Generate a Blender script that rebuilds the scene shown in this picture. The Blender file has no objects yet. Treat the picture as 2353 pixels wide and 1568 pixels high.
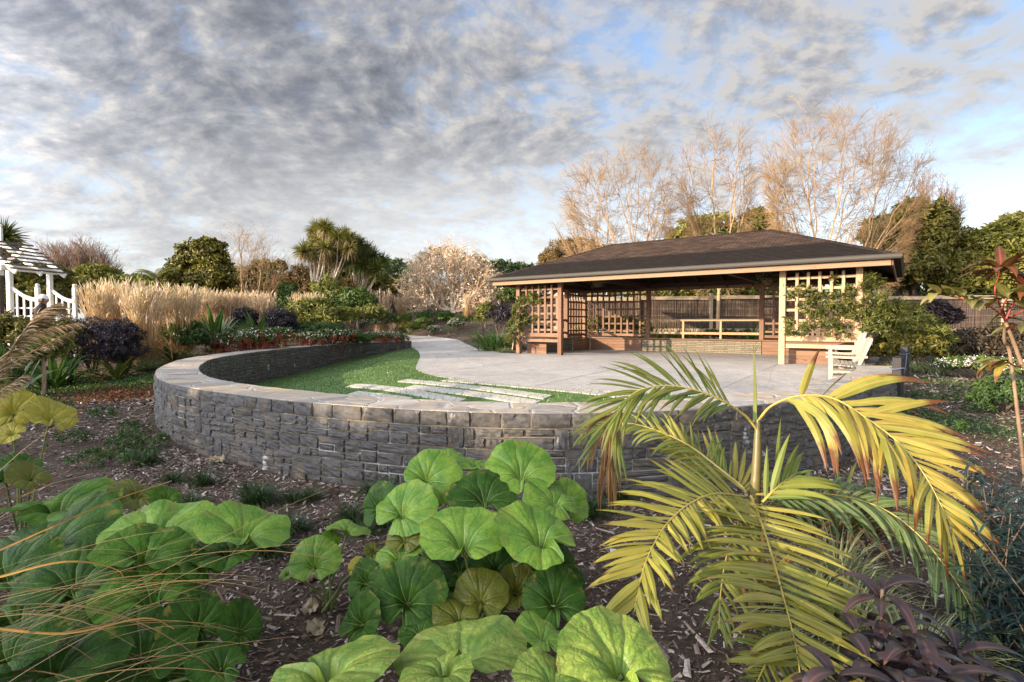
import bpy, math
import numpy as np
rng = np.random.default_rng(11)
PI = math.pi
scene = bpy.context.scene
COL = scene.collection
# ------------------------------------------------------------------ camera
F, CZ, TILT = 1250.0, 1.05, math.radians(1.84)      # focal length in pixels of a 2353 x 1568 picture
cam_d = bpy.data.cameras.new("camera"); cam = bpy.data.objects.new("camera", cam_d); COL.objects.link(cam)
cam.location = (0, 0, CZ); cam.rotation_euler = (PI/2 - TILT, 0, 0)
cam_d.sensor_width = 36; cam_d.lens = 36*F/2353; cam_d.clip_start = 0.05; cam_d.clip_end = 3000
scene.camera = cam
# ------------------------------------------------------------------ sun, sky, exposure
SUN_EL, SUN_AZ = math.radians(11), (-0.88, -0.475)
sv = np.array([SUN_AZ[0]*math.cos(SUN_EL), SUN_AZ[1]*math.cos(SUN_EL), math.sin(SUN_EL)])
sun_d = bpy.data.lights.new("sun", 'SUN'); sun_o = bpy.data.objects.new("sun", sun_d); COL.objects.link(sun_o)
sun_d.energy = 4.3; sun_d.angle = math.radians(0.6); sun_d.color = (1.0, 0.78, 0.53)
import mathutils
sun_o.rotation_euler = mathutils.Vector(tuple(sv)).to_track_quat('Z', 'Y').to_euler()
scene.view_settings.view_transform = 'Standard'; scene.view_settings.look = 'None'
scene.view_settings.gamma = 1; scene.view_settings.exposure = 1.28
try: scene.view_settings.use_curve_mapping = False
except Exception: pass

class NT:
    def __init__(s, tree): s.t = tree; tree.nodes.clear()
    def n(s, typ, ins=None, **props):
        nd = s.t.nodes.new(typ)
        for k, v in props.items(): setattr(nd, k, v)
        for k, v in (ins or {}).items():
            sk = nd.inputs[k]
            if isinstance(v, bpy.types.NodeSocket): s.t.links.new(v, sk)
            elif isinstance(v, bpy.types.Node): s.t.links.new(v.outputs[0], sk)
            else:
                if isinstance(v, (tuple, list)) and len(v) == 3 and sk.type == 'RGBA': v = (*v, 1)
                sk.default_value = v
        return nd
    def m(s, op, a, b=0.0, c=0.0, clamp=False): return s.n('ShaderNodeMath', {0: a, 1: b, 2: c}, operation=op, use_clamp=clamp).outputs[0]
    def mix(s, f, a, b, bt='MIX'):
        nd = s.n('ShaderNodeMix', {0: f, 6: a, 7: b}, data_type='RGBA', blend_type=bt); return nd.outputs[2]
    def ramp(s, f, stops, interp='LINEAR'):
        nd = s.n('ShaderNodeValToRGB', {0: f}); cr = nd.color_ramp; cr.interpolation = interp
        while len(cr.elements) < len(stops): cr.elements.new(0.5)
        for e, (p, c) in zip(cr.elements, stops):
            e.position = p; e.color = (*c, 1) if isinstance(c, (tuple, list)) else (c, c, c, 1)
        return nd.outputs[0]
    def mr(s, v, a, b, c=0.0, d=1.0): return s.n('ShaderNodeMapRange', {0: v, 1: a, 2: b, 3: c, 4: d}).outputs[0]
    def noise(s, vec, scale, detail=4, rough=0.55, dist=0.0):
        ins = {'Scale': scale, 'Detail': detail, 'Roughness': rough, 'Distortion': dist}
        if vec is not None: ins['Vector'] = vec
        return s.n('ShaderNodeTexNoise', ins).outputs[0]
    def mapv(s, vec, scale=(1, 1, 1), loc=(0, 0, 0)): return s.n('ShaderNodeMapping', {0: vec, 1: loc, 3: scale}).outputs[0]

def make_world():
    w = bpy.data.worlds.new("World"); scene.world = w; w.use_nodes = True
    g = NT(w.node_tree)
    dirv = g.n('ShaderNodeTexCoord').outputs['Generated']
    sp = g.n('ShaderNodeSeparateXYZ', {0: dirv}); X, Y, Z = sp.outputs
    zc = g.m('MAXIMUM', Z, 0.0)
    den = g.m('ADD', zc, 0.36)
    u = g.m('DIVIDE', X, den); v = g.m('DIVIDE', Y, den)
    uv = g.n('ShaderNodeCombineXYZ', {0: u, 1: v, 2: 0.0}).outputs[0]
    sky = g.n('ShaderNodeTexSky', sky_type='NISHITA', sun_disc=False, sun_elevation=SUN_EL,
              sun_rotation=math.atan2(SUN_AZ[0], SUN_AZ[1]), air_density=1.0, dust_density=0.6, ozone_density=1.5)
    warp = g.n('ShaderNodeTexNoise', {'Vector': uv, 'Scale': 1.6, 'Detail': 2.0}).outputs[1]
    uvw = g.n('ShaderNodeVectorMath', {0: uv, 1: g.n('ShaderNodeVectorMath', {0: warp, 3: 0.25}, operation='SCALE').outputs[0]}, operation='ADD').outputs[0]
    def density(p):
        big = g.noise(g.mapv(p, (0.8, 1.0, 1), (3.1, 1.7, 0)), 1.25, 3, 0.5)
        mid = g.noise(g.mapv(p, (1.0, 1.0, 1), (0.4, 5.2, 0)), 7.5, 7, 0.58)
        fine = g.noise(g.mapv(p, (1.0, 1.2, 1), (7.0, 2.0, 0)), 23.0, 5, 0.6)
        return g.m('ADD', g.m('ADD', g.m('MULTIPLY', big, 0.52), g.m('MULTIPLY', mid, 0.58)), g.m('MULTIPLY', fine, 0.27))
    d0 = density(uvw); d1 = density(g.n('ShaderNodeVectorMath', {0: uvw, 1: (SUN_AZ[0]*.03, SUN_AZ[1]*.03, 0)}, operation='ADD').outputs[0])
    # more cloud to the left and overhead, a clear pale band low in the middle
    dens = g.m('ADD', d0, g.m('MULTIPLY', X, -0.09))
    dens = g.m('ADD', dens, g.mr(Z, 0.05, 0.26, -0.10, 0.03))
    mask = g.ramp(g.mr(dens, 0.52, 0.84), [(0.0, 0.0), (0.30, 0.50), (0.62, 0.95), (1.0, 1.0)])
    edge = g.m('MULTIPLY', g.m('SUBTRACT', d0, d1), 3.8)
    thick = g.m('SUBTRACT', g.m('ADD', g.mr(dens, 0.62, 1.04), g.m('ADD', g.m('MULTIPLY', X, -.22), g.mr(Z, .2, .6, -.08, .16))), edge, clamp=True)
    ccol = g.ramp(thick, [(0.0, (0.84, 0.80, 0.76)), (0.30, (0.55, 0.55, 0.58)), (0.62, (0.345, 0.36, 0.41)), (1.0, (0.205, 0.225, 0.275))])
    # clouds lie lit towards the sun behind the camera
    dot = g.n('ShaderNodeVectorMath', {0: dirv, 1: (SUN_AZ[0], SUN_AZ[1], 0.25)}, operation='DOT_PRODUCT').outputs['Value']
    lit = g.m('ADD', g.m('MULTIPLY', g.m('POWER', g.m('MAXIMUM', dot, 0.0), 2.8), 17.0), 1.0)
    hz = g.ramp(Z, [(0.0, 1.0), (0.14, 0.92), (0.34, 0.0)])
    hx = g.mr(g.m('ABSOLUTE', g.m('SUBTRACT', X, 0.06)), 0.22, 0.85, 1.0, 0.15)
    ccol = g.mix(g.m('MULTIPLY', g.m('MULTIPLY', hz, hx), 0.96), ccol, (1.10, 1.10, 1.10, 1))
    blue = g.ramp(Z, [(0.0, (0.95, 0.97, 0.98)), (0.13, (0.86, 0.94, 1.04)), (0.30, (0.42, 0.58, 0.86)), (0.62, (0.15, 0.29, 0.60))])
    bg1 = g.n('ShaderNodeBackground', {0: sky, 1: 0.05})
    bg2 = g.n('ShaderNodeBackground', {0: blue, 1: 0.35})
    add = g.n('ShaderNodeAddShader', {0: bg1, 1: bg2})
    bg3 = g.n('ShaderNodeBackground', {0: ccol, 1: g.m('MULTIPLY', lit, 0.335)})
    mx = g.n('ShaderNodeMixShader', {0: mask, 1: add, 2: bg3})
    g.n('ShaderNodeOutputWorld', {0: mx})
make_world()

# ------------------------------------------------------------------ pixel -> place helpers (pixels of a 2353 x 1568 picture)
ct, st = math.cos(TILT), math.sin(TILT)
def ray(px, py):
    a, b = (px-1176.5)/F, -(py-784)/F
    return np.array([a, ct + b*st, -st + b*ct])
def at(px, py, d): return np.array([0, 0, CZ]) + ray(px, py)*d
def onz(px, py, z):
    r = ray(px, py); t = (z-CZ)/r[2]; return np.array([0, 0, CZ]) + r*t
def sstep(x): x = np.clip(x, 0, 1); return x*x*(3-2*x)
def nrm(v): return v/np.maximum(np.linalg.norm(v, axis=-1, keepdims=True), 1e-9)
def catmull(P, m):
    P = np.asarray(P, float); n = len(P)
    Q = np.vstack([2*P[0]-P[1], P, 2*P[-1]-P[-2]]); out = []
    ts = np.linspace(0, n-1, m)
    for t in ts:
        i = min(int(t), n-2); u = t-i; p0, p1, p2, p3 = Q[i:i+4]
        out.append(0.5*((2*p1)+(-p0+p2)*u+(2*p0-5*p1+4*p2-p3)*u*u+(-p0+3*p1-3*p2+p3)*u**3))
    return np.array(out)
def resample(P, m):
    s = np.r_[0, np.cumsum(np.linalg.norm(np.diff(P, axis=0), axis=1))]
    t = np.linspace(0, s[-1], m)
    return np.stack([np.interp(t, s, P[:, i]) for i in range(P.shape[1])], 1)
def inpoly(x, y, poly):
    x = np.asarray(x); ins = np.zeros(x.shape, bool); n = len(poly)
    for i in range(n):
        x1, y1 = poly[i]; x2, y2 = poly[(i+1) % n]
        c = ((y1 > y) != (y2 > y))
        with np.errstate(divide='ignore', invalid='ignore'):
            ins ^= c & (x < (x2-x1)*(y-y1)/(y2-y1+1e-12)+x1)
    return ins
def dpoly(x, y, poly, closed=True):
    x = np.asarray(x, float); d = np.full(x.shape, 1e9); n = len(poly)
    for i in range(n if closed else n-1):
        a = np.array(poly[i]); b = np.array(poly[(i+1) % n]); ab = b-a; l2 = ab@ab+1e-12
        t = np.clip(((x-a[0])*ab[0]+(y-a[1])*ab[1])/l2, 0, 1)
        d = np.minimum(d, np.hypot(x-a[0]-t*ab[0], y-a[1]-t*ab[1]))
    return d

# ------------------------------------------------------------------ mesh builder
class MB:
    def __init__(s): s.V = []; s.F = []; s.C = []; s.n = 0
    def add(s, V, Fa, C, mi=0):
        V = np.asarray(V, float).reshape(-1, 3); Fa = np.asarray(Fa, int)
        C = np.asarray(C, float)
        if C.ndim == 1: C = np.tile(C, (len(V), 1))
        s.V.append(V); s.C.append(C); s.F.append((Fa+s.n, mi)); s.n += len(V); return s
    def beam(s, A, B, w, h, up=(0, 0, 1), mi=0):
        A = np.asarray(A, float); B = np.asarray(B, float); d = B-A; L = np.linalg.norm(d); d = d/L
        up = np.asarray(up, float)
        if abs(d@up) > 0.98: up = np.array([0.0, 1.0, 0.0]) if abs(d[1]) < 0.9 else np.array([1.0, 0, 0])
        x = nrm(np.cross(d, up)); z = np.cross(x, d)
        V = [];C = []; o = rng.random(3)*40
        for l in (0, 1):
            for a, b in ((-1, -1), (1, -1), (1, 1), (-1, 1)):
                V.append(A+d*L*l+x*a*w/2+z*b*h/2); C.append((l*L+o[0], a*w/2+o[1], b*h/2+o[2]))
        Fq = [(0, 1, 2, 3), (7, 6, 5, 4), (0, 4, 5, 1), (1, 5, 6, 2), (2, 6, 7, 3), (3, 7, 4, 0)]
        return s.add(V, Fq, np.array(C), mi)
    def post(s, P, z0, z1, w, d, ax=(1, 0, 0), mi=0):
        P = np.asarray(P, float)
        return s.beam((P[0], P[1], z0), (P[0], P[1], z1), w, d, up=np.cross((0, 0, 1), ax), mi=mi)
    def strips(s, P, W, S, Rn=None, fold=0.0, mi=0, G=None):
        n, k, _ = P.shape
        if S.ndim == 2: S = np.repeat(S[:, None], k, 1)
        if Rn is None: Rn = rng.random(n)
        Rv = np.repeat(Rn[:, None], k, 1)
        Gv = np.repeat(np.linspace(0, 1, k)[None], n, 0) if G is None else G
        if fold:
            T = nrm(np.gradient(P, axis=1)); N = nrm(np.cross(T, S))
            rows = [(P+S*W[..., None]+N*(fold*W)[..., None], 1.0), (P, 0.5), (P-S*W[..., None]+N*(fold*W)[..., None], 0.0)]
        else: rows = [(P+S*W[..., None], 1.0), (P-S*W[..., None], 0.0)]
        m = len(rows)
        V = np.stack([r[0] for r in rows], 2)
        C = np.stack([np.stack([Rv, Gv, np.full_like(Rv, r[1])], -1) for r in rows], 2)
        idx = np.arange(n*k*m).reshape(n, k, m)
        q = np.stack([idx[:, :-1, :-1], idx[:, 1:, :-1], idx[:, 1:, 1:], idx[:, :-1, 1:]], -1).reshape(-1, 4)
        return s.add(V.reshape(-1, 3), q, C.reshape(-1, 3), mi)
    def tubes(s, P, Rr, sides=5, Rn=None, mi=0, cap=False):
        P = np.asarray(P, float); n, k, _ = P.shape
        T = nrm(np.gradient(P, axis=1)); ref = np.where(np.abs(T[..., 2:3]) > 0.9, np.array([1.0, 0, 0]), np.array([0, 0, 1.0]))
        ref = np.repeat(ref[:, :1], k, 1)
        N = nrm(np.cross(T, ref)); B = np.cross(T, N)
        a = np.arange(sides)*2*PI/sides
        V = P[:, :, None]+Rr[:, :, None, None]*(N[:, :, None]*np.cos(a)[None, None, :, None]+B[:, :, None]*np.sin(a)[None, None, :, None])
        if Rn is None: Rn = rng.random(n)
        C = np.stack(np.broadcast_arrays(Rn[:, None, None], np.linspace(0, 1, k)[None, :, None], (np.arange(sides)/sides)[None, None, :]), -1)
        idx = np.arange(n*k*sides).reshape(n, k, sides); nx = np.roll(idx, -1, 2)
        q = np.stack([idx[:, :-1], nx[:, :-1], nx[:, 1:], idx[:, 1:]], -1).reshape(-1, 4)
        s.add(V.reshape(-1, 3), q, C.reshape(-1, 3), mi)
        if cap and sides == 4: s.F.append((idx[:, -1]+s.n-n*k*sides, mi))
        return s
    def scatter(s, TV, TF, pos, Rm, sc, Rn=None, mi=0):
        n = len(pos); TV = np.asarray(TV, float); m = len(TV)
        sc = np.asarray(sc, float)
        if sc.ndim == 1: sc = np.repeat(sc[:, None], 3, 1)
        V = np.einsum('nij,nmj->nmi', Rm, TV[None]*sc[:, None])+pos[:, None]
        if Rn is None: Rn = rng.random(n)
        mn, mx = TV.min(0), TV.max(0); g = (TV[:, 0]-mn[0])/(mx[0]-mn[0]+1e-9); b = (TV[:, 1]-mn[1])/(mx[1]-mn[1]+1e-9)
        C = np.stack(np.broadcast_arrays(Rn[:, None], g[None], b[None]), -1)
        Fa = (np.asarray(TF)[None]+(np.arange(n)*m)[:, None, None]).reshape(-1, len(TF[0]))
        return s.add(V.reshape(-1, 3), Fa, C.reshape(-1, 3), mi)
    def lathe(s, c, prof, sides=12, mi=0):
        a = np.arange(sides)*2*PI/sides; prof = np.asarray(prof, float)
        V = np.stack([c[0]+prof[:, None, 0]*np.cos(a), c[1]+prof[:, None, 0]*np.sin(a), c[2]+np.repeat(prof[:, 1:2], sides, 1)], -1)
        k = len(prof); idx = np.arange(k*sides).reshape(k, sides); nx = np.roll(idx, -1, 1)
        q = np.stack([idx[:-1], nx[:-1], nx[1:], idx[1:]], -1).reshape(-1, 4)
        return s.add(V.reshape(-1, 3), q, (rng.random(), .5, .5), mi)
    def grid(s, V, C=None, mi=0):      # V [a,b,3]
        a, b, _ = V.shape; idx = np.arange(a*b).reshape(a, b)
        q = np.stack([idx[:-1, :-1], idx[1:, :-1], idx[1:, 1:], idx[:-1, 1:]], -1).reshape(-1, 4)
        return s.add(V.reshape(-1, 3), q, np.zeros(3) if C is None else C, mi)
    def build(s, name, mats, parent=None, org=None, smooth=False, bevel=0.0):
        if parent is not None: org = ORG[parent.name]
        if org is None: org = np.zeros(3)
        org = np.asarray(org, float)
        V = np.concatenate(s.V)-org; C = np.concatenate(s.C)
        me = bpy.data.meshes.new(name); me.vertices.add(len(V)); me.vertices.foreach_set('co', V.astype(np.float32).ravel())
        li = np.concatenate([f.ravel() for f, _ in s.F]).astype(np.int32)
        tot = np.concatenate([np.full(len(f), f.shape[1]) for f, _ in s.F]).astype(np.int32)
        mid = np.concatenate([np.full(len(f), mi) for f, mi in s.F]).astype(np.int32)
        stt = np.r_[0, np.cumsum(tot)[:-1]].astype(np.int32)
        me.loops.add(len(li)); me.loops.foreach_set('vertex_index', li)
        me.polygons.add(len(tot)); me.polygons.foreach_set('loop_start', stt); me.polygons.foreach_set('loop_total', tot)
        me.polygons.foreach_set('material_index', mid)
        me.polygons.foreach_set('use_smooth', np.full(len(tot), smooth))
        ca = me.color_attributes.new('vc', 'FLOAT_COLOR', 'POINT')
        ca.data.foreach_set('color', np.c_[C, np.ones(len(C))].astype(np.float32).ravel())
        me.update(calc_edges=True)
        for m in (mats if isinstance(mats, (list, tuple)) else [mats]): me.materials.append(m)
        o = bpy.data.objects.new(name, me); COL.objects.link(o)
        if parent is not None: o.parent = parent; ORG[o.name] = org
        else: o.location = org; ORG[o.name] = org
        if bevel:
            b = o.modifiers.new('bevel', 'BEVEL'); b.width = bevel; b.segments = 2; b.limit_method = 'ANGLE'
        return o
ORG = {}
def tag(o, label=None, cat=None, group=None, kind=None):
    if label: o['label'] = label
    if cat: o['category'] = cat
    if group: o['group'] = group
    if kind or cat: o['kind'] = kind or 'thing'
    return o
def thing(name, label, cat, loc, group=None):
    o = bpy.data.objects.new(name, None); COL.objects.link(o); o.location = tuple(loc); o.empty_display_size = 0.1
    ORG[o.name] = np.asarray(loc, float); return tag(o, label, cat, group)
def dup(o, loc=None, rotz=0.0, sc=1.0, label=None, parent=None):
    c = o.copy(); COL.objects.link(c)
    if parent is not None: c.parent = parent
    if loc is not None:
        c.location = tuple(loc); c.rotation_euler = (0, 0, rotz)
        c.scale = (sc, sc, sc) if np.isscalar(sc) else tuple(sc)
    if label: c['label'] = label
    for ch in [x for x in o.children]: dup(ch, parent=c)
    return c
ORD = ['first', 'second', 'third', 'fourth', 'fifth', 'sixth', 'seventh', 'eighth', 'ninth', 'tenth', 'eleventh', 'twelfth', 'thirteenth',
       'fourteenth', 'fifteenth', 'sixteenth', 'seventeenth', 'eighteenth', 'nineteenth', 'twentieth', 'twenty first', 'twenty second', 'twenty third', 'twenty fourth', 'twenty fifth', 'twenty sixth']
def rotm(n, up=None, spread=1.0):
    """random rotations; with up [n,3]: local z near up, random spin"""
    if up is None: z = nrm(rng.normal(size=(n, 3)))
    else: z = nrm(np.asarray(up)+rng.normal(size=(n, 3))*spread)
    x = nrm(np.cross(z, nrm(rng.normal(size=(n, 3))))); y = np.cross(z, x)
    return np.stack([x, y, z], -1)
def arcs(base, az, L, e0, droop, k=6, pw=1.5):
    n = len(L); t = np.linspace(0, 1, k)
    e = e0[:, None]-droop[:, None]*((t[None]+0.5/k)**pw); ds = (L/(k-1))[:, None]
    dx = np.cos(e)*ds; dz = np.sin(e)*ds
    h = np.cumsum(np.c_[np.zeros(n), dx[:, :-1]], 1); z = np.cumsum(np.c_[np.zeros(n), dz[:, :-1]], 1)
    P = base[:, None]+np.stack([h*np.cos(az)[:, None], h*np.sin(az)[:, None], z], -1)
    S = np.stack([-np.sin(az), np.cos(az), np.zeros(n)], -1)
    return P, S
U = lambda a, b, n=None: rng.uniform(a, b, n)
# leaf templates (x along, y across, z up), unit length
LEAF4 = (np.array([[0, 0, 0], [.5, .26, .06], [1, 0, -.04], [.5, -.26, .06]]), [(0, 1, 2, 3)])
LEAF6 = (np.array([[0, 0, 0], [.35, .2, .07], [.75, .16, .04], [1, 0, -.1], [.75, -.16, .04], [.35, -.2, .07], [.4, 0, 0], [.75, 0, -.03]]),
         [(0, 6, 1, 1), (1, 6, 7, 2), (2, 7, 3, 3), (0, 5, 6, 6), (6, 5, 4, 7), (7, 4, 3, 3)])
LEAF6 = (LEAF6[0], [(0, 6, 1), (1, 6, 7), (1, 7, 2), (2, 7, 3), (0, 5, 6), (6, 5, 4), (6, 4, 7), (7, 4, 3)])
LANCE = (np.array([[0, 0, 0], [.3, .12, .04], [.65, .11, .02], [1, 0, -.14], [.65, -.11, .02], [.3, -.12, .04], [.3, 0, 0], [.65, 0, -.03]]),
         [(0, 6, 1), (1, 6, 7), (1, 7, 2), (2, 7, 3), (0, 5, 6), (6, 5, 4), (6, 4, 7), (7, 4, 3)])
CHIP = (np.array([[0, -.5, 0], [1, -.35, .05], [.9, .4, 0], [.05, .5, .06], [.1, -.2, .45], [.85, .1, .4]]),
        [(0, 1, 5), (0, 5, 4), (1, 2, 5), (2, 3, 4), (2, 4, 5), (3, 0, 4)])
# ------------------------------------------------------------------ materials
def newmat(name):
    m = bpy.data.materials.new(name); m.use_nodes = True; return m, NT(m.node_tree)
def fin(g, m, sh, disp=None):
    g.n('ShaderNodeOutputMaterial', {0: sh}); return m
def VC(g):
    a = g.n('ShaderNodeAttribute', attribute_name='vc', attribute_type='GEOMETRY')
    sp = g.n('ShaderNodeSeparateColor', {0: a.outputs[0]}); return a.outputs[1], sp.outputs[0], sp.outputs[1], sp.outputs[2]
def leafmat(name, c1, c2, tip=None, tip0=0.8, base=None, rough=0.45, trans=0.22, mid=None, var=0.35, spec=0.35):
    m, g = newmat(name); _, r, gg, b = VC(g)
    col = g.mix(r, (*c1, 1), (*c2, 1))
    orr = g.n('ShaderNodeObjectInfo').outputs['Random']; col = g.mix(1.0, col, g.ramp(orr, [(0, (.84, .82, .78)), (.5, (1, .98, .95)), (1, (1.12, 1.12, 1.1))]), 'MULTIPLY')
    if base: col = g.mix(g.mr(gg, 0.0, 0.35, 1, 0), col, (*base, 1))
    ob = g.n('ShaderNodeTexCoord').outputs['Object']
    nz = g.noise(ob, 9.0, 3)
    col = g.mix(1.0, col, g.ramp(nz, [(0.3, 1-var), (0.7, 1+var*0.0 if var < .01 else 1.0)]), 'MULTIPLY')
    if mid: col = g.mix(g.mr(g.m('ABSOLUTE', g.m('SUBTRACT', b, 0.5)), 0.03, 0.14, 0.8, 0), col, (*mid, 1))
    if tip:
        nt = g.m('ADD', gg, g.m('MULTIPLY', g.m('SUBTRACT', g.noise(ob, 14, 2), 0.5), 0.35))
        col = g.mix(g.mr(nt, tip0, min(1.15, tip0+0.14)), col, (*tip, 1))
    p = g.n('ShaderNodeBsdfPrincipled', {'Base Color': col, 'Roughness': rough, 'Specular IOR Level': spec})
    if trans:
        tr = g.n('ShaderNodeBsdfTranslucent', {0: g.mix(1.0, col, (1.1, 1.15, 0.6, 1), 'MULTIPLY')})
        sh = g.n('ShaderNodeMixShader', {0: trans, 1: p, 2: tr})
    else: sh = p
    return fin(g, m, sh)
def barkmat(name, c1, c2, scale=14, bump=0.4):
    m, g = newmat(name); _, r, gg, b = VC(g); ob = g.n('ShaderNodeTexCoord').outputs['Object']
    nz = g.noise(g.mapv(ob, (1, 1, 0.35)), scale, 5, .65)
    col = g.mix(g.mr(nz, .35, .68), (*c1, 1), (*c2, 1))
    bp = g.n('ShaderNodeBump', {'Strength': bump, 'Distance': 0.02, 'Height': nz})
    return fin(g, m, g.n('ShaderNodeBsdfPrincipled', {'Base Color': col, 'Roughness': .85, 'Normal': bp.outputs[0]}))
def woodmat(name, c1, c2, c3, rough=0.65, knots=True, bump=0.25, grey=None):
    m, g = newmat(name); v, *_ = VC(g)
    g1 = g.noise(g.mapv(v, (1.2, 28, 28)), 1.0, 5, .6, .6)
    g2 = g.noise(g.mapv(v, (0.25, 0.6, 0.6)), 1.0, 2)
    g3 = g.noise(g.mapv(v, (3.0, 90, 90)), 1.0, 3)
    col = g.mix(g.mr(g1, .3, .7), (*c1, 1), (*c2, 1)); col = g.mix(g.mr(g2, .35, .68), col, (*c3, 1))
    col = g.mix(g.mr(g3, .5, .75, 0, .35), col, (*[c*.5 for c in c1], 1))
    if knots:
        vo = g.n('ShaderNodeTexVoronoi', {'Vector': g.mapv(v, (2.2, 9, 9)), 'Scale': 1.0}).outputs['Distance']
        col = g.mix(g.mr(vo, .07, .13, .85, 0), col, (*[c*.25 for c in c1], 1))
    if grey: col = g.mix(g.mr(g.noise(g.mapv(v, (1.5, 6, 6)), 1.0, 4), .48, .66), col, (*grey, 1))
    bp = g.n('ShaderNodeBump', {'Strength': bump, 'Distance': .004, 'Height': g1})
    return fin(g, m, g.n('ShaderNodeBsdfPrincipled', {'Base Color': col, 'Roughness': rough, 'Normal': bp.outputs[0], 'Specular IOR Level': .3}))
def plain(name, c, rough=.6, metal=0.0, var=.15, scale=6):
    m, g = newmat(name); ob = g.n('ShaderNodeTexCoord').outputs['Object']
    col = g.mix(g.noise(ob, scale, 4), (*[x*(1-var) for x in c], 1), (*[min(1, x*(1+var)) for x in c], 1))
    return fin(g, m, g.n('ShaderNodeBsdfPrincipled', {'Base Color': col, 'Roughness': rough, 'Metallic': metal}))

def stonemat(name, dark, light, warm):
    m, g = newmat(name); _, r, gg, b = VC(g); ob = g.n('ShaderNodeTexCoord').outputs['Object']
    nz = g.noise(ob, 22, 6, .65); n2 = g.noise(ob, 3.0, 3); n3 = g.noise(ob, 1.1, 2)
    col = g.mix(g.mr(nz, .3, .72), (*dark, 1), (*light, 1))
    col = g.mix(g.mr(r, .0, 1.0, 0, .55), col, (*[x*.62 for x in dark], 1))
    col = g.mix(g.m('MULTIPLY', g.mr(n2, .5, .7), g.mr(r, .4, .9)), col, (*warm, 1))
    # lime bloom weeping from the joints here and there
    wn = g.noise(g.mapv(ob, (5.5, 5.5, 2.2)), 1.0, 5, .7)
    sel = g.noise(g.mapv(ob, (1.3, 1.3, 2.4), (4.2, 1.1, .7)), 1.0, 2)
    col = g.mix(g.m('MULTIPLY', g.mr(wn, .60, .69), g.mr(sel, .53, .60)), col, (.62, .60, .58, 1))
    h = g.m('ADD', g.noise(ob, 20, 4, .5), g.m('MULTIPLY', g.n('ShaderNodeTexVoronoi', {'Vector': ob, 'Scale': 14.0}).outputs[0], .7))
    bp = g.n('ShaderNodeBump', {'Strength': .6, 'Distance': .014, 'Height': h})
    return fin(g, m, g.n('ShaderNodeBsdfPrincipled', {'Base Color': col, 'Roughness': .75, 'Normal': bp.outputs[0], 'Specular IOR Level': .35}))

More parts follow.
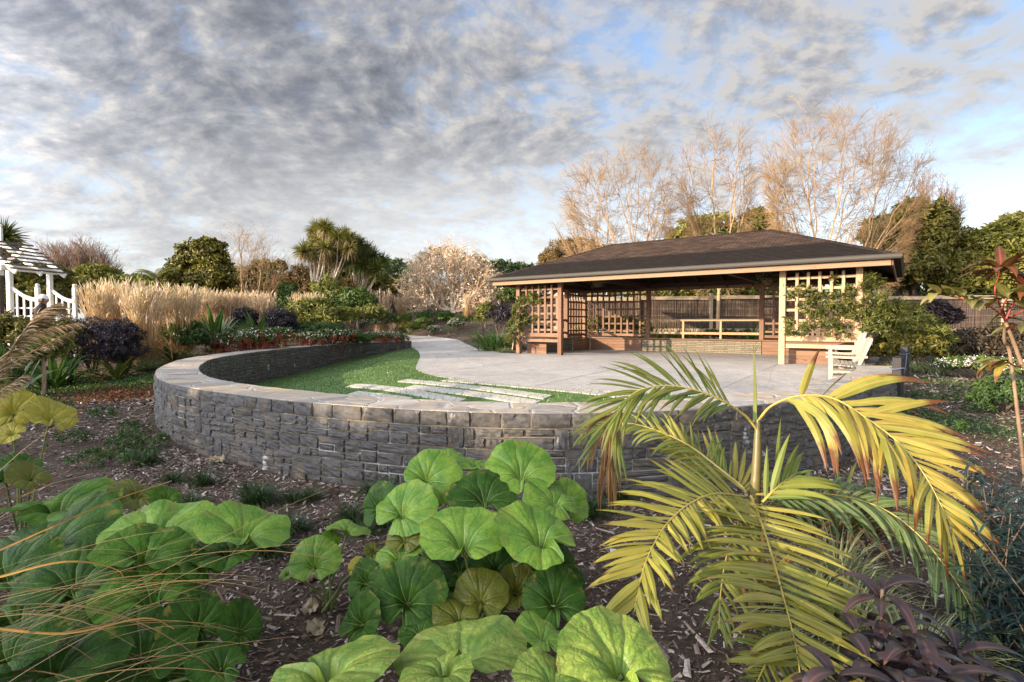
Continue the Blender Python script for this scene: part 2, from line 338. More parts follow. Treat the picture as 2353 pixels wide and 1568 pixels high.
def make_mats():
    M = {}
    M['timber'] = woodmat('cedar_timber', (.115, .054, .031), (.20, .10, .060), (.24, .14, .085))
    M['timber_pale'] = woodmat('sunlit_cedar', (.36, .22, .125), (.50, .34, .21), (.42, .28, .17))  # pale copy of the cedar: sun on the right posts put into the colour
    M['fascia'] = woodmat('pine_fascia', (.20, .125, .072), (.29, .19, .115), (.235, .155, .092))
    M['dark_timber'] = woodmat('dark_lining', (.026, .014, .010), (.042, .022, .014), (.034, .018, .012), knots=False)  # dark brown timber for lining, rafters, plates and soffits
    M['bench'] = woodmat('silvered_teak', (.33, .28, .20), (.46, .40, .31), (.38, .335, .265), grey=(.22, .21, .19))
    M['white'] = woodmat('white_paint', (.70, .69, .64), (.80, .79, .75), (.76, .75, .70), knots=False, bump=.1)
    M['rail'] = woodmat('fence_rail', (.33, .25, .16), (.45, .36, .25), (.40, .31, .21))
    M['black_post'] = woodmat('tarred_post', (.016, .014, .014), (.035, .03, .03), (.025, .022, .022), knots=False)
    M['gutter'] = plain('bronze_gutter', (.06, .054, .046), .85, 0.0, .08)
    M['stone'] = stonemat('basalt_stone', (.070, .066, .064), (.135, .127, .120), (.17, .13, .085))
    # mortar
    m, g = newmat('mortar'); ob = g.n('ShaderNodeTexCoord').outputs['Object']
    nz = g.noise(ob, 18, 5); col = g.mix(g.mr(nz, .3, .7), (.12, .10, .07, 1), (.25, .20, .13, 1))
    col = g.mix(g.mr(g.noise(ob, 2.2, 3), .55, .66), col, (.55, .53, .50, 1))
    M['mortar'] = fin(g, m, g.n('ShaderNodeBsdfPrincipled', {'Base Color': col, 'Roughness': .9, 'Normal': g.n('ShaderNodeBump', {'Strength': .5, 'Distance': .01, 'Height': nz}).outputs[0]}))
    # capping: irregular flagstones
    m, g = newmat('flagstone_capping'); ob = g.n('ShaderNodeTexCoord').outputs['Object']
    wob = g.n('ShaderNodeVectorMath', {0: ob, 1: g.n('ShaderNodeVectorMath', {0: g.n('ShaderNodeTexNoise', {'Vector': ob, 'Scale': 4.0, 'Detail': 3.0}).outputs[1], 3: .16}, operation='SCALE').outputs[0]}, operation='ADD').outputs[0]
    flat = g.mapv(wob, (1, 1, 0))
    vo = g.n('ShaderNodeTexVoronoi', {'Vector': flat, 'Scale': 2.5, 'Randomness': .9}); ve = g.n('ShaderNodeTexVoronoi', {'Vector': flat, 'Scale': 2.5, 'Randomness': .9}, feature='DISTANCE_TO_EDGE').outputs[0]
    rc = g.n('ShaderNodeSeparateColor', {0: vo.outputs[1]})
    col = g.ramp(rc.outputs[0], [(0, (.30, .27, .235)), (.3, (.40, .35, .28)), (.55, (.47, .36, .24)), (.75, (.44, .41, .37)), (1, (.24, .215, .20))])
    nz = g.noise(g.mapv(ob, (5, 16, 8)), 1.0, 6, .65)
    col = g.mix(1.0, col, g.ramp(nz, [(.25, .62), (.7, 1.12)]), 'MULTIPLY')
    col = g.mix(g.mr(g.noise(ob, 4.2, 4, .6), .58, .7, 0, .6), col, (.42, .25, .12, 1))
    col = g.mix(g.mr(ve, .012, .035, .85, 0), col, (.36, .34, .31, 1))
    hh = g.m('ADD', g.m('MULTIPLY', nz, .5), g.mr(ve, 0, .05))
    M['cap'] = fin(g, m, g.n('ShaderNodeBsdfPrincipled', {'Base Color': col, 'Roughness': .7, 'Normal': g.n('ShaderNodeBump', {'Strength': .6, 'Distance': .012, 'Height': hh}).outputs[0]}))
    # ledgestone veneer on pavilion seats
    m, g = newmat('ledgestone'); uv, *_ = VC(g)
    br = g.n('ShaderNodeTexBrick', {'Vector': uv, 'Color1': (.17, .145, .10, 1), 'Color2': (.25, .215, .155, 1), 'Mortar': (.06, .05, .036, 1), 'Scale': 1.0, 'Mortar Size': .006, 'Brick Width': .34, 'Row Height': .062, 'Bias': 0.0}, offset=.37, squash=1.4)
    nz = g.noise(uv, 14, 5, .6)
    col = g.mix(1.0, br.outputs[0], g.ramp(nz, [(.3, .65), (.7, 1.1)]), 'MULTIPLY')
    M['ledge'] = fin(g, m, g.n('ShaderNodeBsdfPrincipled', {'Base Color': col, 'Roughness': .8, 'Normal': g.n('ShaderNodeBump', {'Strength': .8, 'Distance': .02, 'Height': g.m('SUBTRACT', nz, br.outputs[1])}).outputs[0]}))
    # roof shingles: vc = (along eave m, up slope m, 0)
    m, g = newmat('shingles'); uv, *_ = VC(g)
    br = g.n('ShaderNodeTexBrick', {'Vector': uv, 'Color1': (.022, .014, .011, 1), 'Color2': (.050, .032, .024, 1), 'Mortar': (.004, .003, .003, 1), 'Scale': 1.0, 'Mortar Size': .010, 'Brick Width': .26, 'Row Height': .125}, offset=.5)
    nz = g.noise(uv, 3.0, 4); n2 = g.noise(uv, 90, 2)
    col = g.mix(1.0, br.outputs[0], g.ramp(nz, [(.3, .78), (.7, 1.25)]), 'MULTIPLY'); col = g.mix(1.0, col, g.ramp(n2, [(.3, .75), (.7, 1.2)]), 'MULTIPLY')
    M['shingle'] = fin(g, m, g.n('ShaderNodeBsdfPrincipled', {'Base Color': col, 'Roughness': .85, 'Normal': g.n('ShaderNodeBump', {'Strength': .5, 'Distance': .01, 'Height': n2}).outputs[0], 'Specular IOR Level': .2}))
    # concrete
    m, g = newmat('washed_concrete'); ob = g.n('ShaderNodeTexCoord').outputs['Object']
    n1 = g.noise(ob, .5, 5, .6); n2 = g.noise(g.mapv(ob, (1, 1, 0)), 3.5, 6, .65); vo = g.n('ShaderNodeTexVoronoi', {'Vector': g.mapv(ob, (1, 1, 0)), 'Scale': 60.0}).outputs[1]
    vg = g.n('ShaderNodeSeparateColor', {0: vo}).outputs[0]
    col = g.mix(g.mr(n1, .35, .65), (.40, .37, .335, 1), (.50, .465, .42, 1)); col = g.mix(1.0, col, g.ramp(n2, [(.3, .74), (.7, 1.08)]), 'MULTIPLY'); col = g.mix(g.mr(g.noise(g.mapv(ob, (1.2, .5, 1)), 1.0, 5, .7), .54, .70, 0, .4), col, (.26, .23, .195, 1))
    col = g.mix(1.0, col, g.ramp(vg, [(0, .72), (.5, 1.0), (1, 1.14)]), 'MULTIPLY')
    M['concrete'] = fin(g, m, g.n('ShaderNodeBsdfPrincipled', {'Base Color': col, 'Roughness': .82, 'Normal': g.n('ShaderNodeBump', {'Strength': .35, 'Distance': .004, 'Height': vg}).outputs[0]}))
    M['joint'] = plain('joint', (.12, .11, .10), .9)
    # turf
    m, g = newmat('turf'); ob = g.n('ShaderNodeTexCoord').outputs['Object']
    n1 = g.noise(ob, 1.2, 4); n2 = g.noise(g.mapv(ob, (1, 1, .3)), 70, 3, .7)
    col = g.mix(g.mr(n1, .35, .65), (.09, .175, .045, 1), (.135, .225, .07, 1)); col = g.mix(1.0, col, g.ramp(n2, [(.3, .5), (.7, 1.3)]), 'MULTIPLY')
    M['turf'] = fin(g, m, g.n('ShaderNodeBsdfPrincipled', {'Base Color': col, 'Roughness': .8, 'Normal': g.n('ShaderNodeBump', {'Strength': .9, 'Distance': .02, 'Height': n2}).outputs[0], 'Specular IOR Level': .2}))
    # mulch soil with green weedy patches
    m, g = newmat('mulch_ground'); ob = g.n('ShaderNodeTexCoord').outputs['Object']; fl = g.mapv(ob, (1, 1, .2))
    n1 = g.noise(fl, 1.3, 5); n2 = g.noise(g.mapv(ob, (30, 55, 10)), 1.0, 5, .7, 1.0); n3 = g.noise(fl, 9, 5, .7)
    col = g.mix(g.mr(n2, .3, .7), (.042, .029, .020, 1), (.14, .098, .070, 1)); col = g.mix(g.mr(n3, .5, .72, 0, .6), col, (.24, .18, .14, 1))
    gm = g.m('MULTIPLY', g.mr(n1, .53, .62), g.mr(g.n('ShaderNodeSeparateXYZ', {0: ob}).outputs[1], 7.5, 11))
    col = g.mix(g.m('MULTIPLY', gm, .8), col, g.mix(g.mr(n3, .3, .7), (.035, .06, .014, 1), (.085, .10, .03, 1)))
    M['mulch'] = fin(g, m, g.n('ShaderNodeBsdfPrincipled', {'Base Color': col, 'Roughness': .9, 'Normal': g.n('ShaderNodeBump', {'Strength': 1.0, 'Distance': .03, 'Height': g.m('ADD', n2, n3)}).outputs[0], 'Specular IOR Level': .2}))
    m, g = newmat('wood_chips'); _, r, gg, b = VC(g); ob = g.n('ShaderNodeTexCoord').outputs['Object']
    col = g.ramp(r, [(0, (.05, .031, .023)), (.3, (.125, .082, .060)), (.6, (.23, .165, .125)), (.84, (.42, .335, .275)), (1, (.66, .58, .52))])
    col = g.mix(1.0, col, g.ramp(g.noise(g.mapv(ob, (60, 60, 60)), 1.0, 3), [(.3, .6), (.7, 1.15)]), 'MULTIPLY')
    M['chips'] = fin(g, m, g.n('ShaderNodeBsdfPrincipled', {'Base Color': col, 'Roughness': .8, 'Specular IOR Level': .3}))
    # brushwood fence
    m, g = newmat('brushwood'); uv, *_ = VC(g)
    n1 = g.noise(g.mapv(uv, (60, 2.0, 1)), 1.0, 5, .7, .4); n2 = g.noise(uv, 1.5, 3)
    col = g.mix(g.mr(n1, .3, .7), (.025, .016, .012, 1), (.14, .095, .068, 1)); col = g.mix(1.0, col, g.ramp(n2, [(.3, .75), (.7, 1.2)]), 'MULTIPLY')
    wy = g.n('ShaderNodeSeparateXYZ', {0: uv}).outputs[1]
    wire = g.m('LESS_THAN', g.m('ABSOLUTE', g.m('SUBTRACT', g.m('FRACT', g.m('MULTIPLY', wy, 3.0)), .5)), .03)
    col = g.mix(g.m('MULTIPLY', wire, .5), col, (.25, .22, .18, 1))
    M['brush'] = fin(g, m, g.n('ShaderNodeBsdfPrincipled', {'Base Color': col, 'Roughness': .9, 'Normal': g.n('ShaderNodeBump', {'Strength': 1.0, 'Distance': .03, 'Height': n1}).outputs[0]}))
    # tractor-seat leaves: vc = (random, x, y) with leaf coordinates -1..1 mapped to 0..1
    def lig(name, hi, lo, vein, net=0.6, rough=.38, spec=.3):
        m, g = newmat(name); v, r, xx, yy = VC(g)
        x = g.m('SUBTRACT', g.m('MULTIPLY', xx, 2.0), 1.0); y = g.m('SUBTRACT', g.m('MULTIPLY', yy, 2.0), 1.0)
        p = g.n('ShaderNodeCombineXYZ', {0: x, 1: y, 2: g.m('MULTIPLY', r, 9.0)}).outputs[0]
        y0 = g.m('ADD', y, .26); rad = g.m('SQRT', g.m('ADD', g.m('MULTIPLY', x, x), g.m('MULTIPLY', y0, y0)))
        ang = g.m('ARCTAN2', x, y0)
        pw = g.n('ShaderNodeVectorMath', {0: p, 1: g.n('ShaderNodeVectorMath', {0: g.n('ShaderNodeTexNoise', {'Vector': p, 'Scale': 4.0, 'Detail': 3.0}).outputs[1], 3: .30}, operation='SCALE').outputs[0]}, operation='ADD').outputs[0]
        ve = g.n('ShaderNodeTexVoronoi', {'Vector': pw, 'Scale': 7.0}, feature='DISTANCE_TO_EDGE').outputs[0]
        wob = g.noise(p, 2.0, 2)
        am = g.m('ADD', ang, g.m('MULTIPLY', g.m('SUBTRACT', wob, .5), .3))
        def rays(k):
            fr = g.m('FRACT', g.m('ADD', g.m('MULTIPLY', am, k/6.2832), .5)); return g.m('MULTIPLY', g.m('ABSOLUTE', g.m('SUBTRACT', fr, .5)), g.m('MULTIPLY', rad, 6.2832/k))
        av = rays(9); av2 = rays(18); nz = g.noise(p, 2.2, 4); n2 = g.noise(p, 26, 3)
        base = g.mix(g.mr(nz, .35, .65), (*lo, 1), (*hi, 1))
        base = g.mix(g.mr(ve, .0, .22, net*.42, 0), base, (*[c*.55 for c in lo], 1))
        base = g.mix(g.mr(av2, .0, .07, .35*net, 0), base, (*[c*.6 for c in lo], 1))
        base = g.mix(1.0, base, g.ramp(n2, [(.3, .86), (.7, 1.08)]), 'MULTIPLY')
        base = g.mix(g.m('MULTIPLY', g.mr(av, .006, .016, .8, 0), g.mr(rad, .25, 1.0, 1, .0)), base, (*vein, 1))
        bh = g.m('ADD', g.m('MULTIPLY', g.mr(ve, 0, .2), .3), g.m('ADD', g.mr(av, 0, .09), g.m('MULTIPLY', g.mr(av2, 0, .07), .7)))
        bp = g.n('ShaderNodeBump', {'Strength': .35, 'Distance': .012, 'Height': bh})
        ed = g.m('MULTIPLY', g.mr(rad, .85, 1.15), g.mr(g.noise(p, 3.3, 3), .54, .66)); base = g.mix(g.m('MULTIPLY', ed, .75), base, (.26, .21, .05, 1)); base = g.mix(g.mr(g.noise(p, 7.0, 2), .70, .74, 0, .7), base, (.13, .07, .02, 1))
        geo = g.n('ShaderNodeNewGeometry').outputs['Backfacing']
        base = g.mix(g.m('MULTIPLY', geo, .5), base, (.16, .20, .06, 1))
        pr = g.n('ShaderNodeBsdfPrincipled', {'Base Color': base, 'Roughness': rough, 'Normal': bp.outputs[0], 'Specular IOR Level': spec})
        tr = g.n('ShaderNodeBsdfTranslucent', {0: g.mix(1.0, base, (1.1, 1.2, .5, 1), 'MULTIPLY')})
        return fin(g, m, g.n('ShaderNodeMixShader', {0: .16, 1: pr, 2: tr}))
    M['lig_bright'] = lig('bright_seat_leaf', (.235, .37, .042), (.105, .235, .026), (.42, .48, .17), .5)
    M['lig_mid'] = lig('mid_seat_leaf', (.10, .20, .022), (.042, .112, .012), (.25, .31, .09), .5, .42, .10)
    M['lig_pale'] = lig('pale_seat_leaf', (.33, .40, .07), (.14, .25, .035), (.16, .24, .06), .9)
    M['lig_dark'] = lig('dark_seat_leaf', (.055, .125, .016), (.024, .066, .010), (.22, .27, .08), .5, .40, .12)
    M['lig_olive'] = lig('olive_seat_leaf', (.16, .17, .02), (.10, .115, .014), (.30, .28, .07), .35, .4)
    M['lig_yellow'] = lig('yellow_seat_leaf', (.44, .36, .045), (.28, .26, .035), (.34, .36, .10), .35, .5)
    M['petiole'] = plain('petiole', (.17, .21, .07), .5)
    L = leafmat
    M['palm'] = L('palm_leaflet', (.22, .245, .035), (.37, .315, .06), tip=(.14, .07, .025), tip0=.86, mid=(.33, .29, .08), var=.25, trans=.25)
    M['palm_green'] = L('palm_leaflet_green', (.095, .15, .03), (.24, .25, .045), tip=(.12, .05, .02), tip0=.88, mid=(.22, .25, .06), var=.25, trans=.25)
    M['palm_gold'] = L('palm_leaflet_golden', (.24, .27, .05), (.41, .315, .06), tip=(.13, .05, .018), tip0=.66, mid=(.40, .26, .07), var=.3, trans=.25)
    M['palm_dry'] = L('palm_leaflet_dry', (.20, .085, .03), (.34, .20, .06), tip=(.20, .12, .06), tip0=.8, trans=.15)
    M['palm_blue'] = L('palm_leaflet_grey_green', (.13, .20, .075), (.18, .25, .10), mid=(.24, .30, .13), trans=.25)  # grey-green leaflets of the right-hand frond
    M['rachis'] = plain('rachis', (.36, .28, .06), .4)
    M['palm_stem'] = plain('palm_stem', (.115, .095, .03), .45, var=.4, scale=9)
    M['mondo'] = L('mondo_blade', (.030, .062, .020), (.070, .125, .036), rough=.4)
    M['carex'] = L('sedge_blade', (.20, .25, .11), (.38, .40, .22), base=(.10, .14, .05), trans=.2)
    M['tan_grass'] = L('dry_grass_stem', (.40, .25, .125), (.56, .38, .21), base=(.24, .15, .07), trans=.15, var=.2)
    M['tan_plume'] = L('dry_grass_plume', (.62, .47, .35), (.82, .68, .55), trans=.25, var=.2)
    M['gold_blade'] = L('golden_blade', (.22, .12, .035), (.46, .29, .10), tip=(.50, .36, .20), tip0=.9, trans=.15)
    M['plume_near'] = L('feathery_plume', (.28, .18, .10), (.50, .38, .24), trans=.25)
    M['strap'] = L('strap_leaf', (.035, .085, .018), (.085, .16, .03), rough=.35)
    M['canna'] = L('broad_leaf', (.025, .075, .018), (.07, .145, .03), rough=.3, mid=(.12, .18, .06))
    M['brom'] = L('bromeliad_leaf', (.055, .10, .022), (.16, .17, .04), tip=(.26, .17, .06), tip0=.85, rough=.4)
    M['evergreen'] = L('evergreen_leaf', (.062, .070, .011), (.235, .205, .032))
    M['olive_tree'] = L('olive_green_leaf', (.11, .13, .02), (.31, .285, .05))
    M['bluegreen_tree'] = L('grey_green_leaf', (.05, .085, .03), (.12, .16, .06))
    M['tan_foliage'] = L('tan_foliage', (.14, .085, .028), (.27, .18, .06))
    M['lit_shrub'] = L('yellow_green_leaf', (.10, .13, .022), (.28, .27, .06))
    M['mid_shrub'] = L('mid_green_leaf', (.05, .10, .02), (.13, .19, .04))
    M['fine_green'] = L('fine_green_leaf', (.045, .10, .022), (.09, .16, .04))
    M['purple'] = L('purple_shrub_leaf', (.014, .011, .018), (.042, .030, .042), trans=.1)
    M['bronze_shrub'] = L('bronze_shrub_leaf', (.045, .034, .022), (.10, .075, .045), trans=.1); M['rust'] = L('rust_leaf', (.20, .045, .022), (.34, .10, .045), trans=.15)
    M['strip'] = plain('strip_concrete', (.40, .375, .335), .85, var=.2, scale=9)
    M['plum'] = L('plum_leaf', (.016, .015, .020), (.046, .030, .032), tip=(.20, .085, .03), tip0=.92, mid=(.09, .05, .05), rough=.3, trans=.12)
    M['blue_leaf'] = L('blue_green_leaf', (.022, .045, .045), (.045, .085, .075), rough=.4, trans=.12)
    M['cordy'] = L('cordyline_sword', (.11, .13, .022), (.30, .28, .07), tip=(.28, .22, .08), tip0=.9)
    M['cordy_dark'] = L('cordyline_sword_dark', (.05, .075, .016), (.14, .16, .035))
    M['cordy_dead'] = L('cordyline_dead', (.28, .20, .10), (.42, .32, .18))
    M['vine'] = L('vine_leaf', (.06, .085, .018), (.20, .20, .045), rough=.35)
    M['red_stem'] = plain('red_stem', (.24, .035, .022), .5, var=.3)
    M['red_leaf'] = L('bronze_red_leaf', (.10, .045, .022), (.20, .10, .04), mid=(.28, .06, .03), rough=.4)
    M['broad_olive'] = L('broad_olive_leaf', (.13, .16, .04), (.30, .27, .08), mid=(.30, .20, .08), rough=.4)
    M['petal'] = L('white_petal', (.74, .70, .64), (.82, .78, .74), trans=.2, var=.05)
    M['pink_petal'] = L('magnolia_petal', (.80, .66, .56), (.86, .78, .70), trans=.25, var=.05)
    M['violet'] = L('violet_petal', (.08, .02, .20), (.14, .05, .30))
    M['bark_mid'] = barkmat('young_bark', (.15, .095, .055), (.27, .175, .105))
    M['bark_pale'] = barkmat('pale_bark', (.34, .23, .14), (.56, .42, .29))
    M['bark_tan'] = barkmat('crape_bark', (.34, .215, .11), (.54, .37, .21))
    M['twig'] = barkmat('twig_bark', (.19, .115, .052), (.34, .22, .108), bump=0)
    M['twig_far'] = barkmat('far_twig_bark', (.15, .09, .06), (.24, .15, .10), bump=0)
    M['bark_dark'] = barkmat('dark_bark', (.06, .042, .03), (.14, .10, .07))
    M['bark_cordy'] = barkmat('cordyline_bark', (.40, .31, .22), (.60, .50, .38))
    M['bark_white'] = barkmat('silver_bark', (.48, .40, .30), (.68, .58, .45))
    M['basket'] = plain('coir_basket', (.10, .06, .035), .9)
    M['green_cloth'] = plain('green_flag_cloth', (.03, .15, .10), .7, var=.06)
    M['white_cloth'] = plain('white_cloth', (.78, .78, .76), .7, var=.03)
    M['steel'] = plain('galvanised_steel', (.32, .32, .33), .5, .4)
    M['skin'] = plain('skin', (.50, .30, .20), .55, var=.06); M['jacket'] = plain('dark_jacket', (.022, .018, .017), .85)
    M['trousers'] = plain('trousers', (.03, .035, .05), .85); M['hair'] = plain('hair', (.05, .03, .02), .6)
    M['rope'] = plain('blue_rope', (.07, .09, .14), .8)
    M['ink'] = plain('dark_paint', (.02, .02, .02), .5)
    return M
M = make_mats()
# ------------------------------------------------------------------ the plan: wall, lawn, patio
WI0 = [(-4.35, 23.5), (-5.45, 21.8), (-6.1, 20.3), (-6.65, 17.6), (-6.8, 14.6), (-6.5, 12.05), (-6.0, 10.6), (-5.2, 9.0), (-4.25, 7.6), (-3.35, 6.75), (-2.7, 6.3),
       (-1.9, 5.78), (-.95, 5.36), (-.3, 5.17), (.4, 5.1), (1.4, 5.28), (2.2, 5.62), (3.1, 6.2), (4.2, 7.2), (5.0, 8.1), (5.72, 9.0), (6.2, 9.85)]
WI = resample(catmull(WI0, 400), 600)
for _ in range(60): WI[1:-1] = WI[1:-1]*.5+.25*(WI[2:]+WI[:-2])
WL = np.r_[0, np.cumsum(np.linalg.norm(np.diff(WI, axis=0), axis=1))]
WT = nrm(np.gradient(WI, axis=0)); WN = np.stack([WT[:, 1], -WT[:, 0]], 1)      # outward
WTH = 0.58+0.12*sstep((WL-WL[-1]+1.6)/1.6)
WO = WI+WN*WTH[:, None]
WC = WI+WN*0.3
PE0 = [(-4.37, 23.6), (-3.7, 21.2), (-3.05, 18), (-2.62, 15.2), (-2.32, 13.1), (-2.1, 12.2), (-1.7, 11.2), (-1.3, 10.6), (-.8, 10.0), (-.2, 9.4), (.6, 8.8), (1.2, 8.5),
       (1.7, 8.3), (2.2, 8.08), (2.9, 7.85), (3.6, 7.5), (4.35, 7.22)]
PE = resample(catmull(PE0, 200), 120)
PR = (0.24, 19.0); PD = np.array([.81, -.587]); PB = np.array([.587, .81])       # pavilion corner, along the front, towards the back
def loc2(s, v): return np.array(PR)+PD*s+PB*v
patio_poly = [tuple(p) for p in PE]+[(4.9, 7.75), (5.6, 8.7), (6.2, 9.6), (6.9, 9.95), (7.9, 10.9), (9.0, 12.4)]+[tuple(loc2(*q)) for q in ((10.3, -.1), (10.3, 5.0), (-.35, 5.0), (-.3, .6), (-.18, -.05))]
patio_poly += [(-.45, 20.0), (-1.3, 22.3), (-1.95, 24.8), (-2.7, 27.2), (-4.0, 28.6), (-7.5, 30.6), (-12, 33), (-13, 36), (-9.2, 34.6), (-6.9, 31.6), (-5.6, 28.0), (-4.75, 25.2)]
cut = int(np.argmin(np.hypot(WI[:, 0]-4.35, WI[:, 1]-7.22)))
LW = resample(WI[:cut+1], 160); LE = resample(PE, 160)
lu = np.linspace(0, 1, 22); lt = np.linspace(0, 1, 160)
ldrop = .10+.42*sstep(lt/.3)*(1-.6*sstep((lt-.75)/.25))
LG = LE[:, None]*(1-lu)[None, :, None]+(LW+.03*np.stack([-(LW[:, 1]*0), LW[:, 0]*0], 1))[:, None]*lu[None, :, None]
LZ = -.012-ldrop[:, None]*sstep(lu*1.05)[None]
LAWN = np.concatenate([LG, LZ[..., None]], -1)
def lawnz(x, y):
    q = ((LAWN[..., 0]-x)**2+(LAWN[..., 1]-y)**2).ravel(); i = np.argsort(q)[:8]; w = 1/(q[i]+1e-4); return float((LAWN[..., 2].ravel()[i]*w).sum()/w.sum())
def patz(x, y): return .5*sstep((np.asarray(y)-22.5)/9.5)-.22*sstep((14-np.asarray(y))/5.5)*sstep((np.asarray(x)-3)/2.5)
YS = [-5, 6, 9, 11.5, 13, 15, 20, 26, 32, 50, 100, 2000]
ZL = [-.46, -.43, -.32, -.2, .0, .14, .24, .38, .55, .8, 1.0, 1.0]; ZR = [-.46, -.43, -.3, -.2, -.13, -.05, .12, .3, .5, .8, 1, 1]
def bumpy(x, y):
    return .018*np.sin(2.1*x+1.3*np.sin(1.7*y))*np.sin(2.6*y+.8*x)+.012*np.sin(5.3*x+1.1*y)*np.sin(4.7*y-2*x)
inner_poly = [tuple(p) for p in WC]+[tuple(p) for p in np.array(PE)[::-1]]
def tz(x, y):
    x = np.asarray(x, float); y = np.asarray(y, float)
    w = sstep((x+3)/4); z = np.interp(y, YS, ZL)*(1-w)+np.interp(y, YS, ZR)*w+bumpy(x, y)*np.where(y < 40, 1, 0)
    mnd = 1.12*sstep((y-28)/4.5)*(1-sstep((y-38)/8))*sstep((x+14)/4)*(1-sstep((x+1.0)/3.5))
    near = (y > 2) & (y < 47) & (np.abs(x) < 18)
    if np.any(near):
        dp = dpoly(x, y, patio_poly); ip = inpoly(x, y, patio_poly); il = inpoly(x, y, inner_poly)
        zp = patz(x, y)-.02
        z = z+mnd*np.where(ip, 0, sstep(dp/3.2)); z = np.where(near & ~ip & (dp < 1.8), zp+(z-zp)*sstep(dp/1.8), z)
        # the soil does not rise over the wall: pull back to the plain profile close to the wall
        z = np.where(near & ip, np.where(dp > .35, -.9, zp), z)
        z = np.where(near & il, -.95, z)
    return z
def ground(px, py):
    """first hit of a pixel's ray on the ground"""
    r = ray(px, py); ts = np.linspace(1.0, 90, 1800); P = np.array([0, 0, CZ])+ts[:, None]*r
    w = tz(P[:, 0], P[:, 1]); k = np.argmax(P[:, 2] < w); return P[k]
def gz(x, y): return float(tz(np.array([x]), np.array([y]))[0])
def atd(px, d):
    """foot point on the ground below a pixel column at depth d"""
    p = at(px, 743, d); return np.array([p[0], p[1], gz(p[0], p[1])])

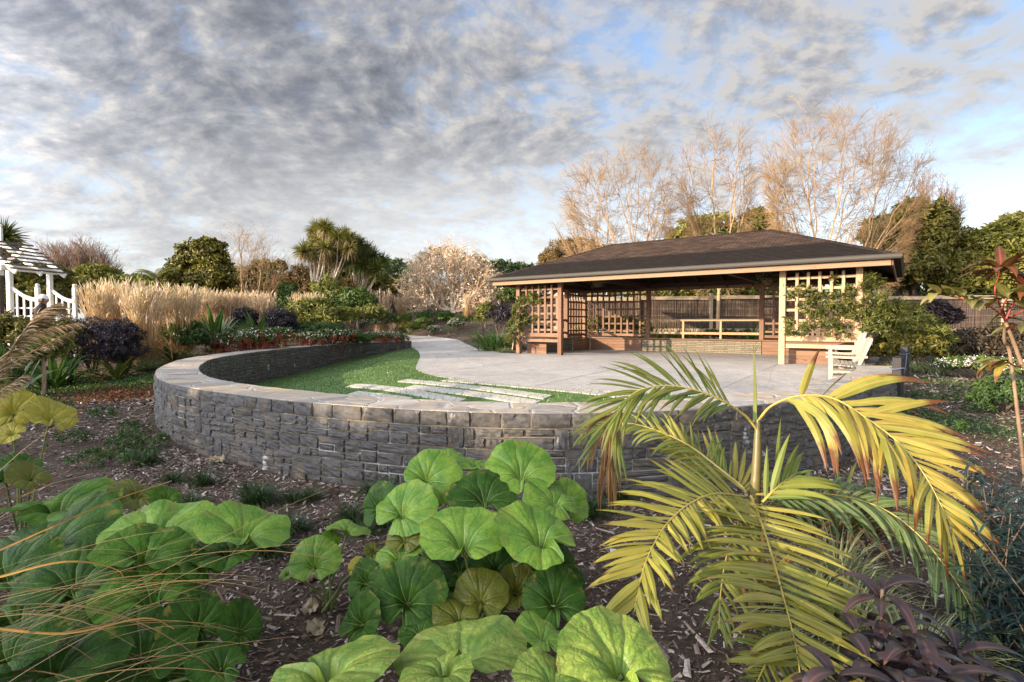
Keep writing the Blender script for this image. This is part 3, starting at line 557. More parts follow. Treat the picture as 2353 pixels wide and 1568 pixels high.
def structure(name, mb, mat, smooth=False):
    o = mb.build(name, mat, org=(0, 0, 0), smooth=smooth); o['kind'] = 'structure'; return o
def build_ground():
    ex = np.array([20, 25, 32, 45, 70, 120, 250, 600, 1500.0])
    xs = np.r_[-ex[::-1], np.arange(-16, 16.01, .2), ex]; ys = np.r_[-300, -60, -20, -8, -3, np.arange(0, 40.01, .2), 43, 46, 55, 70, 100, 160, 300, 700, 1500]
    X, Y = np.meshgrid(xs, ys, indexing='ij'); Z = tz(X, Y)
    mb = MB(); mb.grid(np.stack([X, Y, Z], -1)); structure('ground', mb, M['mulch'], True)
    # lawn
    mb = MB(); mb.grid(LAWN[:, ::-1].transpose(1, 0, 2)); structure('lawn', mb, M['turf'], True)
    # patio: triangulated polygon with many inner points along the path
    import bmesh
    bm = bmesh.new(); pts = resample(np.array(patio_poly+patio_poly[:1]), 260)[:-1]
    vs = [bm.verts.new((p[0], p[1], 0)) for p in pts]; f = bm.faces.new(vs)
    if f.normal.z < 0: f.normal_flip()
    bmesh.ops.triangulate(bm, faces=[f])
    for yy in np.r_[np.arange(7.4, 14.2, .5), np.arange(22.5, 36, 1.0)]:
        bmesh.ops.bisect_plane(bm, geom=bm.verts[:]+bm.edges[:]+bm.faces[:], plane_co=(0, yy, 0), plane_no=(0, 1, 0))
    for xx in np.arange(3, 9, .6): bmesh.ops.bisect_plane(bm, geom=bm.verts[:]+bm.edges[:]+bm.faces[:], plane_co=(xx, 0, 0), plane_no=(1, 0, 0))
    bm.verts.ensure_lookup_table()
    for v in bm.verts: v.co.z = float(patz(v.co.x, v.co.y))
    r = bmesh.ops.extrude_face_region(bm, geom=bm.faces[:])
    for g in r['geom']:
        if isinstance(g, bmesh.types.BMVert): g.co.z -= .12
    bmesh.ops.recalc_face_normals(bm, faces=bm.faces[:])
    me = bpy.data.meshes.new('patio'); bm.to_mesh(me); bm.free(); me.materials.append(M['concrete'])
    o = bpy.data.objects.new('patio', me); COL.objects.link(o); o['kind'] = 'structure'; ORG['patio'] = np.zeros(3)
    # sawn joints
    mb = MB()
    for a, b in (((1150, 905), (1412, 848)), ((1412, 848), (1560, 822)), ((1660, 893), (1787, 837)), ((985, 800), (1190, 815)), ((1000, 858), (1287, 818))):
        A = onz(*a, 0.0)[:2]; B = onz(*b, 0.0)[:2]; d = nrm(B-A); n = np.array([-d[1], d[0]])*.007
        q = np.array([[*(A+n), .003], [*(B+n), .003], [*(B-n), .003], [*(A-n), .003]])
        mb.add(q, [(0, 1, 2, 3)], (0, 0, 0))
    structure('patio_joint', mb, M['joint'])
    # chips over the mulch (nobody could count them)
    mb = MB()
    n = 60000
    reg = []
    for (x0, x1, y0, y1, k) in ((-4, 4.5, 1.1, 6.2, 66000), (-9, -2, 3.5, 12, 26000), (3, 10, 4, 12, 22000), (-3, 1, 18, 27, 2500), (-14, -7, 6, 13, 3500), (-6.5, 4, 27.5, 31, 1200)):
        reg.append(np.c_[U(x0, x1, k), U(y0, y1, k)])
    p = np.concatenate(reg); d = dpoly(p[:, 0], p[:, 1], [tuple(q) for q in WC], closed=False)
    ok = ~inpoly(p[:, 0], p[:, 1], patio_poly) & ~inpoly(p[:, 0], p[:, 1], inner_poly) & (d > .34)
    p = p[ok]; n = len(p)
    far = np.clip(p[:, 1]/7, .7, 2.2)
    L = (.018+.065*rng.random(n)**1.9)*far; W = L*U(.15, .5, n)
    up = np.tile([0, 0, 1.0], (n, 1)); Rm = rotm(n, up, .28)
    mb.scatter(*CHIP, np.c_[p, tz(p[:, 0], p[:, 1])+.006*far], Rm, np.c_[L, W, W*.35], Rn=rng.random(n))
    k = 500                                          # larger bark flakes and sticks
    q = np.c_[U(-3, 3.5, k), U(1.3, 5.4, k)]; d = dpoly(q[:, 0], q[:, 1], [tuple(z) for z in WC], closed=False); q = q[(d > .4) & ~inpoly(q[:, 0], q[:, 1], inner_poly)]; k = len(q)
    L = U(.05, .16, k); mb.scatter(*CHIP, np.c_[q, tz(q[:, 0], q[:, 1])+.012], rotm(k, np.tile([0, 0, 1.0], (k, 1)), .25), np.c_[L, L*U(.07, .3, k), L*.1], Rn=.25+.75*rng.random(k))
    o = mb.build('mulch_chips', M['chips'], org=(0, 0, 0)); o['kind'] = 'stuff'
    # small pale specks scattered on the turf
    k = 1500; a = rng.integers(2, 150, k); b = rng.integers(1, 20, k); P = LAWN[a, b]+np.c_[U(-.12, .12, k), U(-.12, .12, k), np.full(k, .012)]
    mb = MB(); mb.scatter(*LEAF4, P, rotm(k, np.tile([0, 0, 1.0], (k, 1)), .4), U(.014, .034, k)); o = mb.build('pale_specks', M['petal'], org=(0, 0, 0)); o['kind'] = 'stuff'
    # dead leaves blown over the paving
    k = 700; q = np.c_[U(-6, 9, k), U(8, 26, k)]; ok = inpoly(q[:, 0], q[:, 1], patio_poly); q = q[ok]; dd = dpoly(q[:, 0], q[:, 1], patio_poly); q = q[rng.random(len(q)) < .12+.8*np.exp(-dd/.7)]; k = len(q)
    mb = MB(); mb.scatter(*LEAF6, np.c_[q, patz(q[:, 0], q[:, 1])+.012], rotm(k, np.tile([0, 0, 1.0], (k, 1)), .25), U(.03, .075, k)); o = mb.build('leaf_litter', M['rust'], org=(0, 0, 0)); o['kind'] = 'stuff'
    # short blades of turf
    k = 60000; ii = rng.random(k)*158; jj = rng.random(k)*20.5; i0 = ii.astype(int); j0 = jj.astype(int); fi = (ii-i0)[:, None]; fj = (jj-j0)[:, None]
    P = LAWN[i0, j0]*(1-fi)*(1-fj)+LAWN[i0+1, j0]*fi*(1-fj)+LAWN[i0, j0+1]*(1-fi)*fj+LAWN[i0+1, j0+1]*fi*fj
    Pp, S = arcs(P, U(0, 2*PI, k), U(.025, .05, k), U(.9, 1.5, k), U(0, .8, k), 3)
    mb = MB(); mb.strips(Pp, np.outer(U(.003, .005, k), [1, .8, .1]), S); o = mb.build('turf_blades', M['turf_blade'], org=(0, 0, 0)); o['kind'] = 'stuff'
M['turf_blade'] = leafmat('turf_blade', (.06, .12, .032), (.13, .21, .065), var=.2, trans=.15)

# ------------------------------------------------------------------ stone wall
def curve_at(arr, nor, s, L):
    x = np.interp(s, L, arr[:, 0]); y = np.interp(s, L, arr[:, 1]); nx = np.interp(s, L, nor[:, 0]); ny = np.interp(s, L, nor[:, 1])
    return x, y, nx, ny
def stones(mb, arr, nor, z0, z1, rows, wr, bulge, na, nb, split=.3, top=None):
    L = np.r_[0, np.cumsum(np.linalg.norm(np.diff(arr, axis=0), axis=1))]; tot = L[-1]
    z = z1; first = True
    while z > z0+.03:
        h = U(*rows) if not (first and top) else top
        zb = max(z0, z-h); s = U(-.2, 0)
        while s < tot-.02:
            w = U(*wr)*(1.0 if not first else .85)
            if tot-s-w < .1: w = tot-s
            a, b, m = max(s, 0), s+w, zb+(z-zb)*U(.38, .62); c = a+(b-a)*U(.35, .65); q = rng.random(); m2 = zb+(z-zb)*U(.38, .62)
            if first or z-zb < .1: cells = [(a, b, zb, z)]
            elif q < .30: cells = [(a, b, m, z), (a, b, zb, m)]
            elif q < .48: cells = [(a, b, m, z), (a, c, zb, m), (c, b, zb, m)]
            elif q < .66: cells = [(a, c, m, z), (c, b, m, z), (a, b, zb, m)]
            elif q < .78: cells = [(a, c, zb, z), (c, b, m, z), (c, b, zb, m)]
            elif q < .88: cells = [(a, c, m, z), (a, c, zb, m), (c, b, m2, z), (c, b, zb, m2)]
            elif q < .94: cells = [(a, c, zb, z), (c, b, zb, z)]
            else: cells = [(a, b, zb+(z-zb)*.68, z), (a, c, zb+(z-zb)*.34, zb+(z-zb)*.68), (c, b, zb+(z-zb)*.34, zb+(z-zb)*.68), (a, b, zb, zb+(z-zb)*.34)]
            for (a, b, c, d) in cells:
                jt = .004+.0025*rng.random(); a += jt; b -= jt; c += jt; d -= jt if not first else 0.001
                ch = min(.007, (b-a)*.2); cz = min(.006, (d-c)*.2)
                us = np.r_[a, a+ch, np.linspace(a+ch, b-ch, na)[1:-1], b-ch, b]; zs = np.r_[c, c+cz, np.linspace(c+cz, d-cz, nb)[1:-1], d-cz, d]
                A, B = np.meshgrid(us, zs, indexing='ij')
                A = A.copy(); B = B.copy()
                A[1:-1, 1:-1] += rng.normal(0, .006, A[1:-1, 1:-1].shape); 
                dep = np.zeros_like(A); tilt = rng.normal(0, .006, 2)
                dep[1:-1, 1:-1] = bulge*(.55+.5*rng.random())+rng.normal(0, bulge*.22, dep[1:-1, 1:-1].shape)
                dep[2:-2, 2:-2] += bulge*.55*rng.random()
                dep += tilt[0]*np.linspace(-1, 1, A.shape[0])[:, None]*(dep > 0)+tilt[1]*np.linspace(-1, 1, A.shape[1])[None]*(dep > 0)
                # irregular corners
                A[[0, 0, -1, -1], [0, -1, 0, -1]] += np.array([1, 1, -1, -1])*U(0, .008, 4)
                x, y, nx, ny = curve_at(arr, nor, A, L)
                V = np.stack([x+nx*dep, y+ny*dep, B], -1); C = np.tile([rng.random(), .5, .5], (V.shape[0]*V.shape[1], 1))
                mb.grid(V[::-1], C)
            s += w
        z = zb; first = False
    return mb
def build_wall():
    w = thing('stone_wall', 'low curved basalt block wall with flagstone capping around the lawn', 'wall', (0, 5, -.4))
    mb = MB(); stones(mb, WO, WN, -.6, .298, (.165, .215), (.22, .48), .017, 6, 5, .33, top=.13); mb.build('outer_stonework', M['stone'], w)
    mb = MB(); stones(mb, WI[::-1], -WN[::-1], -.72, .298, (.16, .22), (.3, .8), .02, 5, 4, .25, top=.10); o = mb.build('inner_stonework', M['stone'], w)
    # mortar core between the two faces
    mb = MB()
    for off, flip in ((WO-WN*.003, False), (WI+WN*.003, True)):
        V = np.stack([np.c_[off, np.full(len(off), z)] for z in (-.8, .285)], 1); mb.grid(V if flip else V[::-1])
    mb.build('mortar_core', M['mortar'], w)
    # capping: a slab of flags with a slightly uneven top
    us = np.linspace(0, 1, 9); P = WI[:, None]*(1-us)[None, :, None]+WO[:, None]*us[None, :, None]
    zz = .302+.004*np.sin(P[..., 0]*9)*np.sin(P[..., 1]*7)+rng.normal(0, .0012, P.shape[:2])
    T = np.concatenate([P, zz[..., None]], -1)
    T = np.concatenate([np.concatenate([WI[:, None]+WN[:, None]*.002, np.full((len(WI), 1, 1), .27)], -1), T, np.concatenate([WO[:, None]-WN[:, None]*.002, np.full((len(WI), 1, 1), .27)], -1)], 1)
    mb = MB(); mb.grid(T[::-1]); mb.build('capping', M['cap'], w)
    # end faces
    mb = MB()
    for i, sg in ((0, 1), (-1, -1)):
        a = WI[i]; b = WO[i]; arr = np.linspace(b, a, 12) if sg > 0 else np.linspace(a, b, 12); nor = np.repeat((-WT[i]*sg)[None], 12, 0)
        stones(mb, arr, nor, -.6, .27, (.1, .14), (.15, .35), .015, 4, 3)
        V = np.stack([np.c_[arr, np.full(12, z)] for z in (-.8, .3)], 1); mb.grid(V[::-1])
    mb.build('end_stonework', M['stone'], w)

def build_strips():
    z0 = -.14
    S = [((960, 331), (1055, 327), (1500, 409), (1620, 413)), ((955, 373), (1080, 366), (1230, 405), (1350, 403)), ((1225, 309), (1310, 303), (1960, 395), (2030, 386)),
         ((1260, 340), (1345, 333), (1880, 424), (1990, 417)), ((1450, 306), (1520, 301), (2400, 394), (2460, 390))]
    lab = ['long pale concrete strip set in turf, the one starting furthest left', 'short pale concrete strip in turf half hidden by the front wall', 'pale concrete strip in turf, middle of the five and ending clear of the wall',
           'pale concrete strip in turf second nearest the front wall', 'pale concrete strip in turf lying nearest the patio edge']
    for c, l in zip(S, lab):
        P = [onz((350+x/2.139)/1.0191, (750+y/2.139)/1.0191, z0) for x, y in c]
        ends = []
        for a, b in ((0, 1), (2, 3)):
            x, y = (c[a][0]+c[b][0])/2, (c[a][1]+c[b][1])/2; z = z0
            for _ in range(6): p = onz((350+x/2.139)/1.0191, (750+y/2.139)/1.0191, z); z = .5*z+.5*lawnz(*p[:2])
            ends.append(p)
        A, B = ends; d = nrm((B-A)[:2]); n = np.array([-d[1], d[0]])*.11; m = 24; mb = MB(); t = np.linspace(0, 1, m)[:, None]; mid = A[:2]*(1-t)+B[:2]*t; near, far = mid-n, mid+n
        zn, zf = [np.polyval(np.polyfit(t[:, 0], np.array([lawnz(*w) for w in q]), 3), t[:, 0])+.018 for q in (near, far)]
        V = np.array([[np.r_[b, y2-.05], np.r_[b, y2], np.r_[a, y1], np.r_[a, y1-.05]] for a, b, y1, y2 in zip(near, far, zn, zf)]); mb.grid(V)
        for e in (0, -1): mb.add(V[e], [(0, 1, 2, 3)], (0, 0, 0))
        tag(mb.build('paving_strip', M['strip'], org=(A[0], A[1], zn[0])), l, 'paving strip', 'concrete strips set in the turf')

# ------------------------------------------------------------------ pavilion
def build_pavilion():
    root = thing('pavilion', 'open timber pavilion with dark shingle hip roof, trellis corners and bench seats', 'pavilion', (*loc2(5, 2.4), 0))
    L3 = lambda s, v, z: np.array([*loc2(s, v), z])
    W, D, oh = 10.02, 4.8, .75; ez, rz = 2.585, 3.86
    fr, sd = (*PD, 0), (*PB, 0)
    hd = D/2+oh
    E = [(-oh, -oh), (W+oh, -oh), (W+oh, D+oh), (-oh, D+oh)]; Rg = [(-oh+hd, D/2), (W+oh-hd, D/2)]
    faces = [(E[0], E[1], Rg[1], Rg[0]), (E[1], E[2], Rg[1], Rg[1]), (E[2], E[3], Rg[0], Rg[1]), (E[3], E[0], Rg[0], Rg[0])]
    mb = MB(); nc = 27
    for a, b, c, d in faces:
        a, b, c, d = [np.array(q, float) for q in (a, b, c, d)]
        ax = nrm(b-a); Lb = np.linalg.norm(b-a); slope = math.hypot(hd, rz-ez); k0 = (d-a)@ax
        rows = []
        for i in range(nc):
            for t, lift in ((i/nc, .030), ((i+1)/nc, .004)):
                l = a+(d-a)*t; r = b+(c-b)*t; row = []
                for q in np.linspace(0, 1, 24):
                    p = l+(r-l)*q; row.append((*p, ez+(rz-ez)*t+lift, (p-a)@ax, t*slope))
                rows.append(row)
        Rw = np.array(rows); V = np.stack([np.array([L3(*p[:3]) for p in row]) for row in Rw])
        C = np.concatenate([Rw[..., 3:5], np.zeros(Rw.shape[:2]+(1,))], -1).reshape(-1, 3)
        mb.grid(V.transpose(1, 0, 2), C.reshape(Rw.shape[0], Rw.shape[1], 3).transpose(1, 0, 2).reshape(-1, 3))
    roof = mb.build('roof', M['shingle'], root)
    mb = MB()
    for (p, q, z0, z1) in ((Rg[0], Rg[1], rz, rz), (E[0], Rg[0], ez, rz), (E[1], Rg[1], ez, rz), (E[2], Rg[1], ez, rz), (E[3], Rg[0], ez, rz)):
        for k in range(22):
            t0, t1 = k/22, (k+1)/22+.01; A = L3(p[0]+(q[0]-p[0])*t0, p[1]+(q[1]-p[1])*t0, z0+(z1-z0)*t0+.03); B = L3(p[0]+(q[0]-p[0])*t1, p[1]+(q[1]-p[1])*t1, z0+(z1-z0)*t1+.022)
            d = nrm(B-A); x = nrm(np.cross(d, (0, 0, 1)))*.13; dn = np.array([0, 0, -.045])
            mb.add([A-x+dn, A, A+x+dn, B-x+dn, B, B+x+dn], [(0, 1, 4, 3), (1, 2, 5, 4)], (k*.3, 9.03+k*.5, 0))
    mb.build('ridge_capping', M['shingle'], roof)
    # lining under the roof
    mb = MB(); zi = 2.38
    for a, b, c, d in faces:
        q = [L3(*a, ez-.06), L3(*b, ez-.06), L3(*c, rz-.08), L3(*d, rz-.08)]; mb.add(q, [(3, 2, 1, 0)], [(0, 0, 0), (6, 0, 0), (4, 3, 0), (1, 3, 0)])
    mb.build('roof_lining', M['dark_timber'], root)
    mb = MB()
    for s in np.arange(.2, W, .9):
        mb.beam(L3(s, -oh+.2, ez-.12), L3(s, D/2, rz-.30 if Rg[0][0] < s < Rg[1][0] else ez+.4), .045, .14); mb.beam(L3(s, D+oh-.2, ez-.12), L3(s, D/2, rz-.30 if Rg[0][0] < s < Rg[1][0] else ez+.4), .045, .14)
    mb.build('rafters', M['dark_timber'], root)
    # gutters and fascias
    gp = [(0.0, -.105), (.055, -.105), (.085, -.07), (.085, -.012), (.10, 0.0), (.09, .006), (.07, -.01), (.065, -.06), (.0, -.06)]
    for i in range(4):
        a = np.array(E[i]); b = np.array(E[(i+1) % 4]); ax = nrm(b-a); out = np.array([ax[1], -ax[0]])
        V = np.array([[L3(*(p+out*(x-.0)+ax*sgn*(x)), ez+z+.012) for x, z in gp] for p, sgn in ((a, -1), (b, 1))])
        mb = MB(); mb.grid(V.transpose(0, 1, 2)); g = mb.build('gutter', M['gutter'], root)
        mb = MB(); ins = .10
        mb.beam(L3(*(a-out*(ins)+ax*.12), ez-.165), L3(*(b-out*(ins)-ax*.12), ez-.165), .04, .13); mb.build('fascia', M['fascia'] if i == 0 else M['timber'], root, bevel=.004)
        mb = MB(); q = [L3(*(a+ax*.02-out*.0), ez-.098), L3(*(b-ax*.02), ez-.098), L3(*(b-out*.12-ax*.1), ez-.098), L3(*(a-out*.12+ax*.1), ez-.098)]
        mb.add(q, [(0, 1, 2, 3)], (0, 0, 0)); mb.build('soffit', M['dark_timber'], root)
    # posts
    P = [(0, 0), (1.68, 0), (8.35, 0), (W, 0), (0, D), (2.8, D), (6.9, D), (W, D), (0, 3.3), (W, 3.3), (W, 1.6)]
    for k, (s, v) in enumerate(P):
        mb = MB(); mb.post(L3(s, v, 0), 0, 2.42, .145, .145, ax=fr); mb.build('post', M['timber_pale'] if k in (2, 3) else M['timber'], root, bevel=.006)
    mb = MB()
    for a, b in (((0, 0), (W, 0)), ((0, D), (W, D)), ((0, 0), (0, D)), ((W, 0), (W, D)), ((2.8, 0), (2.8, D)), ((6.9, 0), (6.9, D))):
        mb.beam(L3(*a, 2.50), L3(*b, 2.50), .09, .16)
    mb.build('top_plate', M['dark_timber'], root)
    # trellis panels
    def trellis(a, b, z0, z1, nv, nh, mat, nm='trellis_panel'):
        a = np.array(a, float); b = np.array(b, float); ax = nrm(b-a); A = a+ax*.075; B = b-ax*.075; mb = MB(); n = np.array([-ax[1], ax[0]])
        for k in range(nv):
            p = A+(B-A)*(k+1)/(nv+1); mb.beam(L3(*(p-n*.02), z0), L3(*(p-n*.02), z1), .068, .036, up=np.array([*(PD*n[0]+PB*n[1]), 0]))
        for k in range(nh):
            z = z0+(z1-z0)*(k+.5)/nh; mb.beam(L3(*(A+n*.018), z), L3(*(B+n*.018), z), .036, .066)
        return mb.build(nm, mat, root)
    trellis((0, 0), (1.68, 0), .70, 2.34, 5, 6, M['timber']); trellis((8.35, 0), (W, 0), .72, 2.34, 5, 6, M['timber_pale'])
    trellis((0, D), (2.8, D), .62, 2.34, 9, 6, M['timber']); trellis((6.9, D), (W, D), .62, 2.34, 9, 6, M['timber'])
    trellis((0, D), (0, 3.3), .62, 2.34, 5, 6, M['timber']); trellis((W, 3.3), (W, D), .62, 2.34, 5, 6, M['timber']); trellis((W, 0), (W, 1.6), .7, 2.34, 5, 6, M['timber'])
    def rail(a, b, z, w, h, m='timber', nm='rail'):
        mb = MB(); a = np.array(a, float); b = np.array(b, float); ax = nrm(b-a)*.073; mb.beam(L3(*(a+ax), z), L3(*(b-ax), z), w, h); mb.build(nm, M[m], root, bevel=.004)
    for a, b, m in (((0, 0), (1.68, 0), 'timber'), ((8.35, 0), (W, 0), 'timber_pale')):
        rail(a, b, .665, .05, .125, m); rail(a, b, .475, .05, .10, m)
    for z, h in ((1.18, .085), (.69, .085)):
        rail((2.8, D), (6.9, D), z, .07, h, 'timber_pale'); rail((0, 3.3), (0, 1.2), z, .06, h, 'timber'); rail((W, 3.3), (W, 1.6), z, .06, h, 'timber')
    for s in (4.17, 5.53):
        mb = MB(); mb.post(L3(s, D, 0), .735, 1.136, .07, .06, ax=fr); mb.build('baluster', M['timber_pale'], root); 
        mb = MB(); mb.post(L3(s, D, 0), .47, .646, .07, .06, ax=fr); mb.build('baluster', M['timber_pale'], root)
    for a, b in (((0, D), (2.8, D)), ((6.9, D), (W, D)), ((0, D), (0, 3.3))): rail(a, b, .60, .05, .10)
    # bench seats with stone and boarded bases
    def seat(a, b, n):          # a, b on the front edge; n towards the wall
        a = np.array(a, float); b = np.array(b, float); n = np.array(n, float); mb = MB()
        for k in range(4): mb.beam(L3(*(a+n*(.06+k*.118)), .475), L3(*(b+n*(.06+k*.118)), .475), .105, .042)
        mb.build('bench_seat', M['timber'], root, bevel=.004)
    seat((.55, 4.28), (9.47, 4.28), (0, 1)); seat((.52, 1.2), (.52, 4.2), (-1, 0)); seat((9.5, .1), (9.5, 4.2), (1, 0)); seat((.1, .45), (1.5, .45), (0, -1)); seat((8.5, .45), (9.4, .45), (0, -1))
    def base(a, b, mat, nm, thick=.1):
        a = np.array(a, float); b = np.array(b, float); mb = MB(); ax = nrm(b-a); n = np.array([-ax[1], ax[0]]); Lb = np.linalg.norm(b-a)
        for z0, z1 in ((.0, .448),):
            q = [a, b, b+n*thick, a+n*thick]; V = [L3(*p, z0) for p in q]+[L3(*p, z1) for p in q]
            u = [0, Lb, Lb+thick, thick]; C = [(x, z0, 0) for x in u]+[(x, z1, 0) for x in u]
            mb.add(V, [(0, 1, 5, 4), (1, 2, 6, 5), (2, 3, 7, 6), (3, 0, 4, 7), (4, 5, 6, 7)], np.array(C))
        mb.build(nm, M[mat], root)
    def boards(a, b):
        mb = MB()
        for k in range(4): mb.beam(L3(*a, .056+k*.112), L3(*b, .056+k*.112), .03, .106)
        mb.build('boarded_base', M['timber'], root)
    base((2.72, 4.36), (6.98, 4.36), 'ledge', 'stone_base', .4); boards((.5, 4.38), (2.7, 4.38)); boards((7.0, 4.38), (9.5, 4.38))
    base((.44, 3.0), (.44, 1.0), 'ledge', 'stone_base', -.4); boards((.46, 3.02), (.46, 4.36)); boards((9.56, .2), (9.56, 4.36)); boards((.1, .38), (.9, .38)); boards((8.45, .38), (9.5, .38))
    # hanging baskets: things of their own
    for px, py, d, lab in ((1372, 648, 19.2, 'trailing plant in a brown basket hanging under the left half of the roof'), (1763, 641, 16.2, 'trailing plant in a brown basket hanging beside the right lit post')):
        c = at(px, py, d); h = thing('hanging_basket', lab, 'hanging basket', (c[0], c[1], c[2]), 'baskets hanging under the pavilion roof')
        mb = MB(); mb.lathe(c, [(.02, -.2), (.13, -.15), (.2, 0), (.205, .02), (.19, .02), (.17, -.02)], 14); mb.build('basket', M['basket'], h, smooth=True)
        mb = MB(); a = np.arange(3)*2.1; Pp = np.stack([np.stack([c+np.array([.19*math.cos(t), .19*math.sin(t), .02]), c+np.array([0, 0, .42])]) for t in a]); mb.tubes(Pp, np.full((3, 2), .006), 4); mb.build('chain', M['steel'], h)
        mb = MB(); n = 130; q = c+rng.normal(0, 1, (n, 3))*[.17, .17, .10]; q[:, 2] -= .02; mb.scatter(*LEAF6, q, rotm(n), U(.06, .12, n)); mb.build('foliage', M['mid_shrub'], h)

def build_bench():
    ax = nrm(np.array([.50, .866])); dp = np.array([ax[1], -ax[0]])
    def one(o, Lb, label):
        zb = float(patz(*(np.array(o)+dp*.2))); r = thing('garden_bench', label, 'bench', (*o, zb), 'weathered white garden benches on the patio')
        Q = lambda a, b, z: np.array([*(np.array(o)+ax*a+dp*b), z+zb])
        W3 = np.array([*ax, 0]); D3 = np.array([*dp, 0]); m = M['bench']
        for a in (.04, Lb-.04):
            mb = MB(); mb.beam(Q(a, .05, 0), Q(a, .05, .56), .07, .07, up=D3); mb.build('front_leg', m, r, bevel=.006)
            mb = MB(); mb.beam(Q(a, .50, 0), Q(a, .50, .42), .07, .06, up=D3); mb.beam(Q(a, .50, .40), Q(a, .69, .90), .07, .055, up=D3); mb.build('rear_leg', m, r, bevel=.006)
            # arm with a slight dip and rounded nose
            t = np.linspace(0, 1, 9); P = np.array([Q(a, -.04+.68*x, .585-.018*math.sin(PI*x)-(.012 if x < .05 else 0)) for x in t]); mb = MB()
            V = np.array([[p+W3*.055+[0, 0, .018], p-W3*.055+[0, 0, .018], p-W3*.055-[0, 0, .02], p+W3*.055-[0, 0, .02], p+W3*.055+[0, 0, .018]] for p in P]); mb.grid(V, np.array([[3*x, j*.1, 0] for x in t for j in range(5)]))
            mb.add(V[0, :4], [(0, 1, 2, 3)], (0, 0, 0)); mb.build('armrest', m, r)
            mb = MB(); mb.beam(Q(a, .08, .16), Q(a, .48, .16), .04, .06); mb.build('stretcher', m, r)
        mb = MB()
        for k in range(7): mb.beam(Q(.0, .05+k*.071, .425-.006*k), Q(Lb, .05+k*.071, .425-.006*k), .056, .022)
        mb.build('seat', m, r, bevel=.003)
        mb = MB(); mb.beam(Q(.075, .035, .375), Q(Lb-.075, .035, .375), .03, .075); mb.build('apron', m, r)
        # back: vertical boards with a scalloped head
        mb = MB(); n = int(round((Lb-.1)/.12)); bw = (Lb-.1)/n
        for k in range(n):
            u0 = .05+k*bw+.004; u1 = u0+bw-.008; pts = []
            for q in np.linspace(0, 1, 6):
                u = u0+(u1-u0)*q; zt = .87+.055*abs(math.sin(PI*(u-.05)/(Lb-.1)*2))+.012*math.sin(PI*q); pts.append((u, zt))
            f = lambda u, z, tk: Q(u, .52+.18*(z-.42)/.48+tk, z)
            low = [(u0, .44), (u1, .44)]; ring = [low[0], low[1]]+pts[::-1]; nn = len(ring); oz = rng.random()*20
            V = [f(u, z, 0) for u, z in ring]+[f(u, z, .025) for u, z in ring]; C = [(z+oz, u, 0) for u, z in ring]+[(z+oz, u, .03) for u, z in ring]
            b0 = len(mb.V); mb.add(V, [tuple([0, 1, 1+nn, nn])], np.array(C)); st = mb.n-2*nn
            mb.F.append((np.array([list(range(st, st+nn))]), 0)); mb.F.append((np.array([list(range(st+2*nn-1, st+nn-1, -1))]), 0))
            mb.F.append((np.array([[st+i, st+(i+1) % nn, st+nn+(i+1) % nn, st+nn+i] for i in range(nn)]), 0))
        mb.build('backrest', m, r)
        mb = MB(); mb.beam(Q(.07, .58, .47), Q(Lb-.07, .58, .47), .03, .06); mb.beam(Q(.07, .70, .84), Q(Lb-.07, .70, .84), .03, .06); mb.build('back_rail', m, r)
    o = np.array([6.08, 10.45]); one(o, 1.7, 'weathered white timber bench nearest the end of the stone wall'); one(o+ax*1.82, 1.2, 'weathered white timber bench standing behind another, nearer the pavilion vine')

def build_posts():
    for px, d, w, ztop, lab in ((2066, 8.0, .15, .55, 'dark square post standing against the right end of the wall'), (2081, 11.6, .17, .56, 'dark square post further back with blue rope, behind the wall end')):
        p = at(px, 743, d); g = gz(p[0], p[1]); r = thing('rope_post', lab, 'post', (p[0], p[1], g), 'dark rope posts by the wall end')
        mb = MB(); mb.post(p, g-.2, ztop, w*.8, w*.8, ax=(.8, .6, 0)); mb.add([(p[0]+a*w*.38, p[1]+b*w*.38, ztop+.003) for a, b in ((-1, -1), (1, -1), (1, 1), (-1, 1))]+[(p[0], p[1], ztop+.03)], [(0, 1, 4), (1, 2, 4), (2, 3, 4), (3, 0, 4)], (0, 0, 0)); mb.build('shaft', M['black_post'], r, bevel=.008)
        mb = MB(); q = np.array([p[0], p[1], ztop-.16]); t = np.linspace(0, 2*PI, 20); mb.tubes(np.stack([q[0]+.085*np.cos(t)*1.15, q[1]+.085*np.sin(t)*1.15, q[2]+.01*np.sin(3*t)], -1)[None], np.full((1, 20), .010), 6)
        if px > 2070: mb.tubes(catmull([q+(-.03, -.1, .02), q+(-.06, -.12, -.2), q+(-.14, -.16, -.5), q+(-.25, -.2, -.72)], 14)[None], np.full((1, 14), .013), 6)
        mb.build('rope', M['rope'], r, smooth=True)

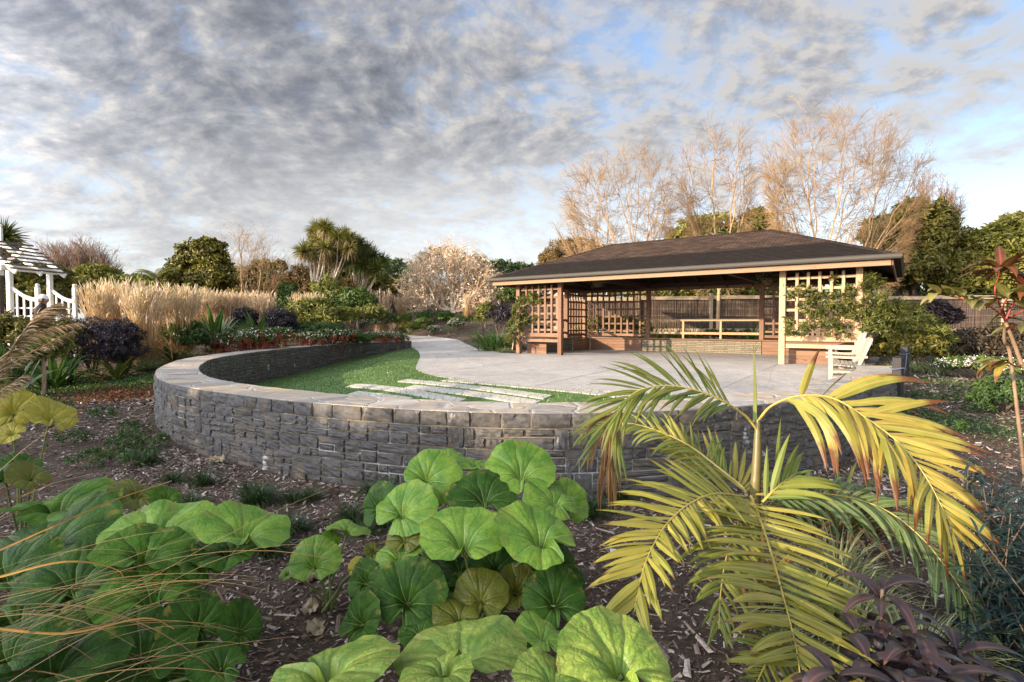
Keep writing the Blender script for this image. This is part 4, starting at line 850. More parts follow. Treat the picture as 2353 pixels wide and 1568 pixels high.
M['batten'] = woodmat('shaded_batten', (.10, .085, .07), (.17, .145, .12), (.13, .11, .09))  # roof battens darkened: their shaded side is put into the colour
def build_arbor():
    P1, P2 = at(25, 743, 14.0)[:2], at(117, 743, 15.05)[:2]; g = .1
    r = thing('white_arbor', 'white timber arbor with pitched slatted roof and curved trellis wings', 'arbor', (*P1, g))
    ax = nrm(P2-P1); lf = np.array([-1.0, 0.12]); lf = nrm(lf); span = 1.7; m = M['white']; zt = 2.42
    Q = lambda p, z: np.array([p[0], p[1], z])
    for p in (P1, P2, P1+lf*span, P2+lf*span):
        mb = MB(); mb.beam(Q(p, g), Q(p, zt), .105, .105, up=(*lf, 0)); mb.build('post', m, r, bevel=.005)
    for off in (0, span):
        mb = MB(); mb.beam(Q(P1-ax*.22+lf*off, zt+.06), Q(P2+ax*.22+lf*off, zt+.06), .05, .14); mb.build('roof_beam', m, r, bevel=.004)
    rid = zt+.78; mid = lf*span/2
    for t in np.linspace(-.12, 1.12, 3):
        b = P1+(P2-P1)*t
        for sg in (0, 1):
            eave = b+(lf*-.35 if sg == 0 else lf*(span+.35)); mb = MB(); mb.beam(Q(eave, zt-.06), Q(b+mid, rid), .045, .12); mb.build('rafter', m, r)
    mb = MB()
    for k in range(8):
        f = k/7.5
        for sg in (0, 1):
            e = (lf*-.33 if sg == 0 else lf*(span+.33)); o = e*(1-f)+mid*f; z = zt-.02+(rid-zt+.06)*f+.05
            mb.beam(Q(P1-ax*.26+o, z), Q(P2+ax*.26+o, z), .022, .045)
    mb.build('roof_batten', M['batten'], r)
    mb = MB(); f = P1+(P2-P1)*.5+mid; mb.beam(Q(f, rid-.1), Q(f, rid+.42), .06, .06, up=(*lf, 0)); mb.lathe(Q(f, rid+.42), [(.0, .09), (.03, .075), (.04, .045), (.03, .015), (.012, 0)], 10); mb.build('finial', m, r)
    for p, ball in ((P1, at(86, 653, 14.0)), (P2, at(171, 654, 15.0))):
        q = ball[:2]; w = q-p; L = np.linalg.norm(w); w = w/L; zb = ball[2]
        n3 = np.array([-w[1], w[0], 0])
        wing = MB(); top = lambda u: 1.97-.30*math.sin(u*PI/2)
        P = np.array([Q(p+w*(.05+(L-.1)*u), top(u)) for u in np.linspace(0, 1, 12)])
        V = np.stack([P+n3*.02+[0, 0, .05], P-n3*.02+[0, 0, .05], P-n3*.02-[0, 0, .05], P+n3*.02-[0, 0, .05], P+n3*.02+[0, 0, .05]], 1); wing.grid(V)
        for u in (.25, .5, .75):
            c = p+w*L*u; wing.beam(Q(c, g+.15), Q(c, top(u)-.04), .04, .03, up=n3)
        for z in np.arange(g+.3, 1.62, .21): wing.beam(Q(p+w*.05, z)+n3*.03, Q(q-w*.04, z)+n3*.03, .025, .04)
        wing.build('trellis_wing', m, r)
        mb = MB(); mb.beam(Q(q, g), Q(q, zb-.1), .085, .085, up=n3); mb.lathe(Q(q, zb-.1), [(.055, 0), (.06, .015), (.03, .03), (.045, .05), (.05, .075), (.035, .105), (0, .115)], 12); mb.build('ball_post', m, r, smooth=False)

def build_fence():
    r = thing('brushwood_fence', 'dark brushwood fence with timber rails running behind the pavilion', 'fence', (8, 26, .3))
    right = [(2.6+3.52*k, 26.4-.02*k) for k in range(9)]; left = [(2.6-3.52*k, 40) for k in range(5, 0, -1)]+[(2.6, 40), (2.6, 35.5), (2.6, 31)]; V0 = left+right
    for k, a in enumerate(V0):
        a = np.array(a); g = gz(*a); g = min(g, 1.3); zt = 2.28+.05*math.sin(k*2.1)+max(0, a[1]-26.5)*.05
        mb = MB(); mb.post((*a, 0), g-.4, zt+.19, .13, .13); mb.build('post', M['rail'], r, bevel=.006)
        if k == len(V0)-1: break
        b = np.array(V0[k+1]); d = nrm(b-a); n3 = np.array([-d[1], d[0]]); a1 = a+d*.066; b1 = b-d*.066; L = np.linalg.norm(b1-a1)
        if a[0] < -4 or k >= len(V0): pass
        zt2 = zt; mb = MB(); mb.beam((*a1, zt2), (*b1, zt2), .06, .17); mb.build('top_rail', M['rail'], r, bevel=.004)
        zl = max(.72, min(gz(*a), gz(*b))+.35); mb = MB(); mb.beam((*(a1-n3*.04), zl), (*(b1-n3*.04), zl), .05, .17); mb.build('lower_rail', M['rail'], r, bevel=.004)
        m = 150; u = np.linspace(0, 1, m); P = a1+(b1-a1)*u[:, None]+n3*(.035*rng.random(m)+.035)[:, None]; V = np.stack([np.c_[P, np.full(m, z)] for z in (.05, zt2-.086)], 1)
        C = np.stack([np.stack([u*L+k*4, np.full(m, z), np.zeros(m)], -1) for z in (.05, zt2)], 1).reshape(-1, 3); mb = MB(); mb.grid(V, C); V2 = V[::-1]+np.array([*(n3*.06), 0]); mb.grid(V2, C); mb.build('brush_panel', M['brush'], r)

def build_far_things():
    # feather flag
    p = at(650, 743, 30); g = gz(p[0], p[1]); r = thing('feather_flag', 'green feather flag with white lettering among the shrubs', 'flag', (p[0], p[1], g))
    x0 = at(648, 700, 30)[0]; top = at(648, 667, 30)[2]; mb = MB(); mb.tubes(np.array([[(x0, 0+p[1], g), (x0, p[1], top)]]), np.full((1, 2), .018), 6); mb.build('pole', M['steel'], r)
    hh = np.linspace(0, 1, 14); wv = .26*np.sqrt(np.clip(1-hh**2.2, 0, 1)); V = np.array([[(x0+.01, p[1]-.012+sg, top-1.15+1.13*h), (x0+.01+w+.002, p[1]-.012+sg, top-1.15+1.13*h)] for sg in (0,) for h, w in zip(hh, wv)])
    mb = MB(); mb.grid(V); Vb = V.copy(); Vb[..., 1] += .012; mb.grid(Vb[::-1]); cl = mb.build('cloth', M['green_cloth'], r)
    mb = MB()
    for zc, n, h in ((top-.42, 5, .10), (top-.60, 4, .09)):
        for k in range(n):
            xa = x0+.035+k*.04; mb.beam((xa, p[1]-.02, zc), (xa, p[1]-.02, zc+h), .012, .006, up=(0, 1, 0)); mb.beam((xa, p[1]-.021, zc+h*(.1+.8*(k % 2))), (xa+.026, p[1]-.021, zc+h*(.1+.8*(k % 2))), .006, .014)
    mb.build('lettering', M['white_cloth'], r)
    # pylon
    D = 320; b = at(1315, 743, D); r = thing('pylon', 'distant lattice electricity pylon above the trees left of the roof', 'pylon', (b[0], b[1], 1))
    px = lambda x, y: at(x, y, D)
    mb = MB(); k = .28
    seg = [((1313, 534), (1313, 572)), ((1296, 545), (1332, 545)), ((1296, 545), (1313, 536)), ((1332, 545), (1313, 536)), ((1296, 545), (1306, 541)), ((1303, 556), (1313, 545)), ((1323, 556), (1313, 545)), ((1303, 556), (1313, 565)), ((1323, 556), (1313, 565)), ((1305, 536), (1321, 536)), ((1305, 536), (1313, 545)), ((1321, 536), (1313, 545)), ((1296, 545), (1296, 553)), ((1332, 545), (1332, 553))]
    for a, c in seg: mb.beam(px(*a), px(*c), k, k)
    for sx in (-1, 1): mb.beam(px(1313+sx*3, 565), px(1313+sx*16, 740), k*1.3, k*1.3); mb.beam(px(1313+sx*3, 565), px(1313-sx*10, 660), k, k)
    mb.build('lattice', M['steel'], r)

def skin_obj(name, verts, edges, radii, mat, parent, org, sub=2):
    me = bpy.data.meshes.new(name); me.from_pydata([tuple(np.array(v)-org) for v in verts], edges, []); o = bpy.data.objects.new(name, me); COL.objects.link(o)
    o.modifiers.new('skin', 'SKIN'); 
    for i, rr in enumerate(radii):
        rr = rr if isinstance(rr, tuple) else (rr, rr); me.skin_vertices[0].data[i].radius = rr
    me.skin_vertices[0].data[0].use_root = True
    s = o.modifiers.new('sub', 'SUBSURF'); s.levels = sub; s.render_levels = sub
    o.modifiers['skin'].use_smooth_shade = True
    me.materials.append(mat); o.parent = parent; ORG[o.name] = org; return o
def build_person():
    p = at(95, 743, 12.6); g = gz(p[0], p[1]); topz = at(95, 678, 12.6)[2]; H = topz-g-.02; k = H/1.75
    org = np.array([p[0], p[1], g]); r = thing('person', 'person in a white cap and dark jacket standing behind the grasses', 'person', org)
    c, s = math.cos(math.radians(-60)), math.sin(math.radians(-60))        # faces right, a little to the camera
    def T(x, y, z): return org+k*np.array([x*c-y*s, x*s+y*c, z])
    # x = left/right, y = front
    B = [T(0, 0, .95), T(0, .0, 1.12), T(0, .01, 1.32), T(0, .0, 1.46), T(0, .02, 1.54), T(0, .03, 1.62)]
    R = [.15, .135, .16, .10, .055, .06]; Ed = [(0, 1), (1, 2), (2, 3), (3, 4), (4, 5)]
    for sg in (-1, 1):
        n = len(B); B += [T(sg*.19, -.01, 1.40), T(sg*.24, -.03, 1.12), T(sg*.20, .16, .98), T(sg*.17, .25, .97)]; R += [.075, .055, .042, .03]; Ed += [(3, n), (n, n+1), (n+1, n+2), (n+2, n+3)]
        hnd = n+3
        for f in range(4):
            m = len(B); B += [T(sg*(.13+.022*f), .31+.01*(f in (1, 2)), .975), T(sg*(.13+.022*f), .36, .95)]; R += [.010, .008]; Ed += [(hnd, m), (m, m+1)]
        m = len(B); B += [T(sg*.12, .26, .995), T(sg*.10, .30, .99)]; R += [.011, .009]; Ed += [(hnd, m), (m, m+1)]
        n = len(B); B += [T(sg*.10, 0, .88), T(sg*.11, .02, .50), T(sg*.11, -.02, .09), T(sg*.12, .13, .04)]; R += [.10, .065, .045, .04]; Ed += [(0, n), (n, n+1), (n+1, n+2), (n+2, n+3)]
    body = skin_obj('body', B, Ed, [q*k if not isinstance(q, tuple) else q for q in R], M['jacket'], r, org)
    # head with features
    mb = MB(); hc = T(0, .045, 1.655); a = np.linspace(0, 2*PI, 25); b = np.linspace(0, PI, 15)
    Ag, Bg = np.meshgrid(a, b, indexing='ij'); x = .074*np.sin(Bg)*np.cos(Ag); y = .094*np.sin(Bg)*np.sin(Ag); z = .115*np.cos(Bg)
    fr = np.exp(-((Ag-PI/2)/.22)**2); y = y+fr*.024*np.exp(-((z+.012)/.022)**2)+fr*.008*np.exp(-((z+.05)/.012)**2)-np.exp(-((np.abs(Ag-PI/2)-.38)/.15)**2)*.01*np.exp(-((z-.012)/.015)**2); x = x*(1-.25*np.clip(-z/.115, 0, 1))
    V = np.stack([T(0, 0, 0)+0*org for _ in [0]])[0]+0; W = org+k*np.stack([x*c-(y+.045)*s, x*s+(y+.045)*c, z+1.655], -1); mb.grid(W)
    for sg in (-1, 1):
        e = T(sg*.078, .03, 1.655); mb.lathe(e, [(0, .03), (.012, .02), (.016, 0), (.01, -.025), (0, -.032)], 8)
    mb.build('head', M['skin'], r, smooth=True)
    mb = MB()
    for sg in (-1, 1): mb.lathe(T(sg*.030, .128, 1.668), [(0, .008), (.008, 0), (0, -.008)], 8)
    mb.build('eyes', M['ink'], r)
    mb = MB(); Z = np.where(z > -.055, 1, 0); bb = np.linspace(.35, PI*.66, 8); a2 = np.linspace(PI*.92, PI*2.08, 18); A2, B2 = np.meshgrid(a2, bb, indexing='ij'); X2 = .081*np.sin(B2)*np.cos(A2); Y2 = .102*np.sin(B2)*np.sin(A2); Z2 = .121*np.cos(B2)
    mb.grid(org+k*np.stack([X2*c-(Y2+.045)*s, X2*s+(Y2+.045)*c, Z2+1.655], -1)); mb.build('hair', M['hair'], r, smooth=True)
    mb = MB(); bb = np.linspace(0.02, PI*.47, 8); A3, B3 = np.meshgrid(a, bb, indexing='ij'); X3 = .088*np.sin(B3)*np.cos(A3); Y3 = .108*np.sin(B3)*np.sin(A3); Z3 = .115*np.cos(B3)
    mb.grid((org+k*np.stack([X3*c-(Y3+.045)*s, X3*s+(Y3+.045)*c, Z3+1.675], -1)))
    bx = np.linspace(-1, 1, 9); brim = np.array([[(.085*u, .045+.10*math.sqrt(max(0, 1-u*u*.8))+dd*(1-u*u*.7), 1.685-dd*.25) for dd in (0, .07)] for u in bx]); mb.grid(org+k*np.stack([brim[..., 0]*c-brim[..., 1]*s, brim[..., 0]*s+brim[..., 1]*c, brim[..., 2]], -1))
    mb.build('cap', M['white_cloth'], r, smooth=True)
# ------------------------------------------------------------------ vegetation generators
def blobw(b):
    px, py, rx, ry, d = b[:5]; dr = b[5] if len(b) > 5 else .85
    return at(px, py, d), np.array([rx*d/F, rx*d/F*dr, ry*d/F])
def foliage(mb, blobs, n, tmpl, size, clump=45, crad=(.2, .36), spread=.8, inner=.18, zmin=None, world=False, lowcut=-.55):
    W = [blobw(b) if not world else b for b in blobs]; ar = np.array([r[0]*r[2] for _, r in W])**.9; ar = ar/ar.sum()
    for (c, r), a in zip(W, ar):
        k = max(20, int(n*a)); m = max(5, k//clump)
        dirs = nrm(rng.normal(size=(m*3, 3))); dirs = dirs[dirs[:, 2] > lowcut][:m]; m = len(dirs)
        cc = c+dirs*r*(.62+.42*rng.random((m, 1))**.7); cr = U(*crad, m)*r.min()*1.15; tone = rng.random(m)
        i = rng.integers(0, m, k); off = nrm(rng.normal(size=(k, 3)))*(rng.random((k, 1))**.45)*cr[i][:, None]*[1, 1, .8]
        P = cc[i]+off; up = nrm(off)*.7+dirs[i]*.6+[0, 0, .5]
        q = int(k*inner); ii = c+nrm(rng.normal(size=(q, 3)))*r*(rng.random((q, 1))**.5)*.8
        P = np.vstack([P, ii]); up = np.vstack([up, nrm(rng.normal(size=(q, 3)))]); Rn = np.r_[.5*tone[i]+.5*rng.random(k), .7*rng.random(q)]
        if zmin is not None: ok = P[:, 2] > zmin; P, up, Rn = P[ok], up[ok], Rn[ok]
        mb.scatter(*tmpl, P, rotm(len(P), up, spread), U(*size, len(P)), Rn=np.clip(Rn, 0, 1))
    return mb
def limbs(mb, base, targets, r0, k=7, sides=6, wig=.05, side=.35):
    P = []; Rr = []
    for t in targets:
        t = np.array(t); L = np.linalg.norm(t-base); m = base+(t-base)*np.array([side, side, .5])+rng.normal(0, wig*L, 3)*[1, 1, .3]
        P.append(catmull([base+rng.normal(0, r0*.3, 3)*[1, 1, 0], m, t], k)); Rr.append(np.linspace(r0, r0*.25, k)*U(.8, 1.1))
    mb.tubes(np.array(P), np.array(Rr), sides)
def leafy(name, label, cat, blobs, n, mat, tmpl, size, foot=None, stem=None, bark='bark_dark', trunk=None, part='foliage', group=None, zmin=None, tname='trunk', extra=None, **kw):
    """a shrub or tree whose crown is a union of uneven clumps; foot = (pixel column, depth)"""
    if foot is None: foot = (np.mean([b[0] for b in blobs]), np.mean([b[4] for b in blobs]))
    base = atd(*foot); r = thing(name, label, cat, base, group)
    mb = MB(); foliage(mb, blobs, n, LT[tmpl], size, zmin=base[2]-.02 if zmin is None else zmin, **kw); mb.build(part, M[mat], r)
    mb = MB(); tg = []
    for b in blobs:
        c, rr = blobw(b)
        for _ in range(3): tg.append(c+rng.normal(0, .3, 3)*rr)
    limbs(mb, base-[0, 0, .1], tg, trunk or .05); mb.build(tname, M[bark], r, smooth=True)
    if extra: extra(r, base)
    return r
LT = {'quad': LEAF4, 'leaf': LEAF6, 'lance': LANCE}
def grow(P, Rr, c, lr, ang, t0=.25, t1=.98, k=5, up=.12, wig=.05, rmin=.004, rs=.6):
    n, k0, _ = P.shape; i = np.repeat(np.arange(n), c); m = n*c
    t = (t0+(t1-t0)*(np.tile(np.arange(c), n)+rng.random(m))/c)*(k0-1); a = np.minimum(t.astype(int), k0-2); f = (t-a)[:, None]
    pos = P[i, a]*(1-f)+P[i, a+1]*f; T = nrm(P[i, a+1]-P[i, a]); r0 = (Rr[i, a]*(1-f[:, 0])+Rr[i, a+1]*f[:, 0])*rs
    L = np.linalg.norm(np.diff(P, axis=1), axis=2).sum(1)[i]*lr*(1.2-.75*t/(k0-1))*U(.6, 1.25, m)
    pe = nrm(np.cross(T, rng.normal(size=(m, 3)))); g = rng.normal(ang, .16, m)[:, None]; d = nrm(T*np.cos(g)+pe*np.sin(g)+[0, 0, up])
    out = [pos]
    for s in range(k-1):
        d = nrm(d+rng.normal(0, wig, (m, 3))+[0, 0, up*.6]); out.append(out[-1]+d*(L/(k-1))[:, None])
    return np.stack(out, 1), np.maximum(r0[:, None]*np.linspace(1, .4, k)[None], rmin)
def bare_tree(label, base, tips, r0, bark, twig, group=None, lv=((5, .60, .30), (7, .44, .42), (6, .46, .55), (5, .5, .65)), up=.03, rmin=.005, name='bare_tree', side=.42, extra=None, t0=.3):
    r = thing(name, label, 'tree', base, group); k = 9; P = []; Rr = []
    for t in tips:
        t = np.array(t); m = base+(t-base)*np.array([side, side, .5])+rng.normal(0, .03*np.linalg.norm(t-base), 3)
        P.append(catmull([base+rng.normal(0, r0*.8, 3)*[1, 1, 0]-[0, 0, .1], m, t], k)); Rr.append(np.linspace(r0, r0*.22, k)*U(.75, 1.1))
    P = np.array(P); Rr = np.array(Rr); mb = MB(); mb.tubes(P, Rr, 6); mb.build('trunk', M[bark], r, smooth=True)
    mb = MB(); allP = []
    for li, (c, lr, ang) in enumerate(lv):
        P, Rr = grow(P, Rr, c, lr, ang, k=5 if li < 2 else 4, up=up, rmin=rmin, t0=t0 if li == 0 else .2); mb.tubes(P, Rr, 4 if li == 0 else 3); allP.append(P)
    mb.build('crown', M[twig], r)
    if extra: extra(r, allP)
    return r
def fork_tree(label, base, outline, d, ntip, rtip, rbase, bark, twig, group=None, name='bare_tree', inner=.32, dw=.35, tw=((4, .6, .42), (4, .6, .5)), tl=.62, frac=(.20, .34), up=.0, rmin=.0038, extra=None, k0=3, droop=0.0, fork=None):
    """a leafless tree whose tips fill a fan; branches join backwards towards the foot"""
    r = thing(name, label, 'tree', base, group); O = np.array(outline, float); s = np.r_[0, np.cumsum(np.hypot(*np.diff(O, axis=0).T))]; q = rng.random(ntip)*s[-1]
    ox = np.interp(q, s, O[:, 0]); oy = np.interp(q, s, O[:, 1]); f = (inner+(1.0-inner)*rng.random(ntip)**.72)*U(.88, 1.07, ntip); bx, by = 1176.5+(base[0]/base[1])*F, 784-F*((base[2]-CZ)/base[1]*ct+st) if False else 743-(base[2]-CZ)/base[1]*F
    px = bx+(ox-bx)*f; py = by+(oy-by)*f; W = (O[:, 0].max()-O[:, 0].min())*.5*d/F*dw; T = np.array([at(x, y, d+rng.normal(0, 1)*W*g) for x, y, g in zip(px, py, f)])
    big, small, term = [], [], []
    def rec(p, dr, idx, lvl):
        n = len(idx)
        if n == 1:
            t = T[idx[0]]; L = np.linalg.norm(t-p); C = catmull([p, p+dr*L*.18+(t-p)*.3, t], 5); term.append((C, np.linspace(rtip*1.5, rtip*.6, 5))); return
        X = nrm(T[idx]-p); k = min(n, k0 if lvl == 0 else 2); k = k if lvl > 0 else min(n, 7)
        cen = X[rng.choice(n, k, replace=False)]
        for _ in range(5):
            a = np.argmax(X@cen.T, 1); cen = np.array([nrm(X[a == j].mean(0)) if np.any(a == j) else cen[j] for j in range(k)])
        for j in range(k):
            g = idx[a == j]
            if len(g) == 0: continue
            if len(g) == 1: rec(p, dr, g, lvl+1); continue
            c = T[g].mean(0); fr = U(*frac); e = p+(c-p)*fr; L = np.linalg.norm(e-p); e = e+rng.normal(0, .06*L, 3); C = catmull([p, p+dr*L*.2+(e-p)*.3, e], 5); ra = rtip*len(g)**.46
            rb = rtip*n**.46 if lvl > 0 else ra*1.25; (big if len(g) > 6 else small).append((C, np.linspace(min(rb, ra*1.2), ra, 5))); rec(e, nrm(C[-1]-C[-2]), g, lvl+1)
    if fork is not None:
        f0 = at(*fork); C = catmull([np.array(base, float)-[0, 0, .15], (np.array(base)+f0)/2+rng.normal(0, .04, 3), f0], 5); rec(f0, nrm(C[-1]-C[-2]), np.arange(ntip), 0)
        rm = max(b[1][0] for b in big)*1.5; big.append((C, np.array([rm*1.15, rm, rm*.95, rm*.95, rm])))
    else: rec(np.array(base, float)-[0, 0, .15], np.array([0, 0, 1.0]), np.arange(ntip), 0)
    sc = rbase/max(b[1][0] for b in big); mb = MB(); mb.tubes(np.array([b[0] for b in big]), np.maximum(np.array([b[1] for b in big])*sc, rmin), 6); mb.build('trunk', M[bark], r, smooth=True)
    mb = MB(); P = np.array([b[0] for b in small]); Rr = np.maximum(np.array([b[1] for b in small])*sc, rmin); mb.tubes(P, Rr, 4); P = np.array([b[0] for b in term]); Rr = np.maximum(np.array([b[1] for b in term])*sc, rmin); mb.tubes(P, Rr, 4); allP = [P]; W = np.linalg.norm(np.diff(P, axis=1), axis=2).sum(1); 
    P2 = P+0; k = tl/np.maximum(W, .2)
    for li, (c, lr, an) in enumerate(tw):
        P, Rr = grow(P, Rr, c, lr*(1 if li else 1), an, k=4, up=up, rmin=rmin, t0=.35); L = np.linalg.norm(np.diff(P, axis=1), axis=2).sum(1); mx = tl*(.62**li); sc2 = mx*U(.5, 1.1, len(L))/np.maximum(L, 1e-3); P = P[:, :1]+(P-P[:, :1])*sc2[:, None, None]; P[..., 2] -= droop*np.linspace(0, 1, 4)[None]**2; mb.tubes(P, Rr, 3); allP.append(P)
    mb.build('crown', M[twig], r)
    if extra: extra(r, allP)
    return r
def tuft(name, label, cat, base, n, h, mats, spread=(.0, .06), e0=(.9, 1.5), droop=(.6, 1.8), w=.006, k=6, fold=.25, group=None, part='leaves', L=None, prof=None):
    r = thing(name, label, cat, base, group); mb = MB(); blades(mb, base, n, h, spread, e0, droop, w, k, fold, prof); mb.build(part, M[mats], r); return r
def blades(mb, base, n, h, spread=(.0, .06), e0=(.9, 1.5), droop=(.6, 1.8), w=.006, k=6, fold=.25, prof=None):
    az = U(0, 2*PI, n); rr = U(*spread, n); b = np.array(base)+np.stack([rr*np.cos(az), rr*np.sin(az), np.zeros(n)], -1)
    P, S = arcs(b, az+rng.normal(0, .35, n), h*U(.6, 1.1, n), U(*e0, n), U(*droop, n), k)
    pr = np.interp(np.linspace(0, 1, k), [0, .3, .7, 1], prof or [.7, 1, .75, .05]); mb.strips(P, np.outer(w*U(.7, 1.2, n), pr), S, fold=fold)
def misc_clump(mb_s, mb_p, h, n=170, sp=.28, lean=.35, hairs=9):
    """tall dry silver grass: stems with feathery plumes, at the origin"""
    az = U(0, 2*PI, n); rr = sp*rng.random(n)**.6; b = np.stack([rr*np.cos(az), rr*np.sin(az), np.full(n, -.05)], -1)
    P, S = arcs(b, az+rng.normal(0, .3, n), h*U(.72, 1.04, n), PI/2-lean*rng.random(n)**.8, U(.02, .35, n), 8, 2.2); mb_s.strips(P, np.outer(U(.0028, .0045, n), [1, 1, 1, .9, .8, .6, .5, .4]), S)
    e, T = P[:, -1], nrm(P[:, -1]-P[:, -2]); m = n*hairs; i = np.repeat(np.arange(n), hairs); s0 = e[i]-T[i]*U(0, .5, m)[:, None]*h*.35
    d = nrm(T[i]+rng.normal(0, .16, (m, 3))+np.array([.10, 0, 0])); L = h*U(.06, .14, m); t = np.linspace(0, 1, 4)
    Pp = s0[:, None]+d[:, None]*(L[:, None]*t)[..., None]+np.array([0, 0, -1])*(L[:, None]*.22*t**2)[..., None]
    mb_p.strips(Pp, np.outer(U(.003, .006, m), [.6, 1, .8, .1]), nrm(np.cross(d, rng.normal(size=(m, 3)))), Rn=np.clip(rng.random(n)[i]*.7+.3*rng.random(m), 0, 1))
    nl = int(n*1.5); az = U(0, 2*PI, nl); b = np.stack([sp*.8*np.cos(az)*rng.random(nl), sp*.8*np.sin(az)*rng.random(nl), np.full(nl, -.05)], -1)
    P, S = arcs(b, az, h*U(.35, .7, nl), U(1.0, 1.5, nl), U(.6, 2.0, nl), 7); mb_s.strips(P, np.outer(U(.0035, .006, nl), [.8, 1, 1, .9, .7, .5, .1]), S)

# ------------------------------------------------------------------ tractor-seat plants (one mesh per leaf)
def seat_leaf(mb, c, n, roll, R, foot=None, cup=.10, ruff=.05, notch=.5, rn=None):
    """c centre of the blade, n its normal, roll turns the notch, R radius"""
    n = nrm(np.array(n, float)); n = n if n[2] > -.2 else -n; hm = U(-1, 1, 3)
    y = np.array([0, 0, 1.0])-n*n[2] if abs(n[2]) < .97 else np.array([0, 1.0, 0]); y = nrm(y-n*(y@n)); x = np.cross(y, n)
    x, y = x*math.cos(roll)+y*math.sin(roll), y*math.cos(roll)-x*math.sin(roll)
    na, nr = 73, 13; th = np.linspace(-PI, PI, na); rho = np.linspace(0, 1, nr)**.85
    Tn = np.abs(np.abs(th)-PI)                    # angle from the notch (at -y)
    rr = 1.0-notch*np.exp(-(Tn/.13)**2)+.025*np.sin(3*th+U(0, 6))+.05*hm[0]*np.sin(th)+.05*hm[1]*np.cos(2*th)+.022*np.cos(11*th+U(0, 6))+.008*np.cos(31*th)
    ph = U(0, 6, 4); A, Bq = np.meshgrid(th, rho, indexing='ij'); rr2 = rr[:, None]*Bq
    X = rr2*np.sin(A)*1.04; Y = rr2*np.cos(A)-.26*(1-Bq)           # petiole joins behind the middle
    vein = np.cos(9*np.arctan2(X, Y+.26))
    Z = cup*(Bq**1.3)-cup*2.0*np.exp(-(Bq/.20)**2)-.10*Bq**3+.055*np.abs(np.sin(4.5*np.arctan2(X, Y+.26)))*Bq*(1.2-Bq*.7)+.010*np.cos(18*np.arctan2(X, Y+.26))*Bq**1.5+ruff*Bq**2.2*(np.sin(3*A+ph[0])+.6*np.sin(5*A+ph[1])+.35*np.sin(8*A+ph[2]))+.014*np.sin(7*X+ph[3])*np.sin(6*Y)
    Z = Z-.16*np.abs(X)**1.8*(.4+1.0*rng.random())+.16*hm[2]*Y*np.abs(Y)
    V = c+R*(X[..., None]*x+Y[..., None]*y+Z[..., None]*n); rn = rng.random() if rn is None else rn
    C = np.stack([np.full(X.shape, rn), (X/1.2+1)/2, (Y/1.2+1)/2], -1); C = np.stack([np.full(X.shape, rn), X*.5+.5, Y*.5+.5], -1)
    mb.grid(V, C.reshape(-1, 3)); top = c+R*(-.26*y-.12*n)
    if foot is not None:
        P = catmull([np.array(foot)+rng.normal(0, .02, 3)*[1, 1, 0], (top*.45+np.array(foot)*.55)+np.array([0, 0, .04]), top-n*R*.02], 10)
        mb.tubes(P[None], np.linspace(.0085, .005, 10)[None], 6, mi=1)
def seat_plant(label, leaves, foot, name='tractor_seat_plant', group='tractor seat plants in the foreground', fill=0):
    """leaves: (px, py, width px, apparent height/width, depth, material, sideways tilt, roll)"""
    r = thing(name, label, 'plant', foot, group)
    for (px, py, w, hw, d, mat, sx, roll) in leaves:
        c = at(px, py, d); R = w*d/F*.5*1.02; v = nrm(c-np.array([0, 0, CZ])); pitch = math.asin(-v[2])
        a = math.asin(min(.97, hw))-pitch                       # how far the blade leans to the camera
        az = v[:2]/np.linalg.norm(v[:2]); n = np.array([-az[0]*math.sin(a), -az[1]*math.sin(a), math.cos(a)])+sx*np.array([az[1], -az[0], 0])
        mb = MB(); seat_leaf(mb, c, n, roll+U(-.15, .15), R, foot=foot, cup=U(.12, .24), ruff=U(.035, .075)); mb.build('leaf', [M['lig_'+mat], M['petiole']], r, smooth=True)
    for k in range(fill):
        a = U(0, 6.28); q = math.sqrt(rng.random())*.34; h = U(.10, .34); c = np.array(foot)+[q*math.cos(a), q*math.sin(a)*.8, h]; mb = MB()
        seat_leaf(mb, c, np.array([math.cos(a)*.8, math.sin(a)*.8-.5, .8])+rng.normal(0, .2, 3), U(-.6, .6), U(.08, .13), foot=foot, cup=U(.1, .25), ruff=.08); mb.build('leaf', [M['lig_dark'], M['petiole']], r, smooth=True)
    return r
SEAT_FILL = 0
def Z2(x, y): return (600+x/2.5376)/1.0191, (980+y/2.5376)/1.0191
def Z1(x, y): return (x/2.0957)/1.0191, (850+y/2.0957)/1.0191
def Z3(x, y): return (1300+x/1.917)/1.0191, (780+y/1.917)/1.0191
def Z6(x, y): return (x/2.851)/1.0191, (650+y/2.851)/1.0191
def A1(x, y): return (x/3.92)/1.0191, (480+y/3.92)/1.0191
def A2(x, y): return (450+x/3.92)/1.0191, (480+y/3.92)/1.0191
def A3(x, y): return (850+x/3.92)/1.0191, (500+y/3.92)/1.0191
def A4(x, y): return (1150+x/3.92)/1.0191, (500+y/3.92)/1.0191
def A5(x, y): return (1650+x/3.92)/1.0191, (500+y/3.92)/1.0191
def A6(x, y): return (1950+x/3.136)/1.0191, (450+y/3.136)/1.0191
def A7(x, y): return (1250+x/2.353)/1.0191, (200+y/2.353)/1.0191
